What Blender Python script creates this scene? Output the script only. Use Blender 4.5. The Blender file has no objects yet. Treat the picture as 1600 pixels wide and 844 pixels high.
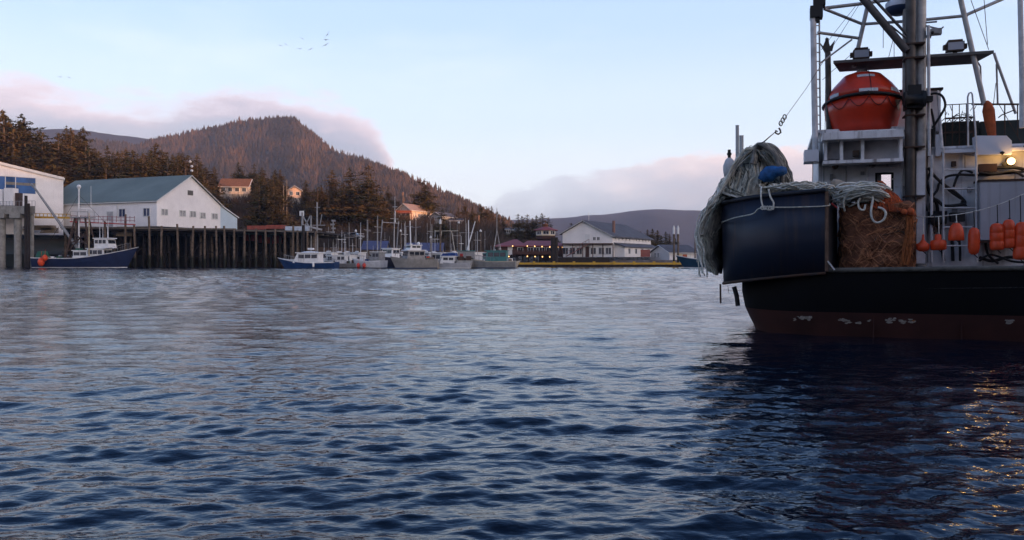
import bpy, math, random
import numpy as np
from mathutils import Vector, Matrix, noise as mnoise
R = math.radians
sc = bpy.context.scene
col = sc.collection
F_PX, HOR, CX = 1250.0, 404.0, 800.0      # photograph is 1600 x 844
CAMH = 1.6
# ------------------------------------------------------------------ camera
cd = bpy.data.cameras.new('camera'); cam = bpy.data.objects.new('camera', cd); col.objects.link(cam)
cam.location = (0, 0, CAMH); cam.rotation_euler = (R(90), 0, 0)
cd.sensor_width = 36.0; cd.lens = 36.0 * F_PX / 1600.0
cd.shift_y = -18.0 / 1600.0
cd.clip_start = 0.1; cd.clip_end = 20000
sc.camera = cam
# ------------------------------------------------------------------ world
SUN_EL = 5.0
SUN_H = Vector((0.85, -0.527, 0)).normalized()        # horizontal direction towards the sun
w = bpy.data.worlds.new('World'); sc.world = w; w.use_nodes = True
nt = w.node_tree; N = nt.nodes; Lk = nt.links; N.clear()
def wn(t, **k):
    n = N.new(t)
    for a, b in k.items(): setattr(n, a, b)
    return n
def wmath(op, a, b=None, c=None, clamp=False):
    n = wn('ShaderNodeMath', operation=op); n.use_clamp = clamp
    for i, v in enumerate((a, b, c)):
        if v is None: continue
        if isinstance(v, (int, float)): n.inputs[i].default_value = v
        else: Lk.new(v, n.inputs[i])
    return n.outputs[0]
def wmix(f, a, b):
    n = wn('ShaderNodeMix', data_type='RGBA')
    for i, v in ((0, f), (6, a), (7, b)):
        if isinstance(v, (int, float)): n.inputs[i].default_value = v
        elif isinstance(v, tuple): n.inputs[i].default_value = (*v, 1)
        else: Lk.new(v, n.inputs[i])
    return n.outputs[2]
def wmap(v, a, b, c=0.0, d=1.0, smooth=True):
    n = wn('ShaderNodeMapRange'); n.interpolation_type = 'SMOOTHSTEP' if smooth else 'LINEAR'
    Lk.new(v, n.inputs[0])
    for i, q in enumerate((a, b, c, d)): n.inputs[i + 1].default_value = q
    return n.outputs[0]
tc = wn('ShaderNodeTexCoord'); sep = wn('ShaderNodeSeparateXYZ'); Lk.new(tc.outputs['Generated'], sep.inputs[0])
X_, Y_, Z_ = sep.outputs
az = wmath('ARCTAN2', X_, Y_)
hyp = wmath('SQRT', wmath('ADD', wmath('MULTIPLY', X_, X_), wmath('MULTIPLY', Y_, Y_)))
el = wmath('DIVIDE', Z_, wmath('MAXIMUM', hyp, 0.02))       # tangent of elevation
sky = wn('ShaderNodeTexSky'); sky.sky_type = 'NISHITA'; sky.sun_disc = False
sky.sun_elevation = R(SUN_EL); sky.sun_rotation = math.atan2(SUN_H.x, SUN_H.y)
sky.altitude = 0; sky.air_density = 1.0; sky.dust_density = 1.2; sky.ozone_density = 1.5
# clear twilight air: the physical sky plus the pale glow of high thin cirrus
ramp = wn('ShaderNodeValToRGB'); cr = ramp.color_ramp; cr.interpolation = 'EASE'
stops = [(0.0, (0.66, 0.69, 0.76)), (0.09, (0.66, 0.705, 0.79)), (0.18, (0.54, 0.63, 0.78)), (0.29, (0.41, 0.54, 0.77)), (0.40, (0.16, 0.32, 0.66)), (0.60, (0.055, 0.15, 0.40)), (1.0, (0.022, 0.062, 0.17))]
while len(cr.elements) < len(stops): cr.elements.new(0.5)
for e, (p, c) in zip(cr.elements, stops): e.position = p; e.color = (*c, 1)
Lk.new(wmath('MULTIPLY', Z_, 1.0), ramp.inputs[0])
base = ramp.outputs[0]
# far from the sun's side (behind the camera to the left) the sky is duskier
def dirdot(v):
    return wmath('DIVIDE', wmath('ADD', wmath('MULTIPLY', X_, v[0]), wmath('MULTIPLY', Y_, v[1])), wmath('MAXIMUM', hyp, 0.02))
back = wmap(dirdot((0, -1)), -0.2, 0.9)
base = wmix(wmath('MULTIPLY', back, 0.30), base, (0.16, 0.18, 0.25))
sunside = wmath('MULTIPLY', wmap(dirdot((SUN_H.x, SUN_H.y)), 0.0, 0.95), wmap(el, 0.9, 0.05))
base = wmix(wmath('MULTIPLY', sunside, 0.75), base, (2.6, 2.05, 1.85))
# cloud banks: top edge as a function of azimuth
def pix2(px, py):
    k = (px - CX) / F_PX; a = math.atan(k)
    return a, (HOR - py) / F_PX * math.cos(a)
AZ0, AZ1 = R(-60), R(60)
def edge_curve(pts, emax):
    n = wn('ShaderNodeFloatCurve')
    Lk.new(wmap(az, AZ0, AZ1, smooth=False), n.inputs[1]); n.inputs[0].default_value = 1
    cu = n.mapping.curves[0]; n.mapping.use_clip = False
    P_ = []
    for px, py in pts:
        a, e = pix2(px, py); P_.append(((a - AZ0) / (AZ1 - AZ0), e / emax))
    cu.points[0].location = P_[0]; cu.points[1].location = P_[-1]
    for p in P_[1:-1]: cu.points.new(*p)
    n.mapping.update()
    return wmath('MULTIPLY', n.outputs[0], emax)
nz = wn('ShaderNodeTexNoise'); nz.inputs['Scale'].default_value = 1.0; nz.inputs['Detail'].default_value = 9; nz.inputs['Roughness'].default_value = 0.6
cmb = wn('ShaderNodeCombineXYZ'); Lk.new(wmath('MULTIPLY', az, 15.0), cmb.inputs[0]); Lk.new(wmath('MULTIPLY', el, 40.0), cmb.inputs[1]); cmb.inputs[2].default_value = 5.1
Lk.new(cmb.outputs[0], nz.inputs['Vector'])
nz2 = wn('ShaderNodeTexNoise'); nz2.inputs['Scale'].default_value = 1.0; nz2.inputs['Detail'].default_value = 4
cmb2 = wn('ShaderNodeCombineXYZ'); Lk.new(wmath('MULTIPLY', az, 4.0), cmb2.inputs[0]); Lk.new(wmath('MULTIPLY', el, 14.0), cmb2.inputs[1]); cmb2.inputs[2].default_value = 8.1
Lk.new(cmb2.outputs[0], nz2.inputs['Vector'])
nn = wmath('SUBTRACT', nz.outputs['Fac'], 0.5); nn2 = wmath('SUBTRACT', nz2.outputs['Fac'], 0.5)
def cloud(base, pts, softness, amp, hi, lo, thick, pinkw, opac=0.95):
    top = edge_curve(pts, 0.5)
    d = wmath('SUBTRACT', wmath('ADD', top, wmath('MULTIPLY', nn, amp)), el)        # depth below the edge
    m = wmap(d, 0.0, softness)
    tone = wmap(wmath('ADD', d, wmath('MULTIPLY', nn2, 0.06)), 0.0, thick)
    c = wmix(tone, hi, lo)
    c = wmix(wmath('MULTIPLY', wmap(nz.outputs['Fac'], 0.35, 0.7), 0.25), c, pinkw)
    return wmix(wmath('MULTIPLY', m, opac), base, c)
# far right bank, then the pink bank over the mountain
base = cloud(base, [(-900, 380), (560, 360), (700, 322), (740, 304), (800, 288), (850, 284), (880, 264), (960, 256), (1040, 240), (1150, 226), (1280, 222), (1500, 235), (2300, 300)],
             0.016, 0.075, wmix(wmap(az, 0.02, 0.26), (0.52, 0.55, 0.66), (0.80, 0.60, 0.60)), wmix(wmap(az, 0.10, 0.40), (0.25, 0.29, 0.42), (0.36, 0.32, 0.40)), 0.068, wmix(wmap(az, 0.1, 0.3), (0.56, 0.57, 0.67), (0.76, 0.60, 0.62)), 0.95)
base = cloud(base, [(-900, 90), (-100, 100), (0, 106), (90, 118), (180, 140), (240, 146), (300, 134), (370, 126), (450, 132), (510, 145), (560, 160), (590, 185), (612, 240), (640, 340), (700, 520), (2300, 700)],
             0.034, 0.080, (0.74, 0.52, 0.55), (0.25, 0.25, 0.36), 0.060, (0.70, 0.53, 0.57), 0.95)
wisp = wmath('MULTIPLY', wmath('MULTIPLY', wmap(nn2, 0.02, 0.3), wmap(el, 0.02, 0.2)), 0.16)
base = wmix(wisp, base, (0.95, 0.90, 0.94))
bg1 = wn('ShaderNodeBackground'); Lk.new(sky.outputs[0], bg1.inputs[0]); bg1.inputs[1].default_value = 0.05
bg2 = wn('ShaderNodeBackground'); Lk.new(base, bg2.inputs[0]); bg2.inputs[1].default_value = 1.0
ad = wn('ShaderNodeAddShader'); Lk.new(bg1.outputs[0], ad.inputs[0]); Lk.new(bg2.outputs[0], ad.inputs[1])
wo = wn('ShaderNodeOutputWorld'); Lk.new(ad.outputs[0], wo.inputs[0])
# ------------------------------------------------------------------ sun (low, warm, from behind right)
sl = bpy.data.lights.new('sun', 'SUN'); sun = bpy.data.objects.new('sun', sl); col.objects.link(sun)
sl.energy = 3.8; sl.angle = R(0.8); sl.color = (1.0, 0.47, 0.20)
sd = Vector((SUN_H.x * math.cos(R(SUN_EL)), SUN_H.y * math.cos(R(SUN_EL)), math.sin(R(SUN_EL))))
sun.rotation_euler = sd.to_track_quat('Z', 'Y').to_euler(); sun.location = (60, -40, 60)
vs = sc.view_settings; vs.view_transform = 'Standard'; vs.look = 'None'; vs.gamma = 1; vs.use_curve_mapping = False; vs.exposure = 0.47
cy = sc.cycles
cy.use_denoising = True
try: cy.denoiser = 'OPENIMAGEDENOISE'
except Exception: pass
cy.max_bounces = 6; cy.diffuse_bounces = 2; cy.glossy_bounces = 3; cy.transmission_bounces = 3; cy.volume_bounces = 1; cy.transparent_max_bounces = 6
cy.caustics_reflective = False; cy.caustics_refractive = False; cy.sample_clamp_indirect = 6
# ------------------------------------------------------------------ helpers
def P(px, py, Y):
    return Vector(((px - CX) / F_PX * Y, Y, CAMH + (HOR - py) / F_PX * Y))
def lerp(a, b, t): return a + (b - a) * t
MATS = {}
def tide(m):
    t = m.node_tree; b = t.nodes['Principled BSDF']; src = b.inputs['Base Color'].links[0].from_socket
    co = t.nodes.new('ShaderNodeTexCoord').outputs['Object']; sx = t.nodes.new('ShaderNodeSeparateXYZ'); t.links.new(co, sx.inputs[0])
    n = t.nodes.new('ShaderNodeTexNoise'); n.inputs['Scale'].default_value = .8; t.links.new(co, n.inputs['Vector'])
    a = t.nodes.new('ShaderNodeMath'); a.operation = 'MULTIPLY_ADD'; a.inputs[1].default_value = 2.4; t.links.new(n.outputs['Fac'], a.inputs[0]); t.links.new(sx.outputs[2], a.inputs[2])
    r_ = t.nodes.new('ShaderNodeMapRange'); r_.inputs[1].default_value = 2.6; r_.inputs[2].default_value = 3.6; t.links.new(a.outputs[0], r_.inputs[0])
    mx = t.nodes.new('ShaderNodeMix'); mx.data_type = 'RGBA'; t.links.new(r_.outputs[0], mx.inputs[0]); mx.inputs[6].default_value = (.018, .020, .012, 1); t.links.new(src, mx.inputs[7]); t.links.new(mx.outputs[2], b.inputs['Base Color'])
def mat(name, c, rough=0.7, metal=0.0, var=0.25, scale=1.5, bump=0.0, bscale=None, c2=None, kind=None, kscale=1.0, spec=0.4, streak=0.0, emit=None):
    if name in MATS: return MATS[name]
    m = bpy.data.materials.new(name); m.use_nodes = True; t = m.node_tree; b = t.nodes['Principled BSDF']
    b.inputs['Roughness'].default_value = rough; b.inputs['Metallic'].default_value = metal
    b.inputs['Specular IOR Level'].default_value = spec
    co = t.nodes.new('ShaderNodeTexCoord').outputs['Object']
    n = t.nodes.new('ShaderNodeTexNoise'); n.inputs['Scale'].default_value = scale; n.inputs['Detail'].default_value = 5; n.inputs['Roughness'].default_value = 0.6
    t.links.new(co, n.inputs['Vector'])
    mx = t.nodes.new('ShaderNodeMix'); mx.data_type = 'RGBA'
    rp = t.nodes.new('ShaderNodeMapRange'); rp.inputs[1].default_value = 0.35; rp.inputs[2].default_value = 0.68
    t.links.new(n.outputs['Fac'], rp.inputs[0]); t.links.new(rp.outputs[0], mx.inputs[0])
    if c2 is None: c2 = tuple(max(0.0, q * (1 - var)) for q in c); c = tuple(q * (1 + var * 0.35) for q in c)
    mx.inputs[6].default_value = (*c, 1); mx.inputs[7].default_value = (*c2, 1)
    out = mx.outputs[2]
    hgt = None
    if streak:                                  # vertical dirt and rust runs
        mp = t.nodes.new('ShaderNodeMapping'); mp.inputs['Scale'].default_value = (6, 6, 0.5); t.links.new(co, mp.inputs[0])
        n3 = t.nodes.new('ShaderNodeTexNoise'); n3.inputs['Scale'].default_value = 1.3; n3.inputs['Detail'].default_value = 6; t.links.new(mp.outputs[0], n3.inputs['Vector'])
        r3 = t.nodes.new('ShaderNodeMapRange'); r3.inputs[1].default_value = 0.56; r3.inputs[2].default_value = 0.74; r3.inputs[4].default_value = streak; t.links.new(n3.outputs['Fac'], r3.inputs[0])
        m3 = t.nodes.new('ShaderNodeMix'); m3.data_type = 'RGBA'; t.links.new(r3.outputs[0], m3.inputs[0]); t.links.new(out, m3.inputs[6]); m3.inputs[7].default_value = (0.13, 0.075, 0.045, 1)
        out = m3.outputs[2]
    if kind:                                    # 'x','y','z' banding: siding, ribs, planks
        wv = t.nodes.new('ShaderNodeTexWave'); wv.bands_direction = kind.upper(); wv.wave_profile = 'SAW' if kind == 'z' else 'SIN'
        wv.inputs['Scale'].default_value = kscale; wv.inputs['Distortion'].default_value = 0.15; wv.inputs['Detail'].default_value = 1
        t.links.new(co, wv.inputs['Vector']); hgt = wv.outputs['Fac']
    elif bump:
        n2 = t.nodes.new('ShaderNodeTexNoise'); n2.inputs['Scale'].default_value = bscale or scale * 6; n2.inputs['Detail'].default_value = 4
        t.links.new(co, n2.inputs['Vector']); hgt = n2.outputs['Fac']
    if hgt is not None:
        bp = t.nodes.new('ShaderNodeBump'); bp.inputs['Strength'].default_value = bump or 0.4; bp.inputs['Distance'].default_value = 0.04
        t.links.new(hgt, bp.inputs['Height']); t.links.new(bp.outputs[0], b.inputs['Normal'])
    t.links.new(out, b.inputs['Base Color'])
    if emit: b.inputs['Emission Color'].default_value = (*emit[0], 1); b.inputs['Emission Strength'].default_value = emit[1]
    MATS[name] = m; return m
class MB:
    """collects world-space geometry; build() links it as one mesh object"""
    def __init__(s): s.v = []; s.f = []; s.m = []; s.sm = []
    def add(s, vs, fs, mi=0, smooth=False):
        o = len(s.v); s.v += [Vector(q) for q in vs]
        for f in fs: s.f.append(tuple(i + o for i in f)); s.m.append(mi); s.sm.append(smooth)
    def box(s, c, size, rz=0.0, mi=0, M=None):
        M = M or Matrix.Rotation(rz, 3, 'Z'); hx, hy, hz = size[0] / 2, size[1] / 2, size[2] / 2
        vs = [Vector(c) + M @ Vector((x, y, z)) for z in (-hz, hz) for y in (-hy, hy) for x in (-hx, hx)]
        s.add(vs, [(0, 2, 3, 1), (4, 5, 7, 6), (0, 1, 5, 4), (2, 6, 7, 3), (0, 4, 6, 2), (1, 3, 7, 5)], mi); return s
    def frame8(s, b4, t4, mi=0):                  # hexahedron from bottom and top quads
        s.add(list(b4) + list(t4), [(3, 2, 1, 0), (4, 5, 6, 7), (0, 1, 5, 4), (1, 2, 6, 5), (2, 3, 7, 6), (3, 0, 4, 7)], mi); return s
    def bar(s, a, b, w_, h_=None, mi=0):
        a = Vector(a); b = Vector(b); h_ = h_ or w_; d = (b - a); L = d.length
        if L < 1e-6: return s
        q = d.to_track_quat('Z', 'X').to_matrix(); s.box((a + b) / 2, (w_, h_, L), M=q, mi=mi); return s
    def tube(s, pts, r, n=6, mi=0, r2=None, cap=True):
        pts = [Vector(p) for p in pts]; k = len(pts); vs = []
        prev = None
        for i, p in enumerate(pts):
            d = (pts[min(i + 1, k - 1)] - pts[max(i - 1, 0)])
            if d.length < 1e-9: d = Vector((0, 0, 1))
            d.normalize()
            if prev is None: u = d.orthogonal().normalized()
            else:
                u = prev - d * prev.dot(d)
                u = u.normalized() if u.length > 1e-6 else d.orthogonal().normalized()
            prev = u; v = d.cross(u); rr = r if r2 is None else lerp(r, r2, i / max(1, k - 1))
            for j in range(n):
                a = 2 * math.pi * j / n; vs.append(p + (u * math.cos(a) + v * math.sin(a)) * rr)
        fs = [(i * n + j, i * n + (j + 1) % n, (i + 1) * n + (j + 1) % n, (i + 1) * n + j) for i in range(k - 1) for j in range(n)]
        s.add(vs, fs, mi, n > 4)
        if cap: s.add(vs[:n][::-1], [tuple(range(n))], mi); s.add(vs[-n:], [tuple(range(n))], mi)
        return s
    def lathe(s, c, prof, n=16, mi=0, M=None, sx=1, sy=1):   # prof: [(r,z)...] bottom to top
        c = Vector(c); M = M or Matrix.Identity(3); vs = []
        for r, z in prof:
            for j in range(n):
                a = 2 * math.pi * j / n; vs.append(c + M @ Vector((r * math.cos(a) * sx, r * math.sin(a) * sy, z)))
        k = len(prof)
        fs = [(i * n + j, i * n + (j + 1) % n, (i + 1) * n + (j + 1) % n, (i + 1) * n + j) for i in range(k - 1) for j in range(n)]
        s.add(vs, fs, mi, True)
        s.add(vs[:n][::-1], [tuple(range(n))], mi); s.add(vs[-n:], [tuple(range(n))], mi); return s
    def ball(s, c, r, n=10, mi=0, sz=1.0, M=None):
        pr = [(max(1e-3, r * math.sin(math.pi * i / n)), -r * math.cos(math.pi * i / n) * sz) for i in range(n + 1)]
        return s.lathe(c, pr, n + 2, mi, M)
    def prism(s, poly, vec, mi=0):               # polygon (list of world points) extruded by vec
        n = len(poly); vec = Vector(vec); a = [Vector(p) for p in poly]; b = [p + vec for p in a]
        s.add(a + b, [tuple(range(n))[::-1], tuple(range(n, 2 * n))] + [(i, (i + 1) % n, (i + 1) % n + n, i + n) for i in range(n)], mi); return s
    def build(s, name, mats, parent=None, loc=None):
        me = bpy.data.meshes.new(name); L = Vector(loc) if loc is not None else (ORIG[parent] if parent in ORIG else Vector((0, 0, 0)))
        me.from_pydata([tuple(q - L) for q in s.v], [], s.f)
        for m_ in (mats if isinstance(mats, (list, tuple)) else [mats]): me.materials.append(m_)
        me.polygons.foreach_set('material_index', s.m); me.polygons.foreach_set('use_smooth', s.sm); me.update()
        o = bpy.data.objects.new(name, me); col.objects.link(o)
        if parent is not None:
            o.parent = parent; ORIG[o] = L
        else:
            o.location = L; ORIG[o] = L
        return o
ORIG = {}
def tag(o, label=None, cat=None, group=None, kind=None):
    if label: o['label'] = label
    if cat: o['category'] = cat
    if group: o['group'] = group
    if kind: o['kind'] = kind
    return o
def thing(name, label, cat, loc=(0, 0, 0), group=None):
    o = bpy.data.objects.new(name, None); col.objects.link(o); o.location = loc; ORIG[o] = Vector(loc); o.empty_display_size = 0.3
    return tag(o, label, cat, group)
def children_of(o): return [c for c in bpy.data.objects if c.parent == o]
def interp(x, pts):
    if x <= pts[0][0]: return pts[0][1]
    for (a, b), (c, d) in zip(pts, pts[1:]):
        if x <= c: return b + (d - b) * (x - a) / (c - a)
    return pts[-1][1]
rnd = random.Random(7)
# palette
M_wood = mat('weathered_piling_wood', (0.165, 0.12, 0.085), 0.9, var=0.55, scale=2.5, bump=0.5); tide(M_wood)
M_wood2 = mat('dark_creosote_timber', (0.035, 0.026, 0.022), 0.9, var=0.5, scale=2)
M_plank = mat('grey_plank', (0.20, 0.17, 0.14), 0.85, var=0.4, scale=3)
M_conc = mat('stained_concrete', (0.33, 0.32, 0.29), 0.9, var=0.35, scale=1.2, streak=0.5)
M_white = mat('white_boat_paint', (0.82, 0.82, 0.81), 0.45, var=0.14, scale=1.5)
M_glass = mat('dark_window_glass', (0.02, 0.025, 0.035), 0.08, var=0.1, spec=0.8)
M_alu = mat('dull_aluminium', (0.34, 0.34, 0.35), 0.42, metal=0.75, var=0.25, scale=3)
M_alup = mat('grey_alloy_paint', (0.30, 0.30, 0.30), 0.5, metal=0.2, var=0.3, scale=2)
M_black = mat('black_rubber', (0.012, 0.012, 0.013), 0.6, var=0.3)
M_steel = mat('rusty_dark_steel', (0.05, 0.04, 0.036), 0.65, metal=0.4, var=0.4, scale=4, c2=(0.10, 0.05, 0.03))
M_orange = mat('orange_buoy_plastic', (0.80, 0.085, 0.022), 0.45, var=0.2, scale=5)
M_red = mat('red_paint', (0.42, 0.035, 0.03), 0.6, var=0.3)
M_yellow = mat('yellow_paint', (0.62, 0.36, 0.03), 0.6, var=0.25, scale=1)
# ------------------------------------------------------------------ water
def build_water():
    rng = np.random.default_rng(3)
    rows = [0.4, 1.0, 2.0, 3.0, 3.6]; r = 3.6
    while r < 165: r += min(0.30, max(0.006, 0.75 * r * r / 1280.0)); rows.append(r)
    dr0 = 1.0
    while r < 5200: dr0 *= 1.12; r += dr0; rows.append(r)
    rows = np.array(rows)
    a_in = np.linspace(R(-36), R(36), 860)
    a_out = np.linspace(R(36), R(324), 90)[1:-1]
    an = np.concatenate([a_in, a_out]); nc = len(an); nr = len(rows)
    Rg, Ag = np.meshgrid(rows, an, indexing='ij')
    X = Rg * np.sin(Ag); Y = Rg * np.cos(Ag); Z = np.zeros_like(X)
    sp = np.gradient(rows)[:, None] * np.ones_like(X)
    sp = np.where((np.abs(((Ag + math.pi) % (2 * math.pi)) - math.pi) > R(36.2)), np.maximum(sp, Rg * 0.06), sp)
    K = 90
    patch = 0.5 + 0.5 * np.sin(X * 0.11 + 1.3 * np.sin(Y * 0.05)) * np.sin(Y * 0.07 + X * 0.03)
    for i in range(K):
        lam = 0.09 * (1.7 / 0.09) ** ((i + rng.random()) / K)
        th = rng.normal(math.radians(95), 0.42); k = 2 * math.pi / lam
        slope = 0.0275 * (1.0 if lam > 0.2 else 0.85) * (1.0 if lam < 0.55 else 0.45)
        amp = slope / k
        fade = np.clip((lam / np.maximum(sp, 1e-3) - 2.0) / 2.5, 0, 1)
        ph = k * (X * math.cos(th) + Y * math.sin(th)) + rng.random() * 6.28
        ph = ph + 0.5 * np.sin(0.9 * X + 0.7 * Y + i)
        Z += amp * fade * np.sin(ph) * (0.75 + 0.5 * patch) * (1 + 0.55 * np.clip((Rg - 15) / 40, 0, 1) * (lam > 0.4) * (2.6 if lam > .7 else 1.5))
    Z += 0.10 * np.where(Z > 0, Z * Z / 0.03, 0)
    co = np.stack([X, Y, Z], -1).reshape(-1, 3)
    i = np.arange(nr - 1)[:, None] * nc; j = np.arange(nc)[None, :]; j2 = (j + 1) % nc
    q = np.stack([i + j, i + nc + j, i + nc + j2, i + j2], -1).reshape(-1, 4)
    q = q[:, ::-1]
    me = bpy.data.meshes.new('harbour_water'); me.vertices.add(len(co)); me.vertices.foreach_set('co', co.ravel())
    me.loops.add(q.size); me.loops.foreach_set('vertex_index', q.ravel().astype(np.int32))
    me.polygons.add(len(q)); me.polygons.foreach_set('loop_start', np.arange(0, q.size, 4, dtype=np.int32)); me.polygons.foreach_set('loop_total', np.full(len(q), 4, dtype=np.int32))
    me.polygons.foreach_set('use_smooth', np.ones(len(q), dtype=bool)); me.update(); me.validate()
    if me.polygons[1000].normal.z < 0: me.flip_normals()
    o = bpy.data.objects.new('harbour_water', me); col.objects.link(o)
    m = bpy.data.materials.new('sea_water'); m.use_nodes = True; t = m.node_tree; b = t.nodes['Principled BSDF']
    b.inputs['Base Color'].default_value = (0.0015, 0.0065, 0.017, 1); b.inputs['Roughness'].default_value = 0.055; b.inputs['IOR'].default_value = 1.333
    b.inputs['Specular IOR Level'].default_value = 0.5; b.inputs['Specular Tint'].default_value = (.82, .92, 1, 1)
    ge = t.nodes.new('ShaderNodeNewGeometry')
    def nzt(scale, sx, sy, det, rot=0.1, rough=0.55):
        mp = t.nodes.new('ShaderNodeMapping'); mp.inputs['Scale'].default_value = (sx, sy, 1); mp.inputs['Rotation'].default_value = (0, 0, rot); t.links.new(ge.outputs['Position'], mp.inputs[0])
        n = t.nodes.new('ShaderNodeTexNoise'); n.inputs['Scale'].default_value = scale; n.inputs['Detail'].default_value = det; n.inputs['Roughness'].default_value = rough; t.links.new(mp.outputs[0], n.inputs['Vector']); return n.outputs['Fac']
    def mth(op, a, b_):
        n = t.nodes.new('ShaderNodeMath'); n.operation = op
        for i_, v in enumerate((a, b_)):
            if isinstance(v, (int, float)): n.inputs[i_].default_value = v
            else: t.links.new(v, n.inputs[i_])
        return n.outputs[0]
    # distance from the middle of the basin's near float: far chop is carried by bump only
    sx = t.nodes.new('ShaderNodeSeparateXYZ'); t.links.new(ge.outputs['Position'], sx.inputs[0])
    far = t.nodes.new('ShaderNodeMapRange'); far.inputs[1].default_value = 8; far.inputs[2].default_value = 40; t.links.new(sx.outputs[1], far.inputs[0])
    big = nzt(1.0, 0.62, 1.5, 3, 0.08); small = nzt(5.5, 0.7, 1.3, 3, -0.15); gust = nzt(0.045, 0.5, 1.4, 2)
    gm = t.nodes.new('ShaderNodeMapRange'); gm.inputs[1].default_value = 0.35; gm.inputs[2].default_value = 0.65; gm.inputs[3].default_value = 0.55; gm.inputs[4].default_value = 1.25; t.links.new(gust, gm.inputs[0])
    h = mth('ADD', mth('MULTIPLY', mth('MULTIPLY', big, far.outputs[0]), 0.10), mth('MULTIPLY', small, 0.024))
    h = mth('MULTIPLY', h, gm.outputs[0])
    bp = t.nodes.new('ShaderNodeBump'); bp.inputs['Strength'].default_value = 1.0; bp.inputs['Distance'].default_value = 1.0; t.links.new(h, bp.inputs['Height']); t.links.new(bp.outputs[0], b.inputs['Normal'])
    me.materials.append(m); tag(o, kind='structure')
build_water()
# seabed under everything
mb = MB(); mb.add([(-5200, -5200, -6), (5200, -5200, -6), (5200, 5200, -6), (-5200, 5200, -6)], [(0, 1, 2, 3)])
tag(mb.build('seabed_ground', mat('seabed_mud', (0.03, 0.03, 0.025))), kind='structure')
# ------------------------------------------------------------------ terrain
def fan(name, pxs, dists, hfun, m, x0=0):
    vs = []; nr, nc = len(dists), len(pxs)
    for d in dists:
        for px in pxs: vs.append(Vector(((px - CX) / F_PX * d, d, hfun(px, d))))
    fs = [(i * nc + j, i * nc + j + 1, (i + 1) * nc + j + 1, (i + 1) * nc + j) for i in range(nr - 1) for j in range(nc - 1)]
    b = MB(); b.add(vs, fs, 0, True); return tag(b.build(name, m), kind='structure')
def fb(x, y, z=0.0, o=5): return mnoise.fractal(Vector((x, y, z)), 1.0, 2.0, o)
def sstep(a, b, x):
    t = max(0.0, min(1.0, (x - a) / (b - a))); return t * t * (3 - 2 * t)
# near wooded hillside behind the harbour
RIDGE = [(-500, 250), (-100, 258), (0, 262), (130, 272), (250, 290), (330, 296), (440, 300), (520, 306), (600, 322), (660, 336), (700, 344), (760, 354), (800, 366), (860, 384), (900, 392), (960, 397), (1060, 399), (1090, 406), (1130, 420), (1400, 430)]
SHORE = [(-500, 165), (440, 168), (480, 176), (760, 186), (800, 192), (1060, 185), (1120, 178)]
RD = 300.0
def ground(px, d):
    zr = CAMH + (HOR - interp(px, RIDGE)) / F_PX * RD
    s0 = interp(px, SHORE)
    edge = sstep(1120, 1060, px)
    lip = lerp(-1.0, 2.6 if px < 780 else 1.6, sstep(s0 - 4, s0 + 2, d)) * edge - 1.0 * (1 - edge)
    z = lip + max(0.0, zr - 2.0) * sstep(s0 + 6, RD, d) * edge
    if d > RD: z = lip + max(0, zr - 2.0) * lerp(1.0, 0.25, sstep(RD, 620, d)) * edge
    return z + 0.9 * fb(px * 0.02, d * 0.03) * sstep(s0 + 4, s0 + 30, d) * edge
M_hill = mat('hillside_scrub_ground', (0.075, 0.055, 0.038), 0.95, var=0.5, scale=0.15, c2=(0.035, 0.04, 0.02))
fan('near_hillside_terrain', [x for x in range(-500, 1181, 12)], [150 + 6 * i for i in range(30)] + [335 + 24 * i for i in range(14)], ground, M_hill)
# the steep mountain
MT = [(-400, 232), (0, 226), (130, 222), (185, 226), (215, 230), (240, 221), (290, 211), (340, 201), (380, 192), (420, 188), (440, 186), (460, 188), (474, 199), (490, 212), (502, 224), (520, 236), (560, 248), (600, 265), (640, 278), (680, 297), (720, 315), (760, 334), (790, 350), (830, 374), (880, 394), (960, 408), (1100, 420)]
def mtD(px): return interp(px, [(-400, 1750), (430, 1700), (560, 1350), (760, 900), (880, 760)])
def mount(px, d):
    D1 = mtD(px); D0 = D1 * 0.52
    zr = CAMH + (HOR - interp(px, MT)) / F_PX * D1
    t = (d - D0) / (D1 - D0)
    if t <= 1:
        s = max(0, t); prof = 0.25 * s + 0.75 * (s ** 1.35)
    else: prof = 1 - min(1.0, (t - 1) * 0.9)
    nzv = fb(px * 0.012, d * 0.004, 4.0) * 0.10 * math.sin(min(1, max(0, t)) * math.pi)
    return -4 + (zr + 4) * max(0, prof + nzv)
def fan2(name, pxs, ts, hfun, Dfun, m):
    vs = []; nc = len(pxs); nr = len(ts)
    for t in ts:
        for px in pxs:
            d = Dfun(px) * t; vs.append(Vector(((px - CX) / F_PX * d, d, hfun(px, d))))
    fs = [(i * nc + j, i * nc + j + 1, (i + 1) * nc + j + 1, (i + 1) * nc + j) for i in range(nr - 1) for j in range(nc - 1)]
    b = MB(); b.add(vs, fs, 0, True); return tag(b.build(name, m), kind='structure')
M_mtn = mat('forest_floor_slope', (0.055, 0.040, 0.028), 0.95, var=0.5, scale=0.02, c2=(0.022, 0.026, 0.018))
fan2('mountain_terrain', [x for x in range(-400, 1101, 10)], [0.50 + 0.0208 * i for i in range(25)] + [1.03, 1.08, 1.15, 1.25, 1.4], mount, mtD, M_mtn)
M_far = mat('distant_forest_slope', (0.018, 0.022, 0.030), 0.95, var=0.4, scale=0.01, bump=0.8, bscale=0.05)
FR = [(-300, 200), (0, 205), (110, 206), (180, 214), (250, 222), (330, 240), (420, 300), (560, 345), (640, 352), (740, 349), (820, 345), (880, 341), (940, 337), (985, 331), (1030, 328), (1060, 329), (1100, 332), (1180, 334), (1300, 330), (1500, 322), (1800, 330), (2200, 350)]
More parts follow.
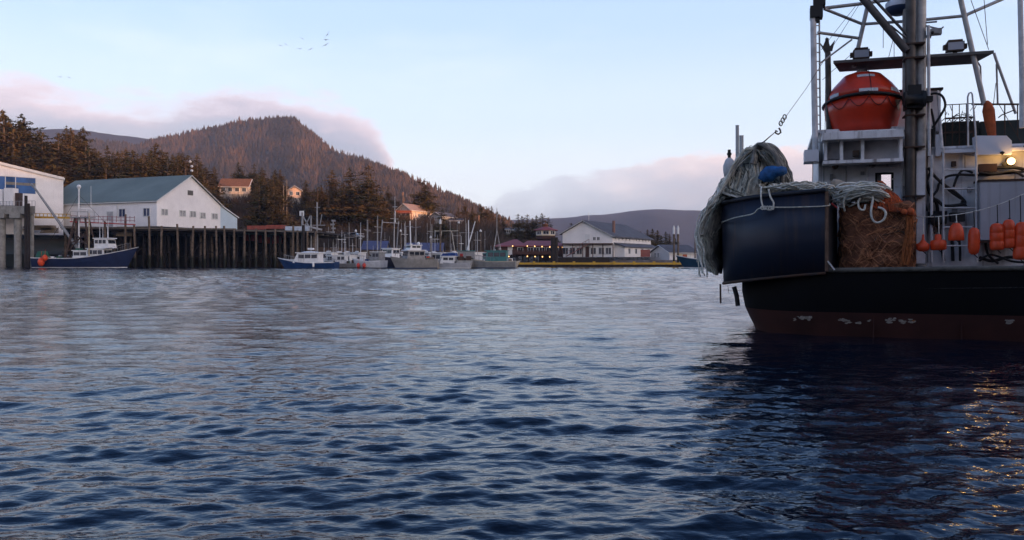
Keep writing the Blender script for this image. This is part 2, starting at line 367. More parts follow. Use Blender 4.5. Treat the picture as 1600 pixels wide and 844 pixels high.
def farh(px, d):
    D1 = 2900; t = (d / D1 - 0.55) / 0.45; zr = CAMH + (HOR - interp(px, FR)) / F_PX * D1
    p = sstep(0, 1, t) if t < 1 else 1 - 0.8 * min(1, (t - 1) * 2)
    return -5 + (zr + 5) * p + 14 * fb(px * 0.02, d * 0.002, 2.0) * math.sin(min(1, max(0, t)) * math.pi)
fan('distant_mountains', [x for x in range(-600, 2300, 14)], [1600 + 65 * i for i in range(22)] + [3050, 3200], farh, M_far)
# added unseen ridge behind the camera, its crest shaped to shade the harbour
def shade_ridge():
    T = Vector((-SUN_H.y, SUN_H.x, 0)); b = MB(); vs = []; n = 120
    rws = [(430, 0.0), (455, 0.45), (480, 0.85), (505, 1.0), (540, 0.8), (600, -0.1)]
    for dd, k in rws:
        for j in range(n + 1):
            s_ = lerp(-900, 900, j / n); h = (lerp(80, 71, sstep(100, 150, s_)) + 2 * fb(s_ * 0.01, 0.3)) * sstep(-900, -700, s_) * sstep(900, 700, s_)
            q = SUN_H * dd + T * s_; vs.append((q.x, q.y, max(-3, h * k - 2)))
    fs = [(i * (n + 1) + j, i * (n + 1) + j + 1, (i + 1) * (n + 1) + j + 1, (i + 1) * (n + 1) + j) for i in range(len(rws) - 1) for j in range(n)]
    b.add(vs, fs, 0, True); tag(b.build('added_shade_ridge', M_mtn), kind='structure')
shade_ridge()
# ------------------------------------------------------------------ vegetation
def leafmat(name, c, c2, var_attr=True):
    m = bpy.data.materials.new(name); m.use_nodes = True; t = m.node_tree; b = t.nodes['Principled BSDF']; b.inputs['Roughness'].default_value = 0.85; b.inputs['Specular IOR Level'].default_value = 0.15
    at = t.nodes.new('ShaderNodeAttribute'); at.attribute_name = 'tint'; mx = t.nodes.new('ShaderNodeMix'); mx.data_type = 'RGBA'
    oi = t.nodes.new('ShaderNodeObjectInfo'); ad_ = t.nodes.new('ShaderNodeMath'); ad_.operation = 'MULTIPLY_ADD'; ad_.inputs[1].default_value = 0.55; ad_.use_clamp = True
    sc_ = t.nodes.new('ShaderNodeMath'); sc_.operation = 'MULTIPLY'; sc_.inputs[1].default_value = 0.6; t.links.new(at.outputs['Fac'], sc_.inputs[0])
    t.links.new(oi.outputs['Random'], ad_.inputs[0]); t.links.new(sc_.outputs[0], ad_.inputs[2])
    t.links.new(ad_.outputs[0], mx.inputs[0]); mx.inputs[6].default_value = (*c, 1); mx.inputs[7].default_value = (*c2, 1); t.links.new(mx.outputs[2], b.inputs['Base Color'])
    MATS[name] = m; return m
def np_mesh(name, co, faces_n, m, tint=None, parent=None, loc=(0, 0, 0)):
    """co: (nf*k,3) array, consecutive k vertices per face"""
    k = faces_n; nf = len(co) // k
    me = bpy.data.meshes.new(name); me.vertices.add(len(co)); me.vertices.foreach_set('co', np.asarray(co, dtype=np.float32).ravel())
    me.loops.add(nf * k); me.loops.foreach_set('vertex_index', np.arange(nf * k, dtype=np.int32)); me.polygons.add(nf)
    me.polygons.foreach_set('loop_start', np.arange(0, nf * k, k, dtype=np.int32)); me.polygons.foreach_set('loop_total', np.full(nf, k, dtype=np.int32)); me.update()
    if tint is not None:
        a = me.attributes.new('tint', 'FLOAT', 'FACE'); a.data.foreach_set('value', np.asarray(tint, dtype=np.float32))
    me.materials.append(m); o = bpy.data.objects.new(name, me); col.objects.link(o); o.parent = parent; o.location = loc; return o
M_spruce = leafmat('spruce_needles', (0.022, 0.036, 0.013), (0.15, 0.088, 0.026))
M_trunk = mat('spruce_bark', (0.10, 0.075, 0.055), 0.95, var=0.4)
def crown_tris(rg, h, rad, bare=0.12, whorls=34, lop=0.3, spread=1.0):
    """unit conifer: drooping limbs each carrying ragged sprays"""
    T = []; tint = []
    lean = [rg.uniform(-0.02, 0.02) * h for _ in range(2)]
    lopside = rg.uniform(0, 6.28)
    for wv in range(whorls):
        t = wv / (whorls - 1); z = h * lerp(bare, 0.985, t ** 0.92)
        env = rad * ((1 - t) ** 0.68) * (0.78 + 0.25 * math.sin(t * 19 + lopside)) + 0.02 * h * (1 - t)
        nb = max(4, int(11 * (1 - t) + 5))
        if rg.random() < 0.08: nb //= 2
        for b in range(nb):
            a = rg.uniform(0, 6.283); L = env * rg.uniform(0.55, 1.18) * (1 + lop * math.cos(a - lopside) * 0.5) * spread
            dz = -L * rg.uniform(0.05, 0.45) + (0.3 * L if t > 0.8 else 0); base = Vector((lean[0] * t, lean[1] * t, z + rg.uniform(-.3, .3)))
            tip = base + Vector((math.cos(a) * L, math.sin(a) * L, dz)); side = Vector((-math.sin(a), math.cos(a), 0))
            ns = max(3, int(L / 0.55)); tt = rg.random()
            for s_ in range(ns):
                f = (s_ + 0.6) / ns; p = base.lerp(tip, f); wd = max(0.32, 0.42 * L * (1 - 0.6 * f)) * rg.uniform(0.6, 1.2)
                q1 = p + side * wd * rg.uniform(0.6, 1) + Vector((0, 0, -wd * rg.uniform(0.1, 0.8))) + (tip - base).normalized() * rg.uniform(-.2, .5)
                q2 = p - side * wd * rg.uniform(0.6, 1) + Vector((0, 0, -wd * rg.uniform(0.1, 0.8))) + (tip - base).normalized() * rg.uniform(-.2, .5)
                q3 = p + (tip - base) * (0.9 / ns) + Vector((0, 0, rg.uniform(-0.15, 0.2)))
                up = p + Vector((0, 0, rg.uniform(0.05, 0.35)))
                T += [p, q1, q3, p, q3, q2]; tint += [tt, tt * 0.8]
                if rg.random() < 0.6:
                    q4 = p + Vector((rg.uniform(-.3, .3), rg.uniform(-.3, .3), -wd * rg.uniform(0.6, 1.3))); T += [up, q1.lerp(q4, 0.6), q4]; tint += [tt * 0.5]
    return np.array([tuple(v) for v in T]), tint
TREE_PROTOS = []
def tree_proto(seed, h, rad, bare, whorls=34, spread=1.0):
    rg = random.Random(seed)
    co, tint = crown_tris(rg, h, rad, bare, whorls, 0.5, spread)
    b = MB(); b.tube([(0, 0, -2), (0, 0, h * 0.35), (0, 0, h * 0.7), (0, 0, h * 0.97)], h * 0.018, 7, r2=0.04)
    for i in range(10):
        z = h * rg.uniform(bare * 0.6, 0.6); a = rg.uniform(0, 6.28); L = rad * 0.6
        b.tube([(0, 0, z), (math.cos(a) * L, math.sin(a) * L, z - L * 0.1)], 0.09, 4, r2=0.03)
    return co, tint, b, h
proto_defs = [(11, 20, 4.6, .06, 36, 1), (12, 20, 3.9, .05, 40, 1), (13, 20, 5.6, .08, 30, 1.05), (14, 20, 3.4, .10, 38, 1), (15, 20, 6.6, .22, 24, 1.1), (16, 20, 5.0, .14, 30, 1)]
pm = []
for pd in proto_defs:
    co, tint, b, h = tree_proto(*pd)
    me_o = np_mesh('crown', co, 3, M_spruce, tint); me_c = me_o.data; bpy.data.objects.remove(me_o)
    to = b.build('trunk', M_trunk); me_t = to.data; bpy.data.objects.remove(to)
    pm.append((me_c, me_t, h))
TREE_POS = []
G1 = 'spruces on the wooded hillside behind the harbour'
KEEP = [(336, 394, 304, 215), (446, 474, 311, 215), (612, 658, 345, 215)]
def put_tree(px, top, d, kind, label, group=None, wide=1.0, base=None, name='spruce_tree'):
    if group != G1:
        for a_, b_, yb, dn in KEEP:
            if a_ < px < b_: d = rnd.uniform(262, 285)
    x = (px - CX) / F_PX * d; g = ground(px, d) if base is None else base
    zt = CAMH + (HOR - top) / F_PX * d; H = max(3.0, zt - g)
    me_c, me_t, h = pm[kind]; s_ = H / h
    o = thing(name, label, 'tree', (x, d, g), group); wide *= 1.75; o.scale = (s_ * wide, s_ * wide, s_); o.rotation_euler = (0, 0, rnd.uniform(0, 6.28))
    c = bpy.data.objects.new('crown', me_c); col.objects.link(c); c.parent = o
    t = bpy.data.objects.new('trunk', me_t); col.objects.link(t); t.parent = o
    TREE_POS.append((px, d)); return o
single = [
 (6, 170, 215, 0, 'tall dark spruce at the far left, rising above the white corner building', 1.1),
 (38, 178, 222, 2, 'broad tall spruce second from the left edge, above the blue shutter', .95),
 (66, 206, 205, 5, 'rusty brown spruce filling the dip right of the two tallest left spruces', 1.0),
 (104, 197, 232, 1, 'pointed spruce with twin neighbour above the left end of the teal roof', 1.0),
 (126, 198, 235, 3, 'slim right-hand spruce of the twin pair above the teal roof', 1.25),
 (168, 226, 240, 0, 'narrow spruce standing against the far misty ridge', .8),
 (197, 231, 236, 1, 'spruce between the misty ridge gap and the broad brown crown', .9),
 (242, 223, 228, 2, 'broad brown-lit spruce above the middle of the teal roof', 1.15),
 (308, 240, 226, 1, 'dark spruce just right of the warehouse roof antenna', .9),
 (372, 253, 262, 2, 'wide spruce directly above the rust-roofed hillside house', .9),
 (398, 256, 258, 5, 'spruce just right of the rust-roofed hillside house', .9),
 (438, 264, 250, 0, 'last spruce of the stand before the gap with the blue-roofed house', .9),
 (477, 281, 240, 3, 'small dark spruce beside the blue-roofed house', 1.0),
 (518, 264, 232, 0, 'tall green spruce at the left of the clump above the moored boats', 1.05),
 (548, 262, 236, 2, 'rust-tinged spruce in the middle of the clump above the moored boats', .95),
 (576, 258, 228, 5, 'tallest spruce of the clump above the moored boats', 1.15),
 (606, 290, 266, 5, 'shorter brown spruce left of the orange-lit house', .8),
 (663, 279, 262, 4, 'lone umbrella-crowned spruce with bare trunk right of the orange-lit house', .82),
 (690, 326, 205, 2, 'dark green spruce above the white capped float piling', .9),
 (738, 322, 250, 5, 'spruce above the grey houses at the right end of the slope', .8),
 (810, 334, 245, 5, 'round-topped tree left of the two white houses', .9),
 (848, 333, 246, 2, 'black-green spruce directly behind the eight-sided tower', 1.0),
 (893, 348, 230, 5, 'small round tree peeping over the left slope of the grey roof', .9),
]
for px, top, d, k, lb, wd in single: put_tree(px, top, d, k, lb, G1, wd)
# the spruces between them that only fill the stand
envl = [(-60, 185), (0, 182), (50, 198), (80, 214), (110, 206), (135, 216), (150, 236), (170, 240), (200, 240), (225, 235), (270, 236), (300, 248), (330, 262), (350, 266), (400, 262), (440, 270), (455, 300), (480, 290), (500, 280), (520, 274), (590, 268), (600, 298)]
for i in range(118):
    px = -60 + i * 4.3 + rnd.uniform(-5, 5); d = rnd.uniform(205, 285)
    put_tree(px, interp(px, envl) + (rnd.uniform(-6, 14) if px < 150 else rnd.uniform(-5, 20)), d, rnd.choice([0, 1, 2, 3, 5]), 'one of the dark spruces packed into the hillside stand behind the teal-roofed warehouse', 'packed spruces behind the warehouse', rnd.uniform(.95, 1.35))
for i in range(22):
    px = 494 + i * 5.2 + rnd.uniform(-4, 4)
    put_tree(px, interp(px, envl) + rnd.uniform(8, 40), rnd.uniform(222, 275), rnd.choice([0, 2, 5]), 'one of the brown-lit spruces crowding the clump above the moored boats', 'spruces of the clump above the boats', rnd.uniform(.9, 1.3))
for px, top, d in [(704, 328, 262), (716, 324, 275), (727, 316, 280), (751, 318, 285), (760, 322, 270), (768, 322, 278), (778, 330, 280), (786, 336, 262)]:
    put_tree(px, top, d, rnd.choice([0, 1, 3, 5]), 'one of the small spruces along the low right end of the wooded slope', 'small spruces at the low end of the slope', 1.0)
for px, top, d in [(816, 337, 255), (824, 335, 250), (832, 340, 262), (838, 336, 250), (856, 340, 255), (861, 350, 248), (807, 345, 262)]:
    put_tree(px, top, d, rnd.choice([0, 2, 5]), 'one of the dark spruces in the row behind the two white houses', 'spruces behind the white houses', 1.15)
for px, top in [(1001, 362), (1012, 358), (1019, 357), (1027, 359), (1040, 362), (1046, 365), (1033, 368), (1055, 372)]:
    put_tree(px, top, rnd.uniform(225, 262), rnd.choice([0, 1, 2]), 'one of the dark spruces in the grove behind the small grey-roofed shed', 'spruces behind the small shed', 1.25)
# forest on the mountain: thousands of far conifers, one mass
def mass_forest(name, n, seed, fn, hmin, hmax, m, kind='stuff', label=None, cat=None, fat=1.0):
    rg = random.Random(seed); co = []; tint = []
    for _ in range(n):
        r_ = fn(rg)
        if r_ is None: continue
        x, y, z, tn = r_; h = rg.uniform(hmin, hmax) * (1 if rg.random() < .8 else rg.uniform(.5, 1.45)) * min(1.0, .25 + .75 * y / 1500); r0 = h * rg.uniform(0.16, 0.34) * fat; lx = rg.uniform(-.03, .03) * h
        a0 = rg.uniform(0, 6.28)
        for lv, (zb, zt, rr) in enumerate(((0.05, 0.5, 1.0), (0.28, 0.74, 0.78), (0.52, 1.0, 0.5))):
            nn_ = 5; top = (x + lx, y, z + h * zt); off = a0 + lv
            ring = []
            for j in range(nn_):
                q = off + j * 6.283 / nn_; r1 = r0 * rr * rg.uniform(.6, 1.3); ring.append((x + lx * zb + math.cos(q) * r1, y + math.sin(q) * r1, z + h * (zb + rg.uniform(-.05, .05))))
            for j in range(nn_):
                co += [ring[j], ring[(j + 1) % nn_], top]; tint.append(tn * rg.uniform(.8, 1.0))
    o = np_mesh(name, np.array(co), 3, m, tint)
    return tag(o, label, cat, kind=kind)
M_mtf = leafmat('mountain_conifers', (0.012, 0.019, 0.014), (0.125, 0.070, 0.032))
def mfn(rg):
    px = rg.uniform(120, 830); D1 = mtD(px); t = rg.random() ** 0.75; d = D1 * lerp(0.56, 1.02, t)
    if interp(px, MT) > 384: return None
    z = mount(px, d); x = (px - CX) / F_PX * d
    cl = fb(x * 0.006, z * 0.012, 9.0, 4)
    if cl > .28 and rg.random() < .7: return None
    tn = max(0.0, min(1.0, 0.32 + 1.7 * fb(x * 0.010, z * 0.018, 1.0, 4) + rg.uniform(-.32, .32)))
    return x, d, z - 1.0, tn
mass_forest('mountain_forest', 26000, 5, mfn, 6.5, 14, M_mtf, label='conifer forest covering the steep mountain under the pink cloud', cat='forest')
# leafless brush on the lower slope
def brush():
    rg = random.Random(9); co = []; tint = []
    for _ in range(2600):
        px = rg.uniform(330, 1075); s0 = interp(px, SHORE); d = s0 + 5 + (rg.random() ** 0.8) * (262 - s0); g = ground(px, d)
        if px > 880 and d < 215: continue
        x = (px - CX) / F_PX * d; h = rg.uniform(2.2, 5.0) * (0.75 if px > 800 else 1); tn = rg.random()
        for k in range(16):
            a = rg.uniform(0, 6.28); sp = rg.uniform(.15, .5) * h; z0 = g + h * rg.uniform(0, .45); z1 = g + h * rg.uniform(.55, 1.05)
            bx, by = x + math.cos(a) * sp * .25, d + math.sin(a) * sp * .25; tx, ty = x + math.cos(a) * sp, d + math.sin(a) * sp; wd = rg.uniform(.05, .16)
            co += [(bx - wd, by, z0), (bx + wd, by, z0), (tx, ty, z1)]; tint.append(tn)
            if rg.random() < .5:
                q = rg.uniform(-.8, .8); co += [(bx * .5 + tx * .5, d, (z0 + z1) / 2), (bx * .5 + tx * .5 + .1, d, (z0 + z1) / 2), (tx + q, ty, z1 - .3)]; tint.append(tn)
    M_br = leafmat('bare_alder_twigs', (0.052, 0.043, 0.036), (0.11, 0.075, 0.055))
    tag(np_mesh('bare_brush', np.array(co), 3, M_br, tint), 'leafless grey-brown alder brush covering the lower slope', 'brush', kind='stuff')
brush()
def shore_rocks():
    rg = random.Random(4); b = MB()
    for _ in range(900):
        px = rg.uniform(380, 1085); d = interp(px, SHORE) + rg.uniform(-4.5, 2.5); g = ground(px, d); r_ = rg.uniform(.25, .8)
        M = Matrix.Rotation(rg.uniform(0, 3), 3, Vector((rg.random(), rg.random(), 1)).normalized())
        b.box(((px - CX) / F_PX * d, d, g + .1), (r_ * 1.6, r_ * 1.2, r_), M=M)
    tag(b.build('shore_rocks', mat('shore_riprap_stone', (0.16, 0.14, 0.12), .9, var=.5, scale=.7)), 'heaped grey riprap stones along the shore', 'rocks', kind='stuff')
shore_rocks()
# evening haze
def haze():
    b = MB(); b.box((0, 1200, 165), (6400, 4300, 345))
    o = b.build('haze', []); o.data.materials.clear()
    m = bpy.data.materials.new('haze_air'); m.use_nodes = True; t = m.node_tree; t.nodes.remove(t.nodes['Principled BSDF'])
    v = t.nodes.new('ShaderNodeVolumePrincipled'); v.inputs['Color'].default_value = (0.62, 0.74, 1.0, 1); v.inputs['Density'].default_value = 0.00012; v.inputs['Anisotropy'].default_value = 0.0
    t.links.new(v.outputs[0], t.nodes['Material Output'].inputs['Volume']); o.data.materials.append(m); tag(o, kind='stuff')
haze()
# ------------------------------------------------------------------ buildings
M_siding = mat('white_metal_siding', (0.90, 0.87, 0.85), 0.6, var=0.10, scale=0.4, kind='x', kscale=1.6, bump=0.25, streak=0.12)
M_sidingb = mat('pale_blue_siding', (0.50, 0.62, 0.70), 0.6, var=0.10, scale=0.4)
M_teal = mat('teal_metal_roof', (0.20, 0.245, 0.225), 0.75, metal=0.0, var=0.3, scale=0.12, c2=(0.14, 0.175, 0.165), spec=.2, streak=0.0)
M_roofg = mat('grey_shingle_roof', (0.10, 0.10, 0.115), 0.85, var=0.3, scale=0.5, bump=.4)
M_roofr = mat('red_metal_roof', (0.30, 0.075, 0.075), 0.7, var=0.25, scale=0.4, c2=(0.22, 0.06, 0.06))
M_brown = mat('brown_timber_wall', (0.085, 0.040, 0.030), 0.8, var=0.35, scale=1.0, kind='z', kscale=3, bump=.3)
M_trim = mat('white_trim_board', (0.72, 0.72, 0.70), 0.6, var=0.1)
M_wall_w = mat('white_clapboard_wall', (0.82, 0.80, 0.78), 0.7, var=0.12, scale=.5, kind='z', kscale=2.6, bump=0.35)
M_cream = mat('cream_painted_wall', (0.72, 0.60, 0.40), 0.7, var=0.12)
M_warmlamp = mat('warm_lamp_bulb', (1, 0.6, 0.3), emit=((1.0, 0.50, 0.16), 2.5))
M_blueglass = mat('blue_window_glass', (0.03, 0.05, 0.12), 0.1, var=0.3, spec=0.8)
def quadpt(A, B, u, z): return Vector((lerp(A[0], B[0], u), lerp(A[1], B[1], u), z))
def add_window(parent, A, B, u, z, wd, ht, label=None, fm=None, gm=None, mull=1):
    """framed window on the wall line A->B (outside is to the right of A->B seen from above)"""
    A = Vector((A[0], A[1], 0)); B = Vector((B[0], B[1], 0)); L = (B - A).length; d = (B - A) / L; n = Vector((d.y, -d.x, 0)); rz = math.atan2(d.y, d.x)
    c = A + d * (u * L) + Vector((0, 0, z)); f = MB(); t = max(0.07, wd * 0.07)
    for sx_ in (-1, 1): f.box(c + d * sx_ * (wd / 2) + n * .03, (t, .16, ht + t), rz)
    for sz_ in (-1, 1): f.box(c + Vector((0, 0, sz_ * ht / 2)) + n * .034, (wd + t * 2, .17, t), rz)
    for k in range(1, mull + 1): f.box(c + d * (wd * (k / (mull + 1) - .5)) + n * .02, (t * .7, .1, ht), rz)
    w_ = f.build('window', fm or M_trim, parent)
    if label: w_['label'] = label
    g = MB(); g.box(c + n * .012, (wd, .03, ht), rz); g.build('pane', gm or M_glass, w_)
    return w_
def add_door(parent, A, B, u, z0, wd, ht, m, label=None, name='door', frame=True):
    A = Vector((A[0], A[1], 0)); B = Vector((B[0], B[1], 0)); L = (B - A).length; d = (B - A) / L; n = Vector((d.y, -d.x, 0)); rz = math.atan2(d.y, d.x)
    c = A + d * (u * L) + Vector((0, 0, z0 + ht / 2)); b = MB(); b.box(c + n * .025, (wd, .07, ht), rz); o = b.build(name, m, parent)
    if label: o['label'] = label
    if frame:
        f = MB(); f.box(c + d * wd / 2 + n * .04, (.12, .12, ht + .12), rz); f.box(c - d * wd / 2 + n * .04, (.12, .12, ht + .12), rz); f.box(c + Vector((0, 0, ht / 2 + .06)) + n * .044, (wd + .24, .13, .12), rz)
        f.build('door_frame', M_trim, o)
    return o
def gable(root, A, B, depth, z0, ze, zr, wallm, roofm, over=0.5, thick=0.22, gablem=None):
    """gable end A->B facing right of A->B; building runs `depth` behind it. returns corner dict"""
    A = Vector((A[0], A[1], 0)); B = Vector((B[0], B[1], 0)); d = (B - A).normalized(); n = Vector((d.y, -d.x, 0)); back = -n * depth
    Z = lambda v, z: Vector((v.x, v.y, z)); M_ = (A + B) / 2
    wl = MB()
    fr = [Z(A, z0), Z(B, z0), Z(B, ze), Z(M_, zr), Z(A, ze)]
    wl.prism(fr, back)
    wl.build('wall', gablem or wallm, root)
    rf = MB()
    for s, E in ((0, A), (1, B)):
        out = (E - M_).normalized(); sl = (zr - ze) / (E - M_).length
        e = E + out * over; p = [Z(e, ze - sl * over + .03), Z(M_, zr + .03), Z(M_, zr + .03 + thick), Z(e, ze - sl * over + .03 + thick)]
        rf.prism([q + n * over for q in p], back - n * 2 * over)
    rf.build('roof', roofm, root)
    tr = MB()
    for E in (A, B):
        out = (E - M_).normalized(); sl = (zr - ze) / (E - M_).length; e = E + out * over
        tr.bar(Z(e, ze - sl * over + .1) + n * (over + .05), Z(M_, zr + .1) + n * (over + .05), .08, .3)
        tr.bar(Z(e, ze - sl * over) + n * over, Z(e, ze - sl * over) + n * over + back - n * 2 * over, .14, .2)
    tr.build('roof_trim', M_trim, root)
    Ab = A + back; Bb = B + back
    return dict(A=A, B=B, Ab=Ab, Bb=Bb, d=d, n=n)
# --- teal roofed warehouse on the pier
C = P(245, 350, 146); C.z = 7.5
gd = Vector((.37, .93, 0)).normalized()
t_ = 16.4; Bc = C + gd * t_
wh = thing('pier_warehouse', 'long white warehouse with teal metal roof standing on the piled wharf', 'warehouse', (C.x, C.y, 7.5))
A2, B2 = C, Bc
zr_, ze_ = CAMH + (HOR - 275) / F_PX * 153.0, CAMH + (HOR - 313) / F_PX * 146
g = gable(wh, (A2.x, A2.y), (B2.x, B2.y), 30, 7.5, ze_, zr_, M_siding, M_teal, over=0.35)
# lean-to at the far side of the gable
E1 = B2; E2 = B2 + gd * 4.9
lt = MB(); nA = g['n']
lt.prism([Vector((E1.x, E1.y, 7.5)), Vector((E2.x, E2.y, 7.5)), Vector((E2.x, E2.y, 9.9)), Vector((E1.x, E1.y, ze_ - .1))], -nA * 28)
lt.build('lean_to', M_sidingb, wh)['label'] = 'pale blue lean-to against the gable'
lr = MB(); lr.prism([Vector((E1.x, E1.y, ze_ - .02)) + nA * .3, Vector((E2.x, E2.y, 9.95)) + gd * .3 + nA * .3, Vector((E2.x, E2.y, 10.12)) + gd * .3 + nA * .3, Vector((E1.x, E1.y, ze_ + .17)) + nA * .3], -nA * 28.6); lr.build('lean_to_roof', M_trim, wh)
for i, (u, wd) in enumerate([(0.11, 1.5), (.38, 1.5), (.54, 1.5), (.70, 1.4), (.90, 1.6)]):
    add_window(wh, g['A'], g['B'], u, 10.15 - (.15 if i > 2 else 0), wd, 1.15, gm=mat('curtained_window_glass', (0.30, 0.31, 0.32), .2, var=.5, scale=2))
lv = MB(); lc = (g['A'] + g['B']) / 2 + Vector((0, 0, 14.2)); lv.box(lc + nA * .05, (1.3, .15, .9), math.atan2(gd.y, gd.x)); lv.build('vent', mat('dark_louvre', (.12, .11, .10)), wh)
sideA = g['Ab']; sideB = g['A']
for u in (.62, .82): add_window(wh, sideA, sideB, u + .1, 10.1, 1.6, 1.5, gm=M_blueglass, label='dark blue side window')
add_door(wh, sideA, sideB, .62, 7.55, 1.7, 2.8, mat('grey_door', (.45, .45, .46)), frame=True)
pp = MB()
for u in (.36, .68): 
    q = sideA.lerp(sideB, u); pp.tube([(q.x + nA.x * 0 - gd.x * .12, q.y - gd.y * .12, 7.5), (q.x - gd.x * .12, q.y - gd.y * .12, ze_ - .3)], .07)
pp.build('downpipe', M_trim, wh)
mp_ = (g['A'] + g['B']) / 2; an = MB(); an.tube([(mp_.x, mp_.y, zr_), (mp_.x, mp_.y, zr_ + 2.6)], .09)
for k, dz in enumerate((0.9, 1.7, 2.6)): an.box((mp_.x + .15 * (k % 2), mp_.y, zr_ + dz), (.5, .1, .06))
an.build('roof_pole', M_steel, wh)
ls = MB()
for k, dz in enumerate((1.0, 1.85, 2.75)): ls.ball((mp_.x + (.32 if k < 2 else 0), mp_.y, zr_ + dz + .05), .26, 8)
ls.build('siren_horns', M_trim, wh)
# --- the piled wharf
pier = thing('timber_wharf', 'high timber wharf on dark wooden pilings carrying the teal-roofed warehouse', 'wharf', tuple(P(300, 418, 146)))
pz = 7.1
dk = MB()
xl, xr = P(96, 0, 144.5).x, P(497, 0, 144).x
dk.frame8([(xl, 144.5, 6.85), (xr, 144, 6.2), (xr + 1, 172, 6.2), (xl - 6, 176, 6.85)], [(xl, 144.5, 7.45), (xr, 144, 6.55), (xr + 1, 172, 6.55), (xl - 6, 176, 7.45)])
dk.build('wharf_deck', M_wood2, pier)
fc = MB(); fc.bar((xl, 144.3, 7.2), (P(369, 0, 144.3).x, 144.3, 6.9), .25, .35); fc.bar((P(369, 0, 144.3).x, 144.3, 6.7), (xr, 143.8, 6.35), .25, .4)
for k in range(7): fc.bar((xl, 148 + k * 4, 6.6), (xr, 148 + k * 4, 6.0), .3, .35)
fc.build('stringer', M_plank, pier)
rg = random.Random(21)
front = [(118, 340), (163, 345), (197, 335), (211, 352), (234, 338), (252, 353), (278, 350), (301, 353), (320, 353), (339, 353), (351, 353), (365, 357), (382, 357), (399, 357), (415, 358), (431, 358), (445, 360), (458, 352), (466, 360), (480, 361), (492, 361)]
for px, ty in front:
    b = MB(); p0 = P(px + rg.uniform(-1, 1), 418, 143.6); p0.z = -1.5; p1 = P(px + rg.uniform(-1.6, 1.6), ty, 143.6); mid = p0.lerp(p1, .5) + Vector((rg.uniform(-.1, .1), 0, 0)); b.tube([p0, mid, p1], rg.uniform(.19, .27), 8, r2=.19); b.build('piling', M_wood, pier)
for r_ in range(2):
    for k in range(36):
        px = 100 + k * 11.2 + rg.uniform(-3, 3); Yp = 149 + r_ * 8 + rg.uniform(-1, 1); b = MB(); p0 = P(px, 418, Yp); p0.z = -1.5
        b.tube([p0, (p0.x + rg.uniform(-.3, .3), Yp, 6.4)], .24, 6); b.build('piling', M_wood2 if rg.random() < .6 else M_wood, pier)
for k in range(20):
    br = MB(); px = 205 + k * 14; Yp = 144.2 + rg.uniform(0, 5); zz = rg.uniform(.4, 1.5); x0, x1 = P(px, 0, Yp).x, P(px + 26, 0, Yp).x
    if k % 3 == 0: br.bar((x0, Yp, zz), (x1, Yp, zz + rg.uniform(2, 4)), .16, .22)
    else: br.bar((x0, Yp, rg.uniform(1.5, 4.5)), (x1, Yp, rg.uniform(1.5, 4.5)), .14, .2)
    br.build('cross_brace', M_wood2, pier)
bk = MB()
bk.box(((P(100, 0, 168).x + P(480, 0, 168).x) / 2, 170, 3), (P(480, 0, 168).x - P(100, 0, 168).x, 1.0, 6.8)); bk.build('bulkhead', M_wood2, pier)
kr = MB()
for i, (px, w_, c_) in enumerate([(404, 30, 0), (432, 26, 0)]): kr.box(P(px, 356 - i, 147) , (P(px + w_, 0, 147).x - P(px, 0, 147).x, 2.2, .7))
kr.build('red_pipe_stack', mat('rusty_red_pipe', (.30, .07, .045), .7, var=.3), pier)
b = MB(); b.box(P(466, 358, 146), (4.2, 2, .9)); tag(b.build('skiff_on_wharf', mat('pale_blue_hull', (.55, .62, .70), .5)), 'pale overturned skiff lying on the end of the timber wharf', 'skiff')
for i, (px, py, w_, h_) in enumerate([(394, 371, 2.4, 1.3), (408, 372, 1.2, 1.8), (421, 376, 1.6, 1.1), (434, 374, 1.4, 1.6)]):
    b = MB(); c = P(px, py, 152 + i); b.box(c, (w_, 1.4, h_)); b.box(c + Vector((0, 0, h_ / 2 + .06)), (w_ + .16, 1.5, .1)); 
    for s_ in (-1, 1): b.box(c + Vector((s_ * w_ * .3, -.72, 0)), (.12, .08, h_))
    tag(b.build('fish_tote', M_red), ['wide red tote lashed under the wharf deck, leftmost of four', 'tall narrow red tote under the wharf, second from the left of four', 'short red tote under the wharf, third from the left of four', 'square red tote under the wharf, rightmost of four'][i], 'tote', 'red totes under the wharf')
# gangway and red rail in front of the warehouse side
gw = thing('yellow_gangway', 'yellow painted service gangway running to the white corner building', 'gangway', tuple(P(82, 338, 143.5)))
b = MB(); b.frame8([P(54, 341, 143.5), P(110, 342, 143.5), P(110, 342, 145.5), P(54, 341, 145.5)], [P(54, 338, 143.5), P(110, 339, 143.5), P(110, 339, 145.5), P(54, 338, 145.5)]); b.build('walkway', M_yellow, gw)
b = MB(); b.bar(P(54, 333.5, 143.4), P(110, 335, 143.4), .1, .12)
for px in range(56, 111, 6): b.bar(P(px, 338.5, 143.4), P(px, 334, 143.4), .09)
b.build('railing', M_yellow, gw)
rr = thing('red_rail_walkway', 'dark red railing along the warehouse side above the moored seiner', 'railing', tuple(P(160, 345, 143.2)))
b = MB(); b.bar(P(110, 337, 143.1), P(211, 340, 143.1), .08); b.bar(P(110, 342, 143.1), P(211, 345, 143.1), .08)
for px in range(112, 212, 7): b.bar(P(px, 347.5, 143.1), P(px, 337.5, 143.1), .07)
b.build('handrail', mat('faded_red_rail', (.30, .10, .11), .6), rr)
b = MB(); b.bar(P(110, 346.5, 143.2), P(211, 351, 143.2), .18, .45); b.build('kick_board', M_red, rr)
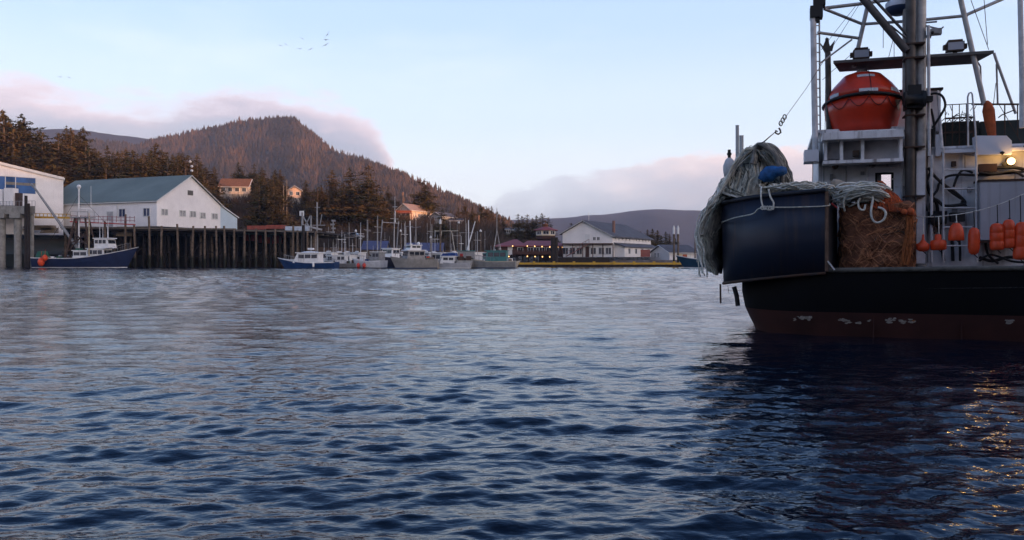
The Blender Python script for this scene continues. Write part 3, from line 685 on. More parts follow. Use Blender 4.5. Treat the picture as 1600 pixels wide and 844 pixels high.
for (px, py, w_, h_), lb in zip([(8, 353, 3.6, 1.2), (62, 356, 5.2, .9), (77, 360, 2.6, 1.0), (197, 362, 3.0, 1.8)], ['bundle of timber planks under the quay deck at the far left', 'long stack of pale timber beneath the yellow gangway', 'short stack of timber below the longer pale one', 'stack of pale lumber under the red railing beside the seiner bow']):
    b = MB(); c = P(px, py, 147.5)
    for k in range(4): b.box(c + Vector((.1 * (k % 2), 0, (k - 1.5) * h_ / 4)), (w_ - .2 * (k % 2), 1.6, h_ / 4 - .05))
    tag(b.build('lumber_stack', mat('pale_lumber', (.30, .23, .15), .85, var=.4)), lb, 'lumber')
# --- white corner building at far left
cb = thing('cannery_building', 'white flat-topped building with a big blue shutter at the far left', 'building', tuple(P(40, 345, 152)))
a = P(-70, 345, 140); b_ = P(99, 345, 152); z1l = CAMH + (HOR - 261) / F_PX * 150; z1r = CAMH + (HOR - 281) / F_PX * 152
a.z = b_.z = 6.0
bb = Vector((b_.x, b_.y, 6)); aa = Vector((a.x, a.y, 6)); off = Vector((-16, 26, 0))
b = MB(); b.frame8([aa, bb, bb + off, aa + off], [aa + Vector((0, 0, z1l - 4.8)), bb + Vector((0, 0, z1r - 6)), bb + off + Vector((0, 0, z1r - 6)), aa + off + Vector((0, 0, z1l - 4.8))]); b.build('wall', M_siding, cb)
b = MB(); b.bar(aa + Vector((0, -.15, z1l - 4.6)), bb + Vector((.1, -.15, z1r - 5.8)), .5, .35); b.bar(bb + Vector((.12, 0, z1r - 5.8)), bb + off + Vector((.12, 0, z1r - 5.8)), .35, .35); b.build('roof_edge', M_trim, cb)
M_shut = mat('blue_roller_shutter', (.03, .12, .33), .5, var=.35, scale=.6)
dsh = add_door(cb, a, b_, .585, 13.6, 4.9, 2.9, M_shut, 'wide blue shutter with a faded band', 'shutter')
dw = (bb - aa).normalized(); nb_ = Vector((dw.y, -dw.x, 0)); cc = aa + dw * ((bb - aa).length * .585)
b = MB(); b.box(Vector((cc.x, cc.y, 15.3)) + nb_ * .075, (4.8, .02, .5), math.atan2(dw.y, dw.x)); b.build('faded_band', mat('faded_brown_band', (.22, .20, .17)), dsh)
add_door(cb, a, b_, .42, 13.6, 4.0, 2.9, M_shut, name='shutter')
# --- concrete loading quay
q = thing('loading_quay', 'raised concrete loading quay on round columns at the left edge', 'quay', tuple(P(20, 418, 141)))
b = MB(); b.frame8([P(-60, 336, 140.8), P(55, 334, 140.8), P(55, 334, 150), P(-60, 336, 150)], [P(-60, 322, 140.8), P(55, 322, 140.8), P(55, 322, 150), P(-60, 322, 150)]); b.build('quay_slab', M_conc, q)
for px, w_ in ((-30, .6), (3, .62), (28, .62), (50, .34)):
    b = MB(); p0 = P(px, 419, 141.6); p0.z = -2; b.tube([p0, P(px, 335, 141.6)], w_, 12); b.build('column', M_conc, q)
b = MB(); b.box(P(28, 337, 141.5), (1.9, 1.9, .9)); b.box(P(3, 337, 141.5), (1.9, 1.9, .9)); b.build('column_cap', M_conc, q)
b = MB(); b.bar(P(-30, 315, 140.9), P(55, 314, 140.9), .06)
for px in range(-30, 56, 5): b.bar(P(px, 322, 140.9), P(px, 314.5, 140.9), .05)
b.build('guard_rail', M_alu, q)
b = MB(); b.box(P(-2, 309, 143), (2.6, 2, 2.9)); b.box(P(17.5, 308, 142.5), (1.6, 1.6, 3.1)); b.build('control_cabin', M_siding, q)
b = MB(); b.box(P(28, 312, 142.8), (1.1, 1.0, 2.3)); b.box(P(28, 308.5, 142.2), (.6, .2, .7)); b.build('equipment_box', M_steel, q)
for px, ty in ((40.5, 306), (44.5, 318)):
    b = MB(); p0 = P(px, 419, 140.2); p0.z = -2; b.tube([p0, P(px, ty, 140.2)], .30, 9, r2=.26); b.build('fender_pile', M_wood2, q)
b = MB(); b.tube([P(38.6, 321, 140.1), P(38.6, 304, 140.1)], .10, 6); b.build('lamp_tube', M_trim, q)
# --- hillside houses
def house(name, label, px0, px1, ytop, yeave, ybase, d, wallm, roofm, yaw=0.0, depth=8, nw=3, group=None):
    d = min((abs(P(px0, ybase, q).z - ground((px0 + px1) / 2, q)) + .03 * abs(q - d), q) for q in range(200, 252, 2))[1]
    A_ = P(px0, ybase, d); B_ = P(px1, ybase, d)
    L = (B_ - A_).length; c = (A_ + B_) / 2; dv = Vector((math.cos(yaw), math.sin(yaw), 0)); A_ = c - dv * L / 2; B_ = c + dv * L / 2
    ze = CAMH + (HOR - yeave) / F_PX * d; zr = CAMH + (HOR - ytop) / F_PX * d; zb = A_.z
    root = thing(name, label, 'house', (c.x, c.y, zb), group)
    f = MB(); n = Vector((dv.y, -dv.x, 0)); gz = ground((px0 + px1) / 2, d) - 2
    f.prism([Vector((A_.x, A_.y, gz)), Vector((B_.x, B_.y, gz)), Vector((B_.x, B_.y, zb)), Vector((A_.x, A_.y, zb))], -n * depth); f.build('foundation', M_conc, root)
    return root, A_, B_, zb, ze, zr, n, dv
def house_g(*a, **k):   # gable to the water
    root, A_, B_, zb, ze, zr, n, dv = house(*a, **k)
    gable(root, (A_.x, A_.y), (B_.x, B_.y), k.get('depth', 8), zb, ze, zr, a[8], a[9], over=.4)
    for i in range(k.get('nw', 3)): add_window(root, A_, B_, (i + .5) / k.get('nw', 3), lerp(zb, ze, .55), 1.0, 1.1)
    return root
def house_l(*a, **k):   # long side to the water, ridge parallel
    root, A_, B_, zb, ze, zr, n, dv = house(*a, **k); dp = k.get('depth', 8)
    S = B_; T_ = B_ - n * dp
    gable(root, (S.x, S.y), (T_.x, T_.y), (B_ - A_).length, zb, ze, zr, a[8], a[9], over=.5)
    for i in range(k.get('nw', 3)): add_window(root, A_, B_, (i + .5) / k.get('nw', 3), lerp(zb, ze, .55), 1.2, 1.2)
    for u in (.3, .7): add_window(root, S, T_, u, lerp(zb, ze, .55), 1.0, 1.1)
    return root
M_rust = mat('rust_brown_roof', (.24, .105, .05), .85, var=.3)
M_pinkw = mat('pale_stucco_wall', (.62, .52, .44), .8)
h1 = house_l('hillside_house', 'hillside house with a broad rust-brown roof among the spruces', 344, 386, 278, 291, 303, 236, M_pinkw, M_rust, yaw=.15, depth=10, nw=4)
h2 = house_g('hillside_house', 'small house with a blue-grey roof in the gap between spruce stands', 450, 470, 291, 297, 309, 232, mat('peach_wall', (.70, .48, .36), .8), mat('slate_blue_roof', (.13, .15, .24), .7), yaw=.35, depth=9, nw=2)
h3 = house_g('hillside_house', 'large sunlit house with red balcony under the lone umbrella spruce', 619, 643, 319, 328, 343, 222, mat('warm_white_wall', (.72, .55, .42), .8), mat('pale_brown_roof', (.36, .25, .21), .8), yaw=-.45, depth=13, nw=3)
dh3 = h3.location.y; b = MB(); p = P(631, 333, dh3 - 2.5); b.box(p, (5.0, 2.0, .2)); b.box(p + Vector((0, -.95, .45)), (5.0, .1, .6)); b.box(p + Vector((2.4, 0, -1.0)), (.2, .2, 2.0)); b.box(p + Vector((-2.4, 0, -1.0)), (.2, .2, 2.0)); b.build('balcony', mat('red_brown_balcony', (.34, .09, .05), .8), h3)
house_g('hillside_house', 'grey gabled house half hidden by the dark green spruce', 670, 692, 332, 338, 345, 240, mat('grey_wall', (.36, .34, .33), .8), M_roofg, yaw=-.5, depth=8, nw=2)
house_l('hillside_house', 'low pale house catching sun just right of the dark green spruce', 703, 721, 342, 345, 350, 240, mat('peach_wall', (.70, .48, .36), .8), M_roofg, depth=7, nw=3)
house_l('hillside_house', 'white two-storey house, left of the pair beside the red tower', 803, 818, 355, 360, 371, 215, M_wall_w, M_trim, yaw=-.3, depth=7, nw=3)
house_l('hillside_house', 'pale house with hipped grey roof, right of the pair beside the red tower', 819, 837, 360, 364, 372, 220, mat('cream_grey_wall', (.55, .52, .46), .8), M_roofg, depth=7, nw=2)
house_l('hillside_house', 'tiny dark-roofed house at the low right end of the wooded slope', 791, 798, 357, 359, 363, 250, M_pinkw, M_roofg, depth=6, nw=1)
# --- restaurant with red roof and eight-sided tower
rs = thing('waterfront_restaurant', 'low brown timber restaurant on piles with a red roof and string of lamps', 'restaurant', tuple(P(830, 402, 168)))
Yr = 166
A_ = P(778, 400, Yr); B_ = P(880, 400, Yr); zb = P(800, 398, Yr).z; zm = P(800, 384, Yr).z
b = MB(); b.frame8([A_, B_, B_ + Vector((0, 11, 0)), A_ + Vector((0, 11, 0))], [Vector((A_.x, Yr, zm)), Vector((B_.x, Yr, zm)), Vector((B_.x, Yr + 11, zm)), Vector((A_.x, Yr + 11, zm))]); 
b.build('wall', M_brown, rs)
b = MB(); 
def hip(b, x0, x1, y0, y1, z0, z1, ov, rx0, rx1, ry):
    v = [(x0 - ov, y0 - ov, z0), (x1 + ov, y0 - ov, z0), (x1 + ov, y1 + ov, z0), (x0 - ov, y1 + ov, z0), (rx0, ry, z1), (rx1, ry, z1), (x0 - ov, y0 - ov, z0 - .2), (x1 + ov, y0 - ov, z0 - .2), (x1 + ov, y1 + ov, z0 - .2), (x0 - ov, y1 + ov, z0 - .2)]
    b.add(v, [(0, 1, 5, 4), (1, 2, 5), (2, 3, 4, 5), (3, 0, 4), (6, 7, 1, 0), (7, 8, 2, 1), (8, 9, 3, 2), (9, 6, 0, 3), (9, 8, 7, 6)])
hip(b, A_.x, P(818, 0, Yr).x, Yr, Yr + 11, zm, P(805, 374, Yr + 5).z, .8, P(803, 0, Yr + 5).x, P(808, 0, Yr + 5).x, Yr + 5.5)
hip(b, P(819.5, 0, Yr).x, B_.x, Yr + .3, Yr + 11, zm + .02, P(840, 376, Yr + 5).z, .8, P(824, 0, Yr + 5).x, P(866, 0, Yr + 5).x, Yr + 5.5)
b.build('roof', M_roofr, rs)
for px in (797,): add_door(rs, A_, B_, (px - 778) / 102, zb - .1, .9, 1.9, M_trim)
for px in (813, 829, 838, 847, 858, 869): add_window(rs, A_, B_, (px - 778) / 102, lerp(zb, zm, .55), 1.1, .9)
b = MB(); b.box(((A_.x + B_.x) / 2 + 2, Yr - 1.6, P(0, 397, Yr).z), (B_.x - A_.x - 3, 3.0, .2)); 
for k in range(14): b.box((lerp(A_.x + 3, B_.x, k / 13), Yr - 3.0, P(0, 394.5, Yr).z), (.09, .09, 1.0))
b.box(((A_.x + B_.x) / 2 + 2, Yr - 3.0, P(0, 391.5, Yr).z), (B_.x - A_.x - 3, .1, .1)); b.box(((A_.x + B_.x) / 2 + 2, Yr - 3.02, P(0, 394.8, Yr).z), (B_.x - A_.x - 3, .06, .55)); b.build('deck', M_brown, rs)
for k in range(12):
    b = MB(); x = lerp(A_.x + .5, B_.x - .3, k / 11); b.tube([(x, Yr - 2, -1), (x, Yr - 2, P(0, 398, Yr).z)], .16, 7); b.build('piling', M_wood2, rs)
for px, py in [(801, 384.6), (824, 384.6), (835.5, 385), (847, 385.5), (859, 386), (871.5, 386.3), (879, 386.5), (795, 401), (824, 400.6), (836, 401), (847.5, 401.3), (859, 401.6)]:
    b = MB(); b.ball(P(px, py, Yr - 3.4), .12, 8); b.bar(P(px, py, Yr - 3.4), P(px, py - 1.2, Yr - 3.0), .03); b.build('lamp', M_warmlamp, rs)
# tower
tw = thing('lookout_tower', 'eight-sided lookout with cream windows, red roof and stubby cupola above the restaurant', 'tower', tuple(P(852.5, 376, 180)))
Yt = 182; c0 = P(852.5, 0, Yt); z = lambda py: P(0, py, Yt).z
O8 = Matrix.Rotation(R(22.5), 3, 'Z')
b = MB(); b.lathe((c0.x, Yt, 0), [(1.6, 1), (1.6, z(376)), (2.3, z(373.5)), (2.35, z(368.5))], 8, M=O8); b.sm = [False] * len(b.sm); b.build('base', M_brown, tw)
b = MB(); b.lathe((c0.x, Yt, 0), [(2.25, z(368.5)), (2.25, z(360))], 8, M=O8); b.sm = [False] * len(b.sm); b.build('wall', M_cream, tw)
for k in range(8):
    a = R(22.5) + R(45) * k; a2 = a + R(45); p = Vector((c0.x + 2.25 * math.cos(a), Yt + 2.25 * math.sin(a), 0)); p2 = Vector((c0.x + 2.25 * math.cos(a2), Yt + 2.25 * math.sin(a2), 0))
    if p.y + p2.y < 2 * Yt + 1: add_window(tw, p, p2, .5, z(364), 1.3, .75)
b = MB(); b.lathe((c0.x, Yt, 0), [(2.95, z(360.4)), (2.95, z(359.6)), (.75, z(354.5))], 8, M=O8); b.sm = [False] * len(b.sm); b.build('roof', M_roofr, tw)
b = MB(); b.lathe((c0.x, Yt, 0), [(.5, z(354.8)), (.5, z(351.5)), (.7, z(351.2)), (.1, z(349))], 8); b.tube([(c0.x, Yt, z(349.5)), (c0.x, Yt, z(345.5))], .06); b.build('cupola', M_rust, tw)
# --- white L-shaped cannery house with grey roof, right of the restaurant
wb = thing('white_boathouse', 'two-storey white waterfront house with grey shingle roof and outside stair', 'boathouse', tuple(P(925, 404, 165)))
A_ = P(879, 402, 160); B_ = P(957, 402, 158); zb = 1.9; ze = P(0, 365, 159).z; zr = P(0, 346.5, 160).z
dv = (B_ - A_).normalized(); yaw = 0.0
# gable faces the water; the body runs back to the right
dirb = Vector((P(1017, 0, 181).x - B_.x, 181 - B_.y, 0)); Lb = dirb.length; dirb.normalize(); g1 = Vector((A_.x, A_.y, 0)); g2 = Vector((B_.x, B_.y, 0)); gm_ = g1.lerp(g2, .42)
Z = lambda v, z: Vector((v.x, v.y, z)); bk_ = dirb * Lb
b = MB(); b.prism([Z(g1, zb), Z(g2, zb), Z(g2, ze - .6), Z(gm_, zr), Z(g1, ze)], bk_); b.build('wall', M_wall_w, wb)
b = MB()
for E, zz in ((g1, ze), (g2, ze - .6)):
    out = (E - gm_).normalized(); sl = (zr - zz) / (E - gm_).length; e = E + out * .5
    b.prism([Z(e, zz - sl * .5 + .05) - dirb * .5, Z(gm_, zr + .05) - dirb * .5, Z(gm_, zr + .3) - dirb * .5, Z(e, zz - sl * .5 + .3) - dirb * .5], bk_ + dirb)
b.build('roof', M_roofg, wb)
b = MB()
for E, zz in ((g1, ze), (g2, ze - .6)):
    out = (E - gm_).normalized(); sl = (zr - zz) / (E - gm_).length; e = E + out * .5; b.bar(Z(e, zz - sl * .5 + .15) - dirb * .55, Z(gm_, zr + .15) - dirb * .55, .08, .32)
b.build('roof_trim', M_trim, wb)
# porch recess line and posts
b = MB(); zf = P(0, 382, 159).z; b.prism([Z(g1, zf) - dirb * .0 + Vector((0, -.9, 0)), Z(g2, zf) + Vector((0, -.9, 0)), Z(g2, zf + .22) + Vector((0, -.9, 0)), Z(g1, zf + .22) + Vector((0, -.9, 0))], (0, .9, 0))
for k in range(6): q_ = g1.lerp(g2, k / 5); b.box((q_.x, q_.y - .8, (zb + zf) / 2), (.16, .16, zf - zb))
b.build('porch', M_brown, wb)
for u in (.06, .2, .34, .62, .78, .92): add_window(wb, g1, g2, u, 3.1, 1.1, 1.3)
add_window(wb, g1, g2, .64, P(0, 373, 159).z, .55, .65); add_window(wb, g1, g2, .72, P(0, 373, 159).z, .55, .65)
add_door(wb, g1, g2, .5, zf + .2, .8, 1.7, M_trim); add_window(wb, g1, g2, .502, zf + 1.3, .45, .6)
add_door(wb, g1, g2, .5, zb, .9, 2.1, M_brown)
b = MB(); s0 = Vector((lerp(g1.x, g2.x, .52), g1.y - 1.5, zf + .1)); s1 = Vector((lerp(g1.x, g2.x, .06), g1.y - 1.6, zb + .1))
for off_ in (0, .9): b.bar(s0 + Vector((0, -off_, 0)), s1 + Vector((0, -off_, 0)), .1, .28)
for k in range(14): b.box(s0.lerp(s1, k / 13) + Vector((0, -.45, .05)), (.3, .9, .05))
b.bar(s0 + Vector((0, -.9, .9)), s1 + Vector((0, -.9, .9)), .07)
for k in range(8): q_ = s0.lerp(s1, k / 7) + Vector((0, -.9, 0)); b.bar(q_, q_ + Vector((0, 0, .9)), .06)
b.build('staircase', mat('red_brown_stair', (.22, .09, .07), .8), wb)
# side dormer wall strips and lower lean-to roof on the right side
S0, S1 = g2, g2 + bk_; nS = Vector((dirb.y, -dirb.x, 0))
b = MB(); b.prism([Z(S0 + nS * .01, zf + .2) - dirb * -.8, Z(S0 + nS * 2.4, zf - .55) + dirb * .8, Z(S0 + nS * 2.4, zf - .4) + dirb * .8, Z(S0 + nS * .01, zf + .38) + dirb * .8], dirb * (Lb - 1.5)); b.build('lower_roof', M_roofg, wb)
b = MB(); b.prism([Z(S0 + nS * 2.0, zb) + dirb * 1.5, Z(S0, zb) + dirb * 1.5, Z(S0, zf) + dirb * 1.5, Z(S0 + nS * 2.0, zf - .5) + dirb * 1.5], dirb * (Lb - 3)); b.build('side_wall', M_wall_w, wb)
for k in range(11):
    if k == 5: continue
    add_window(wb, S0, S1, (k + .7) / 11.5, zf + 1.25, .5, .6)
for k in range(5): add_window(wb, S0 + nS * 2.0, S1 + nS * 2.0, (k + 1) / 6, zb + 1.2, 1.2, 1.1)
b = MB(); cq = S0.lerp(S1, .16) - nS * 1.2; b.tube([Z(cq, ze - .4), Z(cq, P(0, 346, 165).z)], .3, 8); b.build('chimney_pipe', mat('copper_flue', (.25, .13, .10), .6), wb)
b = MB(); cq = gm_ + dirb * 3; b.tube([Z(cq, zr), Z(cq, P(0, 331, 162).z)], .05, 5); b.build('antenna', M_trim, wb)
b = MB(); cq = S0.lerp(S1, .5) + nS * 2.5; b.box(Z(cq, zb + .8), (2.2, 1.4, 1.5)); tag(b.build('red_crate', mat('brick_red_crate', (.30, .10, .08))), 'brick red crate against the right side of the white boathouse', 'crate')
# quay wall and pilings under these houses
qy = thing('dark_quay_wall', 'low dark timber quay wall under the restaurant and white boathouse', 'quay', tuple(P(900, 408, 163)))
b = MB(); b.prism([(P(868, 0, 157).x, 156.5, -1), (P(952, 0, 157).x, 156.5, -1), (P(952, 0, 157).x, 156.5, 1.75), (P(868, 0, 157).x, 156.5, 1.75)], (0, 16, 0)); b.build('timber_face', M_wood2, qy)
b = MB(); b.prism([(P(952.2, 0, 161).x, 160, -1), (P(1072, 0, 161).x, 162, -1), (P(1072, 0, 161).x, 162, 1.3), (P(952.2, 0, 161).x, 160, 1.3)], (0, 30, 0)); b.build('grey_apron', mat('grey_rough_apron', (.17, .16, .17), .95, var=.5, scale=.8), qy)
b = MB()
for px in (864, 868.5): b.tube([(P(px, 0, 154).x, 154, -1.5), P(px, 371, 154)], .42, 8)
tag(b.build('mooring_dolphin', M_wood2), 'pair of thick dark mooring piles in front of the restaurant roof', 'piling')
# small shed
sh = thing('small_shed', 'small single-storey white shed with grey roof at the end of the quay', 'shed', tuple(P(1035, 404, 170)))
A_ = P(1017, 404, 172); B_ = P(1046, 404, 166); A_.z = B_.z = 1.3
gd2 = gable(sh, (A_.x, A_.y), (B_.x, B_.y), 7, 1.3, P(0, 396, 168).z + .2, P(0, 384, 168).z, M_wall_w, M_roofg, over=.35)
add_window(sh, A_, B_, .25, 2.3, .5, .9); add_window(sh, A_, B_, .42, 2.3, .5, .9)
b = MB(); Sx = gd2['B']; Sb = gd2['Bb']; 
add_door(sh, Sx, Sb, .35, 1.3, 1.5, 1.5, M_cream, 'cream roller door'); add_door(sh, Sx, Sb, .7, 1.3, 1.0, 1.5, M_trim)
b = MB(); p = P(1067, 404, 168); b.box((p.x, p.y, 1.9), (1.5, 1.2, 1.1)); b.ball((p.x - .1, p.y, 2.6), .45, 7); tag(b.build('orange_gear_pile', mat('orange_red_tarp', (.50, .13, .06), .8, var=.4)), 'orange and red gear heap beside the small shed', 'gear')
# yellow railed float
fd = thing('yellow_float', 'long low breakwater float with yellow kerb in front of the white boathouse', 'float', tuple(P(930, 416, 150)))
xa, xb = P(803, 0, 150).x, P(1084, 0, 150).x
b = MB(); b.box(((xa + xb) / 2, 151.2, .10), (xb - xa, 3.0, .62)); b.build('float_hull', M_wood2, fd)
b = MB(); b.box(((xa + xb) / 2, 149.75, .66), (xb - xa, .3, .36)); 
for k in range(1, 9): x = lerp(xa, xb, k / 9.0); b.box((x, 149.7, .74), (.45, .42, .62))
b.build('yellow_kerb', M_yellow, fd)
b = MB(); b.box(((xa + xb) / 2, 151.3, .44), (xb - xa, 2.4, .06)); b.build('float_deck', M_plank, fd)
for px, lb in ((1053, 'left of the two tall white-capped piles beside the small shed'), (1059.5, 'right of the two tall white-capped piles beside the small shed')):
    r_ = thing('capped_pile', lb, 'piling', tuple(P(px, 418, 156)), 'white-capped piles by the shed'); b = MB(); p0 = P(px, 418, 156); p0.z = -2; b.tube([p0, P(px, 366, 156)], .2, 9); b.build('pile', M_wood, r_)
    b = MB(); b.lathe(P(px, 366, 156), [(.22, 0), (.24, 1.2), (.02, 1.75)], 10); b.build('pile_cap', M_trim, r_)
b = MB(); b.tube([(P(629.5, 0, 262).x, 262, ground(629, 262)), P(629.5, 300, 262)], .35, 7, r2=.2); b.bar(P(627.5, 303, 262), P(631.5, 303, 262), .15)
tag(b.build('utility_pole', mat('sunlit_pole_wood', (.36, .20, .12), .8)), 'wooden utility pole standing above the sunlit house roof', 'utility pole')
b = MB(); b.tube([(P(748, 0, 255).x, 255, ground(748, 255)), P(748, 336, 255)], .3, 7, r2=.2); b.bar(P(746, 339, 255), P(750, 339, 255), .15)
tag(b.build('utility_pole', mat('sunlit_pole_wood', (.36, .20, .12), .8)), 'shorter utility pole among the small spruces at the right of the slope', 'utility pole')
for px, ty, lb in ((443, 289, 'thin pale pole just left of the blue-roofed house'), (448, 281, 'taller pole with insulators beside the blue-roofed house')):
    b = MB(); b.tube([(P(px, 0, 225).x, 225, ground(px, 225)), P(px, ty, 225)], .16, 6, r2=.12); b.bar(P(px - 2, ty + 3, 225), P(px + 2, ty + 3, 225), .1); tag(b.build('utility_pole', M_plank), lb, 'utility pole')
# parked cars on the shore road above the moored boats
def car(px, py, d, yaw, color, label, cat='car', truck=False):
    p = P(px, py, d); root = thing('parked_car', label, cat, tuple(p)); M = Matrix.Rotation(yaw, 3, 'Z')
    def T(x, y, z): return p + M @ Vector((x, y, z))
    b = MB(); pr = [(-2.2, .45), (2.2, .45), (2.25, .85), (1.2, 1.0), (-2.15, 1.0)]
    b.prism([T(x, -.88, z) for x, z in pr], M @ Vector((0, 1.76, 0))); b.build('body', color, root)
    b = MB(); pr = [(-1.9, 1.0), (1.1, 1.0), (.5, 1.5), (-1.4, 1.52)] if not truck else [(-.6, 1.0), (1.1, 1.0), (.6, 1.6), (-.4, 1.62)]
    b.prism([T(x, -.78, z) for x, z in pr], M @ Vector((0, 1.56, 0))); b.build('window', M_glass, root)
    b = MB(); b.prism([T(x, -.74, z) for x, z in [(-1.35, 1.53), (.45, 1.51), (.42, 1.56), (-1.3, 1.58)]], M @ Vector((0, 1.48, 0))); b.build('roof', color, root)
    for x in (-1.4, 1.4):
        for y in (-.86, .86): b = MB(); b.lathe(T(x, y - .1, .34), [(.33, 0), (.33, .2)], 12, M=M @ Matrix.Rotation(R(-90), 3, 'X')); b.build('wheel', M_black, root)
    return root
b = MB(); x0, x1 = P(482, 0, 178).x, P(770, 0, 182).x
b.frame8([(x0, 172, 1), (x1, 180, 1), (x1, 192, 1), (x0, 190, 1)], [(x0, 175.5, 4.15), (x1, 184, 3.3), (x1, 192, 3.3), (x0, 190, 4.15)]); tag(b.build('shore_road_bank', mat('brown_grass_bank', (.16, .09, .045), .95, var=.5, scale=.9)), kind='structure')
car(519, 373.4, 181, .3, mat('silver_car_paint', (.62, .66, .72), .3, metal=.3), 'silver-white car parked on the bank above the blue-hulled boat')
car(541, 374, 183, .1, mat('dark_car_paint', (.04, .05, .06), .3), 'dark pickup parked right of the silver car', 'pickup', True)
car(553, 374, 185, -.2, mat('grey_car_paint', (.40, .40, .41), .3), 'grey car parked behind the dark pickup')
# blue tarpaulin roofed sheds behind the boats
for px0, px1, y0, y1, lb in ((566, 602, 377, 390, 'low shed with dull blue roof behind the trawlers, left one'), (632, 690, 380, 392, 'long low shed with slate blue roof behind the double-ended mast boats')):
    r_ = thing('float_shed', lb, 'shed', tuple(P(px0, 400, 170))); a_ = P(px0, 0, 172); c_ = P(px1, 0, 172); zt, zbm = P(0, y0, 172).z, P(0, y1, 172).z
    b = MB(); b.prism([(a_.x, 172, 1), (a_.x, 178, 1), (a_.x, 178, zbm), (a_.x, 175, zt - .1), (a_.x, 172, zbm)], (c_.x - a_.x, 0, 0)); b.build('wall', M_plank, r_)
    b = MB(); b.prism([(a_.x - .3, 171.6, zbm - .1), (a_.x - .3, 175, zt), (a_.x - .3, 175, zt + .15), (a_.x - .3, 171.6, zbm + .05)], (c_.x - a_.x + .6, 0, 0)); b.prism([(a_.x - .3, 175, zt), (a_.x - .3, 178.4, zbm - .1), (a_.x - .3, 178.4, zbm + .05), (a_.x - .3, 175, zt + .15)], (c_.x - a_.x + .6, 0, 0)); b.build('roof', mat('dull_blue_roof', (.09, .10, .19), .7), r_)
# unseen shed added behind the camera to keep light off the near boat
ns = thing('added_shade_shed', 'added tall dark shed on piles, unseen behind the camera, shading the near boat', 'shed', (12, -8, 0))
b = MB(); b.box((28, -14, 7.5), (72, 16, 10)); b.build('wall', M_wood2, ns)
b = MB(); b.prism([(-9, -5, 12.4), (-9, -14, 15.5), (-9, -23, 12.4)], (74, 0, 0)); b.build('roof', M_roofg, ns)
for k in range(18): b = MB(); b.tube([(-7 + k * 4.1, -6.4, -3), (-7 + k * 3.8, -6.4, 2.6)], .22, 8); b.build('piling', M_wood, ns)
# ------------------------------------------------------------------ boats in the harbour
class Fr:
    """local frame: x forward, y to port, z up"""
    def __init__(s, p, yaw): s.p = Vector(p); s.M = Matrix.Rotation(yaw, 3, 'Z'); s.yaw = yaw
    def __call__(s, x, y, z): return s.p + s.M @ Vector((x, y, z))
def hull_mesh(b, T, L, B, fb, bow, draft=.5, stern=0.85, rake=.10, n=18, boot=.14, flat=False):
    """levels from keel to sheer; material 0 topsides, 1 boot stripe, 2 deck, 3 rubbing strake"""
    zf = lambda s: fb + (bow - fb) * max(0.0, (s - .35) / .65) ** 2 + .12 * (1 - s) ** 2 * fb
    rows = []
    for i in range(n + 1):
        s = i / n; hb = B / 2 * (stern + (1 - stern) * min(1, s / .3)) * (1 - max(0, (s - .45) / .55) ** 2.3) if not flat else B / 2 * (1 - max(0, (s - .6) / .4) ** 2)
        hb = max(hb, .03); zt = zf(s); row = []
        for k, (zz, wk, rk) in enumerate([(-draft, .35, 0), (0, .80, .02), (boot, .84, .02 + .12 * boot), (lerp(boot, zt, .5), .93, .5), (zt - .14, .985, .92), (zt, 1.0, 1.0)]):
            x = -L / 2 + L * s + rake * L * rk * max(0, (s - .55) / .45) ** 1.5 - (1 - rk) * L * .03 * max(0, (s - .6) / .4)
            row.append((x, hb * (wk if s < .98 else wk), zz))
        rows.append(row)
    nk = 6; vs = []; fs = []; ms = []
    for sgn in (1, -1):
        o = len(vs)
        for row in rows: vs += [T(x, y * sgn, z) for x, y, z in row]
        for i in range(n):
            for k in range(nk - 1):
                a = o + i * nk + k; f = (a, a + nk, a + nk + 1, a + 1); fs.append(f if sgn < 0 else f[::-1]); ms.append(1 if k < 2 else (3 if k == 4 else 0))
    nn_ = (n + 1) * nk
    for k in range(nk - 1): fs.append((k, k + 1, nn_ + k + 1, nn_ + k)); ms.append(1 if k < 2 else 0)
    for f, m_ in zip(fs, ms):
        pass
    o = len(b.v); b.v += vs
    for f, m_ in zip(fs, ms): b.f.append(tuple(i + o for i in f)); b.m.append(m_); b.sm.append(False)
    dk = []
    for i in range(n):
        a, c = rows[i], rows[i + 1]; dz = -.16
        q = [T(a[5][0], a[5][1] * .97, a[5][2] + dz), T(a[5][0], -a[5][1] * .97, a[5][2] + dz), T(c[5][0], -c[5][1] * .97, c[5][2] + dz), T(c[5][0], c[5][1] * .97, c[5][2] + dz)]
        b.add(q, [(0, 1, 2, 3)], 2)
    return zf
M_deck = mat('worn_boat_deck', (.26, .25, .23), .8, var=.4, scale=2)
M_navy = mat('navy_hull_paint', (.012, .022, .070), .4, var=.3, scale=1)
M_dblue = mat('dark_blue_hull', (.010, .012, .028), .4, var=.3)
M_bblue = mat('blue_hull_paint', (.015, .05, .15), .4, var=.3)
M_greyh = mat('grey_aluminium_hull', (.30, .30, .29), .45, metal=.25, var=.25)
M_cream2 = mat('buff_hull_paint', (.52, .46, .36), .5, var=.2)
M_tealp = mat('teal_cabin_paint', (.05, .20, .20), .5, var=.25)
M_bluetarp = mat('blue_tarp', (.02, .07, .28), .6, var=.4)
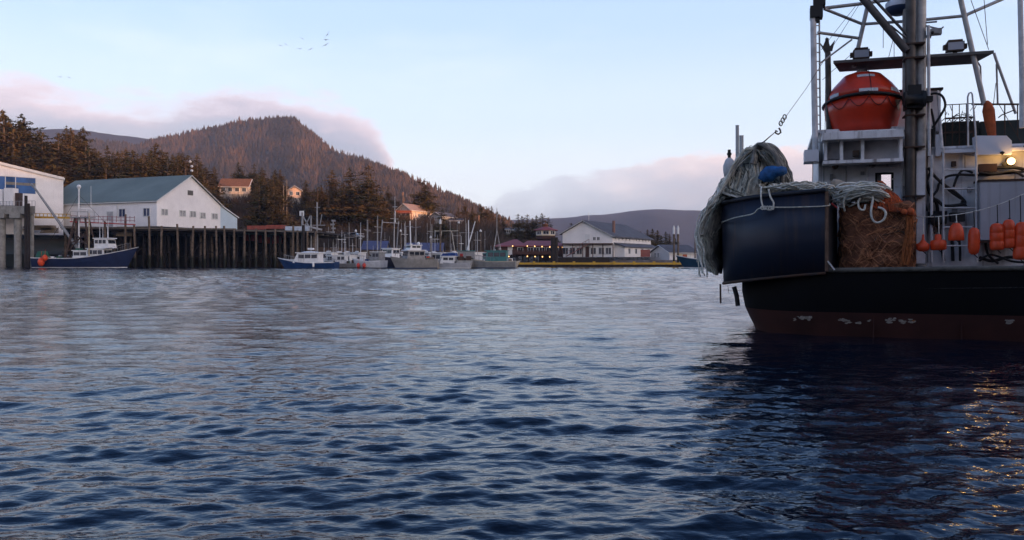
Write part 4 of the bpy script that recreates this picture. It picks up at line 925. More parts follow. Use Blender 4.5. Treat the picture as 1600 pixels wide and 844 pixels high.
def cabin(root, T, x0, x1, wd, z0, h, m, slant=.25, win=True, roofm=None, nm='cabin', nwin=3):
    b = MB(); hw = wd / 2
    pr = [(x0, z0), (x1 + slant, z0), (x1, z0 + h), (x0, z0 + h)]
    b.prism([T(x, -hw, z) for x, z in pr], T(0, hw, 0) - T(0, -hw, 0)); c = b.build(nm, m, root)
    b = MB(); b.prism([T(x0 - .2, -hw - .12, z0 + h + .003), T(x1 + .35, -hw - .12, z0 + h + .003), T(x1 + .3, -hw - .12, z0 + h + .12), T(x0 - .2, -hw - .12, z0 + h + .12)], T(0, hw + .12, 0) - T(0, -hw - .12, 0)); b.build('cabin_roof', roofm or M_white, root)
    if win:
        for s_ in (-1, 1):
            for k in range(nwin):
                xa = lerp(x0 + .15, x1 - .05, k / nwin); xb = lerp(x0 + .15, x1 - .05, (k + 1) / nwin) - .14; b = MB()
                y = s_ * (hw + .012); q = [T(xa, y, z0 + h * .48), T(xb, y, z0 + h * .48), T(xb, y, z0 + h * .86), T(xa, y, z0 + h * .86)]
                b.prism(q, T(0, s_ * .03, 0) - T(0, 0, 0)); b.build('window', M_glass, root)
        xs = lambda z: x1 + slant * (1 - (z - z0) / h) + .012
        b = MB()
        for k in range(2):
            ya, yb = lerp(-hw + .12, hw - .12, k / 2) + .04, lerp(-hw + .12, hw - .12, (k + 1) / 2) - .04
            za, zb_ = z0 + h * .48, z0 + h * .86; q = [T(xs(za), ya, za), T(xs(za), yb, za), T(xs(zb_), yb, zb_), T(xs(zb_), ya, zb_)]; b.prism(q, T(.03, 0, 0) - T(0, 0, 0))
        b.build('windscreen', M_glass, root)
    return c
def mast(root, T, x, y, z0, h, r=.06, m=None, arms=(), nm='mast', lean=0.0):
    b = MB(); b.tube([T(x, y, z0), T(x + lean, y, z0 + h)], r, 7, r2=r * .6)
    for az_, al in arms: f = az_ / h; b.bar(T(x + lean * f, y - al, z0 + az_), T(x + lean * f, y + al, z0 + az_), .06)
    return b.build(nm, m or M_alu, root)
def rail(root, T, L, B, z, h=.75, frac=(.35, 1.0), m=None):
    b = MB(); n = 8; pts = {1: [], -1: []}
    for s_ in (1, -1):
        for i in range(n + 1):
            s = lerp(frac[0], frac[1] * .97, i / n); hb = B / 2 * (1 - max(0, (s - .45) / .55) ** 2.3) * .94
            pts[s_].append(T(-L / 2 + L * s, hb * s_, z(s) + h)); b.tube([T(-L / 2 + L * s, hb * s_, z(s) - .05), pts[s_][-1]], .02, 4)
        b.tube(pts[s_], .025, 4)
    b.build('railing', m or M_alu, root)
def stays(root, T, pairs, r=.018):
    b = MB()
    for a, c in pairs: b.tube([T(*a), T(*c)], r, 3)
    b.build('rigging', M_steel, root)
def clutter(root, T, x0, x1, hw, z, n, seed, nm='deck_gear'):
    rg = random.Random(seed)
    for _ in range(n):
        b = MB(); c = T(rg.uniform(x0, x1), rg.uniform(-hw, hw), z); k = rg.random(); s_ = rg.uniform(.25, .6)
        if k < .4: b.box(c + Vector((0, 0, s_ * .4)), (s_ * 1.4, s_, s_ * .8), rg.uniform(0, 3)); b.box(c + Vector((0, 0, s_ * .83)), (s_ * 1.5, s_ * 1.1, .06), rg.uniform(0, 3)); m_ = rg.choice([M_white, M_plank, M_steel, M_bluetarp])
        elif k < .7: b.lathe(c, [(s_ * .5, 0), (s_ * .55, s_), (s_ * .4, s_ * 1.15)], 10); m_ = rg.choice([M_steel, M_alup, M_orange])
        else:
            for q in range(4): b.lathe(c + Vector((0, 0, q * .1)), [(s_ * .6, 0), (s_ * .66, .05), (s_ * .6, .1)], 12)
            m_ = rg.choice([M_plank, mat('green_net', (.03, .12, .08), .9)])
        b.build(nm, m_, root)
def fender(root, T, x, y, z, m=M_orange, r=.25):
    b = MB(); b.ball(T(x, y, z), r, 8, sz=1.35); b.tube([T(x, y, z + r), T(x, y * .96, z + r * 3.4)], .02, 4); b.build('fender', m, root)
def boat(px, py, yaw, L, B, fb, bow, label, hm, boot=M_black, strake=None, cat='boat', name='moored_boat', group=None):
    Y = CAMH * F_PX / (py - HOR); p = P(px, py, Y); p.z = 0; root = thing(name, label, cat, tuple(p), group); T = Fr(p, yaw)
    b = MB(); zf = hull_mesh(b, T, L, B, fb, bow); b.build('hull', [hm, boot, M_deck, strake or hm], root)
    return root, T, zf
# 1 -- the blue seiner moored by the quay
bt, T, zf = boat(131, 418.6, -.10, 16.6, 4.8, 1.6, 3.6, 'old navy blue seiner with white wheelhouse moored under the wharf at left', M_navy, M_white, M_white, 'fishing boat', 'seiner')
cabin(bt, T, 1.4, 4.3, 2.5, 1.5, 1.75, M_white, .2, nwin=3); cabin(bt, T, 2.6, 4.9, 2.3, 3.38, 1.6, M_white, .35, nwin=3, nm='wheelhouse')
cabin(bt, T, -1.2, 1.38, 2.3, 1.4, 1.5, M_white, .0, nwin=2, nm='engine_casing')
b = MB(); b.tube([T(-.9, 0, 1.2), T(-.9, 0, 13.2)], .16, 8, r2=.11); b.lathe(T(-.9, 0, 13.1), [(.12, 0), (.16, .5)], 8); b.build('mast', M_white, bt)
b = MB(); b.ball(T(-.9, 0, 13.9), .36, 9); b.build('radome', M_white, bt)
b = MB(); b.box(T(-.2, 0, 8.6), (3.4, 2.0, .18), T.yaw); 
for x, y in ((-1.8, -.9), (1.3, -.9), (-1.8, .9), (1.3, .9)): b.bar(T(x, y, 8.6), T(x, y, 9.6), .06)
b.bar(T(-1.8, -.9, 9.6), T(1.3, -.9, 9.6), .05); b.bar(T(-1.8, .9, 9.6), T(1.3, .9, 9.6), .05); b.build('crow_platform', M_alup, bt)
b = MB()
for y in (-1, 1): b.bar(T(-2.6, y * 1.3, 1.3), T(-1.3, y * .5, 8.5), .26); b.bar(T(1.6, y * 1.1, 2.8), T(.6, y * .5, 8.5), .24); b.bar(T(-2.3, y * 1.2, 2.6), T(1.0, y * .8, 6.2), .16); b.bar(T(-1.6, y * .8, 6.4), T(1.4, y, 3.6), .16); b.bar(T(-2.0, y, 4.4), T(1.3, y, 4.4), .16)
b.bar(T(-1.7, -1.1, 4.2), T(.9, -1.0, 5.5), .12); b.bar(T(-1.6, 1.0, 5.8), T(1.0, 1.1, 4.2), .12); b.bar(T(-1.8, -1.2, 3), T(-1.8, 1.2, 3), .14); b.build('gantry', M_steel, bt)
b = MB(); e0, e1 = T(-1.0, .2, 3.0), P(50, 288, 137); b.tube([e0, e1], .28, 8, r2=.16); b.bar(e1 + Vector((-.2, 0, .1)), e1 + Vector((.3, 0, -.5)), .3); b.build('boom', M_alup, bt)
b = MB(); b.box(T(.5, 0, 10.1), (1.9, .22, .16), T.yaw + .5); b.tube([T(.5, 0, 9.6), T(.5, 0, 10.1)], .06, 6); b.build('radar_scanner', M_white, bt)
mast(bt, T, 2.0, -1.6, 1.3, 8.0, .13, mat('pale_yellow_pole', (.45, .38, .25), .6), nm='davit_pole'); mast(bt, T, 4.4, 0, 5.0, 3.2, .06, M_white, [(2.9, .9)], nm='signal_mast'); mast(bt, T, 3.8, .8, 5.0, 2.2, .05, M_white); mast(bt, T, .7, .9, 8.6, 5.5, .04, M_white, [(2, .25)], nm='antenna')
stays(bt, T, [((-.9, 0, 12.5), (8.4, 0, 3.2)), ((-.9, 0, 12.5), (-8.2, 0, 1.6)), ((-.9, 0, 9), (-3, 2.2, 1.4)), ((-.9, 0, 9), (-3, -2.2, 1.4))], .03)
rail(bt, T, 17.5, 5, zf, .8, (.62, 1.0)); clutter(bt, T, -7, -2, 1.7, 1.55, 20, 3); clutter(bt, T, -1.6, 1.2, .8, 2.95, 8, 103)
mast(bt, T, -2.4, .6, 1.5, 6.4, .09, M_steel, nm='boom_crutch', lean=1.2); mast(bt, T, -2.8, -.8, 1.5, 5.2, .08, M_steel, nm='boom_crutch', lean=1.6); mast(bt, T, 3.9, -.7, 5.0, 2.8, .04, M_white, nm='antenna'); mast(bt, T, 2.9, 0, 5.0, 3.6, .05, M_white, [(3, .5)], nm='antenna')
for x, y, r_ in ((-5.9, -2.6, .55), (-5.2, -2.65, .42)): fender(bt, T, x, y, 1.0 + (x + 5.9), r=r_)
b = MB()
for k in range(5): b.lathe(T(-7.2, -.4, 1.35 + k * .3), [(1.3 - k * .1, 0), (1.4 - k * .12, .15), (1.25 - k * .12, .3)], 14, sy=.8)
tag(b.build('green_net_pile', mat('green_net', (.03, .12, .08), .9, var=.5, scale=6, bump=.6)), 'bundled green net on the stern of the navy seiner', 'net')
# 2 -- blue cabin cruiser at the pier end
bt, T, zf = boat(484, 419.6, 3.02, 9.0, 3.0, .95, 1.75, 'dark blue hulled cabin boat with rounded white top beside the wharf end', M_bblue, M_bblue, M_white)
cabin(bt, T, -1.8, 1.6, 2.4, .9, 1.55, M_white, .8, nwin=3); b = MB(); b.lathe(T(-.1, 0, 2.5), [(1.9, 0), (1.2, .18), (.05, .3)], 16, M=T.M, sy=.62); b.build('cabin_top', M_white, bt)
cabin(bt, T, 2.45, 2.7, .9, 1.0, .4, M_white, .2, win=False, nm='trunk_cabin'); rail(bt, T, 9, 3, zf, .55, (.55, 1)); b = MB(); b.box(T(-.2, 0, 3.15), (.9, .5, .28), T.yaw); b.build('radar_scanner', M_white, bt); mast(bt, T, -1.2, .7, 2.5, 2.2, .03)
b = MB(); b.lathe(T(-1.2, 1.6, .25), [(.12, 0), (.17, .1), (.17, .65), (.1, .75)], 8); b.build('fender', M_white, bt)
# 3.. working boats, left to right
bt, T, zf = boat(528, 417.5, 2.9, 9, 2.9, .8, 1.4, 'small grey open gillnetter with low net drum right of the blue cabin boat', M_greyh, group=None)
cabin(bt, T, .8, 2.6, 2.0, .8, 1.5, M_alup, .3, nwin=2); clutter(bt, T, -4, .5, 1.0, .8, 9, 11); mast(bt, T, 0, 0, .8, 5.2, .06, arms=[(4.4, .9)])
bt, T, zf = boat(552, 417.0, 2.9, 8.5, 2.8, .8, 1.5, 'small white-cabined skiff packed between the gillnetter and the pale double-fender boat', M_dblue)
cabin(bt, T, -.4, 1.6, 2.0, .8, 1.5, M_white, .3, nwin=2); clutter(bt, T, -4, -.6, 1.0, .8, 8, 12); mast(bt, T, -.6, 0, .8, 6.2, .05, arms=[(5, .7)]); mast(bt, T, 1.4, .4, 2.2, 3.5, .03)
bt, T, zf = boat(577, 419.4, 2.75, 5.6, 2.6, 1.15, 1.7, 'white hulled working boat with two red fenders hanging at its bow', mat('off_white_hull', (.62, .62, .62), .5), M_black, M_white)
cabin(bt, T, -2.4, -1.0, 1.8, 1.2, 1.4, M_alup, .3, nwin=2)
for x in (1.2, .1): fender(bt, T, x, 1.38, .48, mat('faded_red_fender', (.62, .07, .05), .5), .3)
clutter(bt, T, -.8, 1.6, .7, 1.15, 7, 15); rail(bt, T, 5.6, 2.6, zf, .7, (.3, 1))
for x, h_ in ((-1.6, 7.2), (.4, 6.6)): mast(bt, T, x, 0, 1.3, h_, .07, arms=[(h_ * .75, 1.0)])
bt, T, zf = boat(610, 418.3, -2.05, 10, 3.6, 1.6, 2.2, 'black hulled trawler with tall goalpost gantry of three poles', M_dblue, M_bblue, M_black, 'trawler', 'moored_trawler')
cabin(bt, T, -1.2, .9, 2.2, 1.7, 1.6, M_white, .2, nwin=2)
b = MB()
for x in (-3.6, 1.2): b.tube([T(x, -1.4, 1.5), T(x + .3, -.6, 8.3)], .11, 7); 
b.bar(T(-3.4, -.6, 7.9), T(1.5, -.6, 7.9), .12); b.tube([T(-1.0, 0, 1.6), T(-1.2, 0, 9.5)], .12, 7, r2=.07); b.bar(T(-2.4, 0, 8.6), T(0, 0, 8.6), .08); b.build('gantry', M_alu, bt)
b = MB(); b.tube([T(-4.4, 1.3, 1.6), T(-5.4, .4, 8.4)], .13, 7, r2=.09); b.build('mast', M_white, bt)
mast(bt, T, -1.2, .1, 9.3, 3.2, .04, M_white, [(1.4, .5)], nm='antenna'); mast(bt, T, -2, -.4, 8, 2.0, .09, M_white, nm='lamp_post')
stays(bt, T, [((-1.2, 0, 9.4), (5, 0, 2.4)), ((-1.2, 0, 9.4), (-5.3, 0, 1.8)), ((1.2, -.6, 8), (4.5, 1, 2))], .025); clutter(bt, T, -4.5, -1.5, 1.3, 1.6, 7, 16)
bt, T, zf = boat(648, 419.6, -2.62, 7.0, 2.9, 1.35, 1.95, 'long grey aluminium seiner with twin short masts and crossbar', M_greyh, M_bblue, M_greyh, 'fishing boat', 'moored_seiner')
cabin(bt, T, -1.3, 1.5, 2.2, 1.35, 1.5, M_alup, .3, nwin=3); cabin(bt, T, -.7, 1.0, 1.9, 2.97, .7, M_white, .3, nwin=2, nm='flybridge')
mast(bt, T, -.2, 0, 3.4, 5.6, .07, arms=[(3.2, 1.9)]); mast(bt, T, 1.6, 0, 3.2, 4.3, .06); mast(bt, T, -3.0, 0, 1.7, 5.5, .08); stays(bt, T, [((-.2, 0, 8.6), (3.4, 0, 2.0)), ((-.2, 0, 8.6), (-3.3, 0, 1.4))], .025)
rail(bt, T, 7.0, 2.9, zf, .7, (.3, 1)); clutter(bt, T, -3, -1.6, 1.0, 1.3, 6, 18)
b = MB(); b.box(T(.6, 0, 3.9), (1.0, .25, .16), T.yaw + 1); b.ball(T(-.5, .4, 4.0), .25, 8); b.build('radar_scanner', M_white, bt)
bt, T, zf = boat(686, 419.2, -1.9, 6.0, 2.5, .75, 1.2, 'small white cabin boat with an orange fender, seen from its bow', mat('buff_white_hull', (.62, .58, .52), .5), M_cream2)
cabin(bt, T, -.8, 1.2, 1.9, .7, 1.75, M_white, .35, nwin=2); fender(bt, T, 1.4, -1.1, .55, M_orange, .24); b = MB(); b.box(T(1.3, .3, 1.15), (1.2, 1.1, .6), T.yaw); b.build('engine_box', M_white, bt); mast(bt, T, -.3, .6, 2.4, 1.6, .025)
bt, T, zf = boat(708, 419.4, 3.0, 6.0, 2.4, .85, 1.2, 'small grey-white skiff with blue tarp over its cabin', mat('grey_white_hull', (.50, .51, .53), .5), M_white)
cabin(bt, T, -.4, 1.6, 1.9, .8, 1.1, M_white, .4, nwin=2); b = MB(); b.prism([T(-.6, -1.05, 1.95), T(1.9, -1.05, 1.95), T(1.4, -.9, 2.45), T(-.5, -.9, 2.5)], T(0, 2.0, 0) - T(0, 0, 0)); b.build('tarp', M_bluetarp, bt)
bt, T, zf = boat(729, 419.0, 1.55, 9.0, 3.2, 1.15, 1.7, 'grey stern-on troller with green cabin top and pair of tall white poles', M_greyh, M_black, M_greyh, 'troller', 'moored_troller')
cabin(bt, T, -1.6, 1.2, 2.6, 1.1, 1.7, M_alup, .3, nwin=2, roofm=M_tealp)
for y, px_, ty in ((-.4, 742.5, 346), (.4, 734, 344)):
    b = MB(); b.tube([T(-.3, -y, 1.2), P(px_ - (2 if ty == 344 else 0), ty, T.p.y)], .12, 7, r2=.07); b.build('trolling_pole', M_white, bt)
b = MB(); b.box(T(-3.0, -.6, 1.5), (.9, .8, 1.0), T.yaw); b.box(T(-3.2, .7, 1.5), (.9, .9, .9), T.yaw); b.build('engine_box', M_steel, bt); mast(bt, T, 0, 0, 2.9, 4.6, .06, arms=[(3, 1.2)]); clutter(bt, T, -3.6, -2, 1.0, 1.2, 5, 22)
b = MB(); b.box(T(-1.62, .7, 1.9), (.05, .5, 1.0), T.yaw); b.build('cabin_door', M_red, bt)
bt, T, zf = boat(766, 419.3, 3.02, 8.4, 3.0, 1.1, 1.9, 'troller with a teal cabin and tripod mast next to the restaurant', M_greyh, M_bblue, M_cream2, 'troller', 'moored_troller')
cabin(bt, T, -2.8, .4, 2.3, 1.1, 1.7, M_tealp, .3, nwin=3, roofm=M_tealp); b = MB()
for x, y in ((-1.8, 0), (-.6, .5), (-.6, -.5)): b.tube([T(x, y, 2.8), T(-1.1, 0, 6.2)], .05, 5)
b.tube([T(-1.1, 0, 6.0), T(-1.1, 0, 9.9)], .05, 6); b.build('tripod_mast', M_alu, bt)
rail(bt, T, 8.4, 3.0, zf, .7, (.4, 1)); clutter(bt, T, -3.9, -3, 1.0, 1.1, 4, 24)
bt, T, zf = boat(789, 419.0, .2, 4.4, 1.9, .95, 1.25, 'small buff-coloured open boat with an upright white outboard cover', M_cream2, M_cream2)
b = MB(); b.prism([T(-1.9, -.12, 1.0), T(-1.2, -.12, 1.0), T(-1.6, -.12, 3.1), T(-1.9, -.12, 3.0)], T(0, .35, 0) - T(0, 0, 0)); b.build('outboard_cover', M_white, bt); clutter(bt, T, -1, 1.4, .5, .95, 5, 25)
# second row, mostly masts and cabins above the first
row2 = [(508, 415.6, 2.9, 9, M_white, M_white, 7.2, 'white working boat half hidden behind the blue cabin boat'), (540, 415.2, 3.0, 9, M_greyh, M_white, 8.4, 'grey boat with a tall thin mast behind the small gillnetter'), (570, 415.3, 2.8, 10, M_dblue, M_white, 9.0, 'dark boat with crossbar mast behind the white hull with red fenders'), (596, 415.0, 3.0, 9, M_white, M_alup, 6.5, 'pale boat showing only its cabin behind the black trawler'), (622, 415.0, 2.9, 11, M_greyh, M_white, 8.6, 'tall-masted boat between the black trawler and aluminium seiner'), (662, 415.4, 3.0, 10, M_dblue, M_white, 8.2, 'dark boat behind the bow of the aluminium seiner'), (698, 415.5, 2.9, 10, M_white, M_white, 8.8, 'white boat with A-shaped gallows behind the small white skiffs'), (722, 415.2, 3.1, 9.5, M_greyh, M_alup, 9.4, 'grey boat with thin bare masts left of the pair of white poles'), (752, 415.4, 3.0, 9, M_dblue, M_tealp, 6.4, 'dark low boat behind the teal-cabin troller')]
for i, (px, py, yw, L, hm, cm, mh, lb) in enumerate(row2):
    bt, T, zf = boat(px, py, yw, L, 3.0, 1.1, 1.9, lb, hm, group=None)
    cabin(bt, T, -1.4, 1.4, 2.2, 1.1, 1.7, cm, .3, nwin=2); mast(bt, T, -.8, 0, 1.2, mh, .06, arms=[(mh * .72, 1.1)]); mast(bt, T, 2.0, .3, 1.6, mh * .6, .05); mast(bt, T, -3.0, -.3, 1.1, mh * .68, .06)
    stays(bt, T, [((-.8, 0, mh), (L / 2, 0, 2)), ((-.8, 0, mh), (-L / 2, 0, 1.4)), ((-3, 0, mh * .65), (-.8, 0, mh * .9))], .02)
    if i == 6:
        b = MB()
        for x in (-2.2, 2.2): b.bar(T(x * .5, 0, 7.6), T(x, 0, 1.3), .14)
        b.bar(T(-2.6, 0, 7.6), T(2.6, 0, 7.6), .14); b.build('gallows', M_cream2, bt)
    clutter(bt, T, -4, -1.6, 1.0, 1.15, 5, 40 + i)
row3 = [(516, 417.2, 2.7, 6.5, M_white, M_white, 3.2, 'small white runabout wedged behind the stern of the blue cabin boat'), (532, 416.4, 2.2, 7, M_white, M_alup, 5.5, 'white-hulled skiff with short mast behind the grey gillnetter'), (545, 416.6, 1.9, 7, M_greyh, M_white, 6.0, 'grey skiff with bright white cabin below the dark pickup'), (560, 416.8, 2.5, 7, M_white, M_white, 6.8, 'white boat just left of the hull with two red fenders'), (588, 416.2, 2.0, 8, M_white, M_white, 8.2, 'white boat whose cabin shows between the red fenders and black trawler'), (630, 416.6, 2.2, 8, M_white, M_white, 7.4, 'white boat peeping over the aluminium seiner'), (668, 417.2, 2.6, 7, M_white, M_alup, 7.2, 'white-hulled boat at the left of the small white cabin boat'), (679, 416.4, 1.8, 7, M_bblue, M_white, 5.6, 'blue-hulled boat behind the small white cabin boat'), (712, 416.6, 2.1, 8, M_white, M_white, 6.4, 'white-cabined boat behind the blue-tarped skiff'), (742, 416.8, 2.4, 8, M_white, M_white, 5.2, 'white boat between the stern-on troller and the teal cabin'), (775, 416.2, 2.5, 6.5, M_white, M_white, 4.2, 'white skiff half hidden behind the teal troller bow')]
for i, (px, py, yw, L, hm, cm, mh, lb) in enumerate(row3):
    if i not in (4, 5, 10): py += 1.3
    bt, T, zf = boat(px, py, yw, L, 2.5, .9, 1.5, lb, hm, group=None)
    cabin(bt, T, -1.0, 1.2, 1.8, .9, 1.7, cm, .3, nwin=2); mast(bt, T, -.6, 0, 1.2, mh, .045, M_white if i % 2 else M_alu, arms=[(mh * .7, .8)]); mast(bt, T, 1.0, .4, 2.5, 1.8, .03, M_white); rail(bt, T, L, 2.5, zf, .7, (.3, 1))
    stays(bt, T, [((-.6, 0, mh), (L / 2, 0, 1.6)), ((-.6, 0, mh), (-L / 2, 0, 1.0))], .018); clutter(bt, T, -L * .42, -1.2, .8, .95, 5, 70 + i)
    b = MB(); b.box(T(.2, .2, 2.85), (.8, .2, .14), T.yaw + i); b.build('radar_scanner', M_white, bt)
row4 = [(521, 419.0, 2.4, 4.6, M_white, M_white, 2.6, 'tiny white cuddy boat tucked behind the stern rail of the blue cabin boat'), (535, 419.2, 3.0, 5.2, M_greyh, M_white, 4.4, 'small grey boat with white wheelhouse in the gap left of the red fenders'), (549, 418.9, 2.2, 5.0, M_cream2, M_white, 3.6, 'small buff-hulled boat beside the white bow with red fenders'), (560, 418.6, 2.9, 4.6, M_dblue, M_white, 5.4, 'small dark boat touching the left side of the white hull with red fenders'), (674, 418.7, 2.0, 4.8, M_white, M_alup, 4.8, 'little white boat between the aluminium seiner and the orange-fendered cabin boat'), (718, 418.6, 2.5, 4.6, M_white, M_white, 4.2, 'little white boat close behind the blue-tarped skiff'), (744, 418.8, 2.2, 4.6, M_cream2, M_white, 5.0, 'small buff boat between the stern-on troller and the teal troller'), (778, 418.0, 2.8, 4.2, M_greyh, M_white, 3.0, 'small grey boat under the bow of the teal troller')]
for i, (px, py, yw, L, hm, cm, mh, lb) in enumerate(row4):
    bt, T, zf = boat(px, py, yw, L, 2.0, .75, 1.2, lb, hm, group=None)
    cabin(bt, T, -.7, .8, 1.4, .75, 1.35, cm, .2, nwin=2); mast(bt, T, -.4, 0, 1.2, mh, .04, M_white if i % 2 else M_alu, arms=[(mh * .7, .6)]); rail(bt, T, L, 2.0, zf, .55, (.3, 1)); clutter(bt, T, -L * .42, -.8, .6, .8, 5, 170 + i)
    if i % 2: fender(bt, T, .4, .95, .4, M_orange if i == 3 else M_white, .16)
# floats and light poles
for i, (px0, px1, py) in enumerate([(455, 640, 416.2), (650, 800, 416.0)]):
    Y = CAMH * F_PX / (py - HOR) + 3; r_ = thing('mooring_float', ['long grey mooring float with boats tied along it beside the wharf end', 'mooring float carrying the right-hand row of boats towards the restaurant'][i], 'float', tuple(P(px0, 416, Y)))
    x0, x1 = P(px0, 0, Y).x, P(px1, 0, Y).x; b = MB(); b.box(((x0 + x1) / 2, Y, .2), (x1 - x0, 2.4, .8)); b.build('float_deck', M_plank, r_)
for px, ty, lm, lb in [(520.5, 345, 1, 'float pole with a stack of small lamps above the parked cars'), (556, 362, 0, 'white-topped float piling right of the parked cars'), (634, 356, 2, 'grey street lamp with hooked arm between the trawler and seiner'), (626, 362, 0, 'thin float piling beside the hooked street lamp'), (688, 350, 3, 'brown float piling with a white cap in front of the dark spruce'), (717, 349, 0, 'thin bare pole left of the pair of white trolling poles'), (673, 372, 0, 'low piling at the bow of the aluminium seiner'), (751, 362, 0, 'grey piling right of the pair of white trolling poles')]:
    Y = 168; r_ = thing('light_pole' if lm in (1, 2) else 'float_piling', lb, 'pole', tuple(P(px, 418, Y))); p0 = P(px, 0, Y); p0.z = -2; pt = P(px, ty, Y)
    b = MB(); b.tube([p0, pt], .17 if lm != 3 else .22, 7, r2=.12 if lm != 3 else .2); b.build('pole', M_alup if lm in (1, 2) else M_wood, r_)
    if lm == 2: b = MB(); b.tube([pt, pt + Vector((.2, 0, .3)), pt + Vector((1.2, 0, .3))], .06, 5); b.box(pt + Vector((1.3, 0, .25)), (.5, .25, .12)); b.build('lamp_arm', M_alup, r_)
    if lm == 1:
        for k in range(4): b = MB(); b.box(pt + Vector((.1 * (-1) ** k, -.1, -k * .8)), (.8, .3, .35)); b.build('lamp_head', M_alup, r_)
    if lm in (0, 3): b = MB(); b.lathe(pt, [(.24, 0), (.24, .7 if lm == 3 else .2), (.03, 1.1 if lm == 3 else .5)], 8); b.build('pile_cap', M_trim, r_)
# mast frames at the pier end
cr_ = thing('wharf_crane', 'grey lattice hoist frame with cross braces at the end of the timber wharf', 'hoist', tuple(P(478, 418, 146)))
b = MB()
b.tube([P(472.5, 418, 146), P(472.5, 332, 146)], .2, 7); b.tube([P(486, 418, 146), P(486, 337, 146)], .17, 7); b.bar(P(473, 337, 146), P(486, 360, 146), .2); b.bar(P(473, 360, 146), P(485, 337, 146), .2); b.build('frame', M_alup, cr_)
b = MB(); b.tube([P(495.5, 418, 146), P(495.5, 316, 146)], .22, 7, r2=.14); b.bar(P(492, 324, 146), P(500, 324, 146), .12); b.bar(P(488, 352, 146), P(508, 352, 146), .14); b.bar(P(503, 335, 146), P(500, 352, 146), .14); b.build('mast', M_alup, cr_)
b = MB(); b.box(P(471.5, 333.5, 146), (.8, .2, .9)); b.build('lamp_box', M_trim, cr_)
b = MB(); b.bar(P(473, 352, 146), P(503, 359, 146), .35); b.build('gangway', M_alu, cr_)
b = MB(); b.tube([P(474, 419, 143), P(474, 352, 143)], .28, 8); tag(b.build('piling', M_wood2), 'stout dark piling standing in front of the hoist frame', 'piling')
# stern of a blue boat glimpsed left of the big net pile
bt, T, zf = boat(1118, 419, 2.9, 11, 3.2, 1.2, 2.2, 'blue-bowed boat glimpsed left of the big stern net pile', mat('deep_sea_blue_hull', (.01, .045, .085), .4), M_white, M_white)
cabin(bt, T, -2, 1, 2.4, 1.2, 1.7, M_white, .3, nwin=2)
for px in (1086, 1092):
    r_ = thing('float_piling', 'one of the two grey pilings beside the blue boat left of the net pile', 'piling', tuple(P(px, 418, 152)), 'pilings by the blue bow'); b = MB(); p0 = P(px, 0, 152); p0.z = -2; b.tube([p0, P(px, 366, 152)], .13, 7); b.build('pile', M_wood, r_)
# ------------------------------------------------------------------ birds
M_bird = mat('bird_feathers', (.10, .10, .12), .8)
def bird(px, py, d, sp, roll, yaw, label, group='birds flying over the harbour'):
    b = MB(); c = P(px, py, d); M = Matrix.Rotation(yaw, 3, 'Z') @ Matrix.Rotation(roll, 3, 'Y')
    def T(x, y, z): return c + M @ Vector((x, y, z)) * sp
    b.lathe(c, [(.01, -.42 * sp), (.07 * sp, -.3 * sp), (.10 * sp, 0), (.07 * sp, .22 * sp), (.05 * sp, .3 * sp), (.01, .42 * sp)], 8, M=M @ Matrix.Rotation(R(-90), 3, 'X'))
    for s_ in (-1, 1):
        w0 = [T(0, -.13, .02), T(0, .15, .02), T(s_ * .45, .16, .16), T(s_ * .45, -.06, .16), T(s_ * 1.0, -.08, .05), T(s_ * .95, -.14, .04)]
        b.add(w0 + [q + Vector((0, 0, .03 * sp)) for q in w0], [(0, 1, 2, 3), (3, 2, 4, 5), (9, 8, 7, 6), (11, 10, 8, 9), (0, 3, 9, 6), (3, 5, 11, 9), (1, 7, 8, 2), (2, 8, 10, 4), (4, 10, 11, 5)])
    tag(b.build('flying_bird', M_bird), label, 'bird', group)
for a in [(438, 71.5, 80, .26, .2, .5, 'small dark bird at the left end of the loose flock'), (447, 70, 80, .28, .6, .2, 'second bird from the left of the flock, tilted down to the right'), (472, 60.5, 80, .28, .5, .1, 'bird highest above the middle of the loose flock'), (468, 76.5, 80, .28, 0.1, .1, 'bird below the middle of the flock with level wings'), (485.5, 77, 80, .30, -.4, 0, 'bird between the flock middle and the stacked trio'), (512, 54, 80, .40, -1.0, .1, 'topmost bird of the stacked trio at the right of the flock'), (509.5, 62.5, 80, .40, -.2, .8, 'middle bird of the stacked trio, wings raised'), (509, 70.5, 80, .42, -.5, .1, 'lowest bird of the stacked trio'), (94, 120.5, 90, .30, .1, .1, 'lone bird over the pink cloud, left one of two'), (108, 121.5, 90, .30, .3, .1, 'lone bird over the pink cloud, right one of two')]: bird(*a)
b = MB(); c = P(63, 289, 150); b.lathe(c, [(.03, -.6), (.16, -.3), (.2, 0), (.13, .35), (.03, .55)], 8, M=Matrix.Rotation(R(75), 3, 'Y'))
for s_ in (-1, 1): b.add([c + Vector((-.2, 0, .05)), c + Vector((.2, 0, .05)), c + Vector((.1, s_ * .8, .35)), c + Vector((.1, s_ * 1.5, .1))] , [(0, 1, 2), (0, 2, 3)])
tag(b.build('gull', M_white), 'white gull flying past the pale wall of the corner building', 'bird')
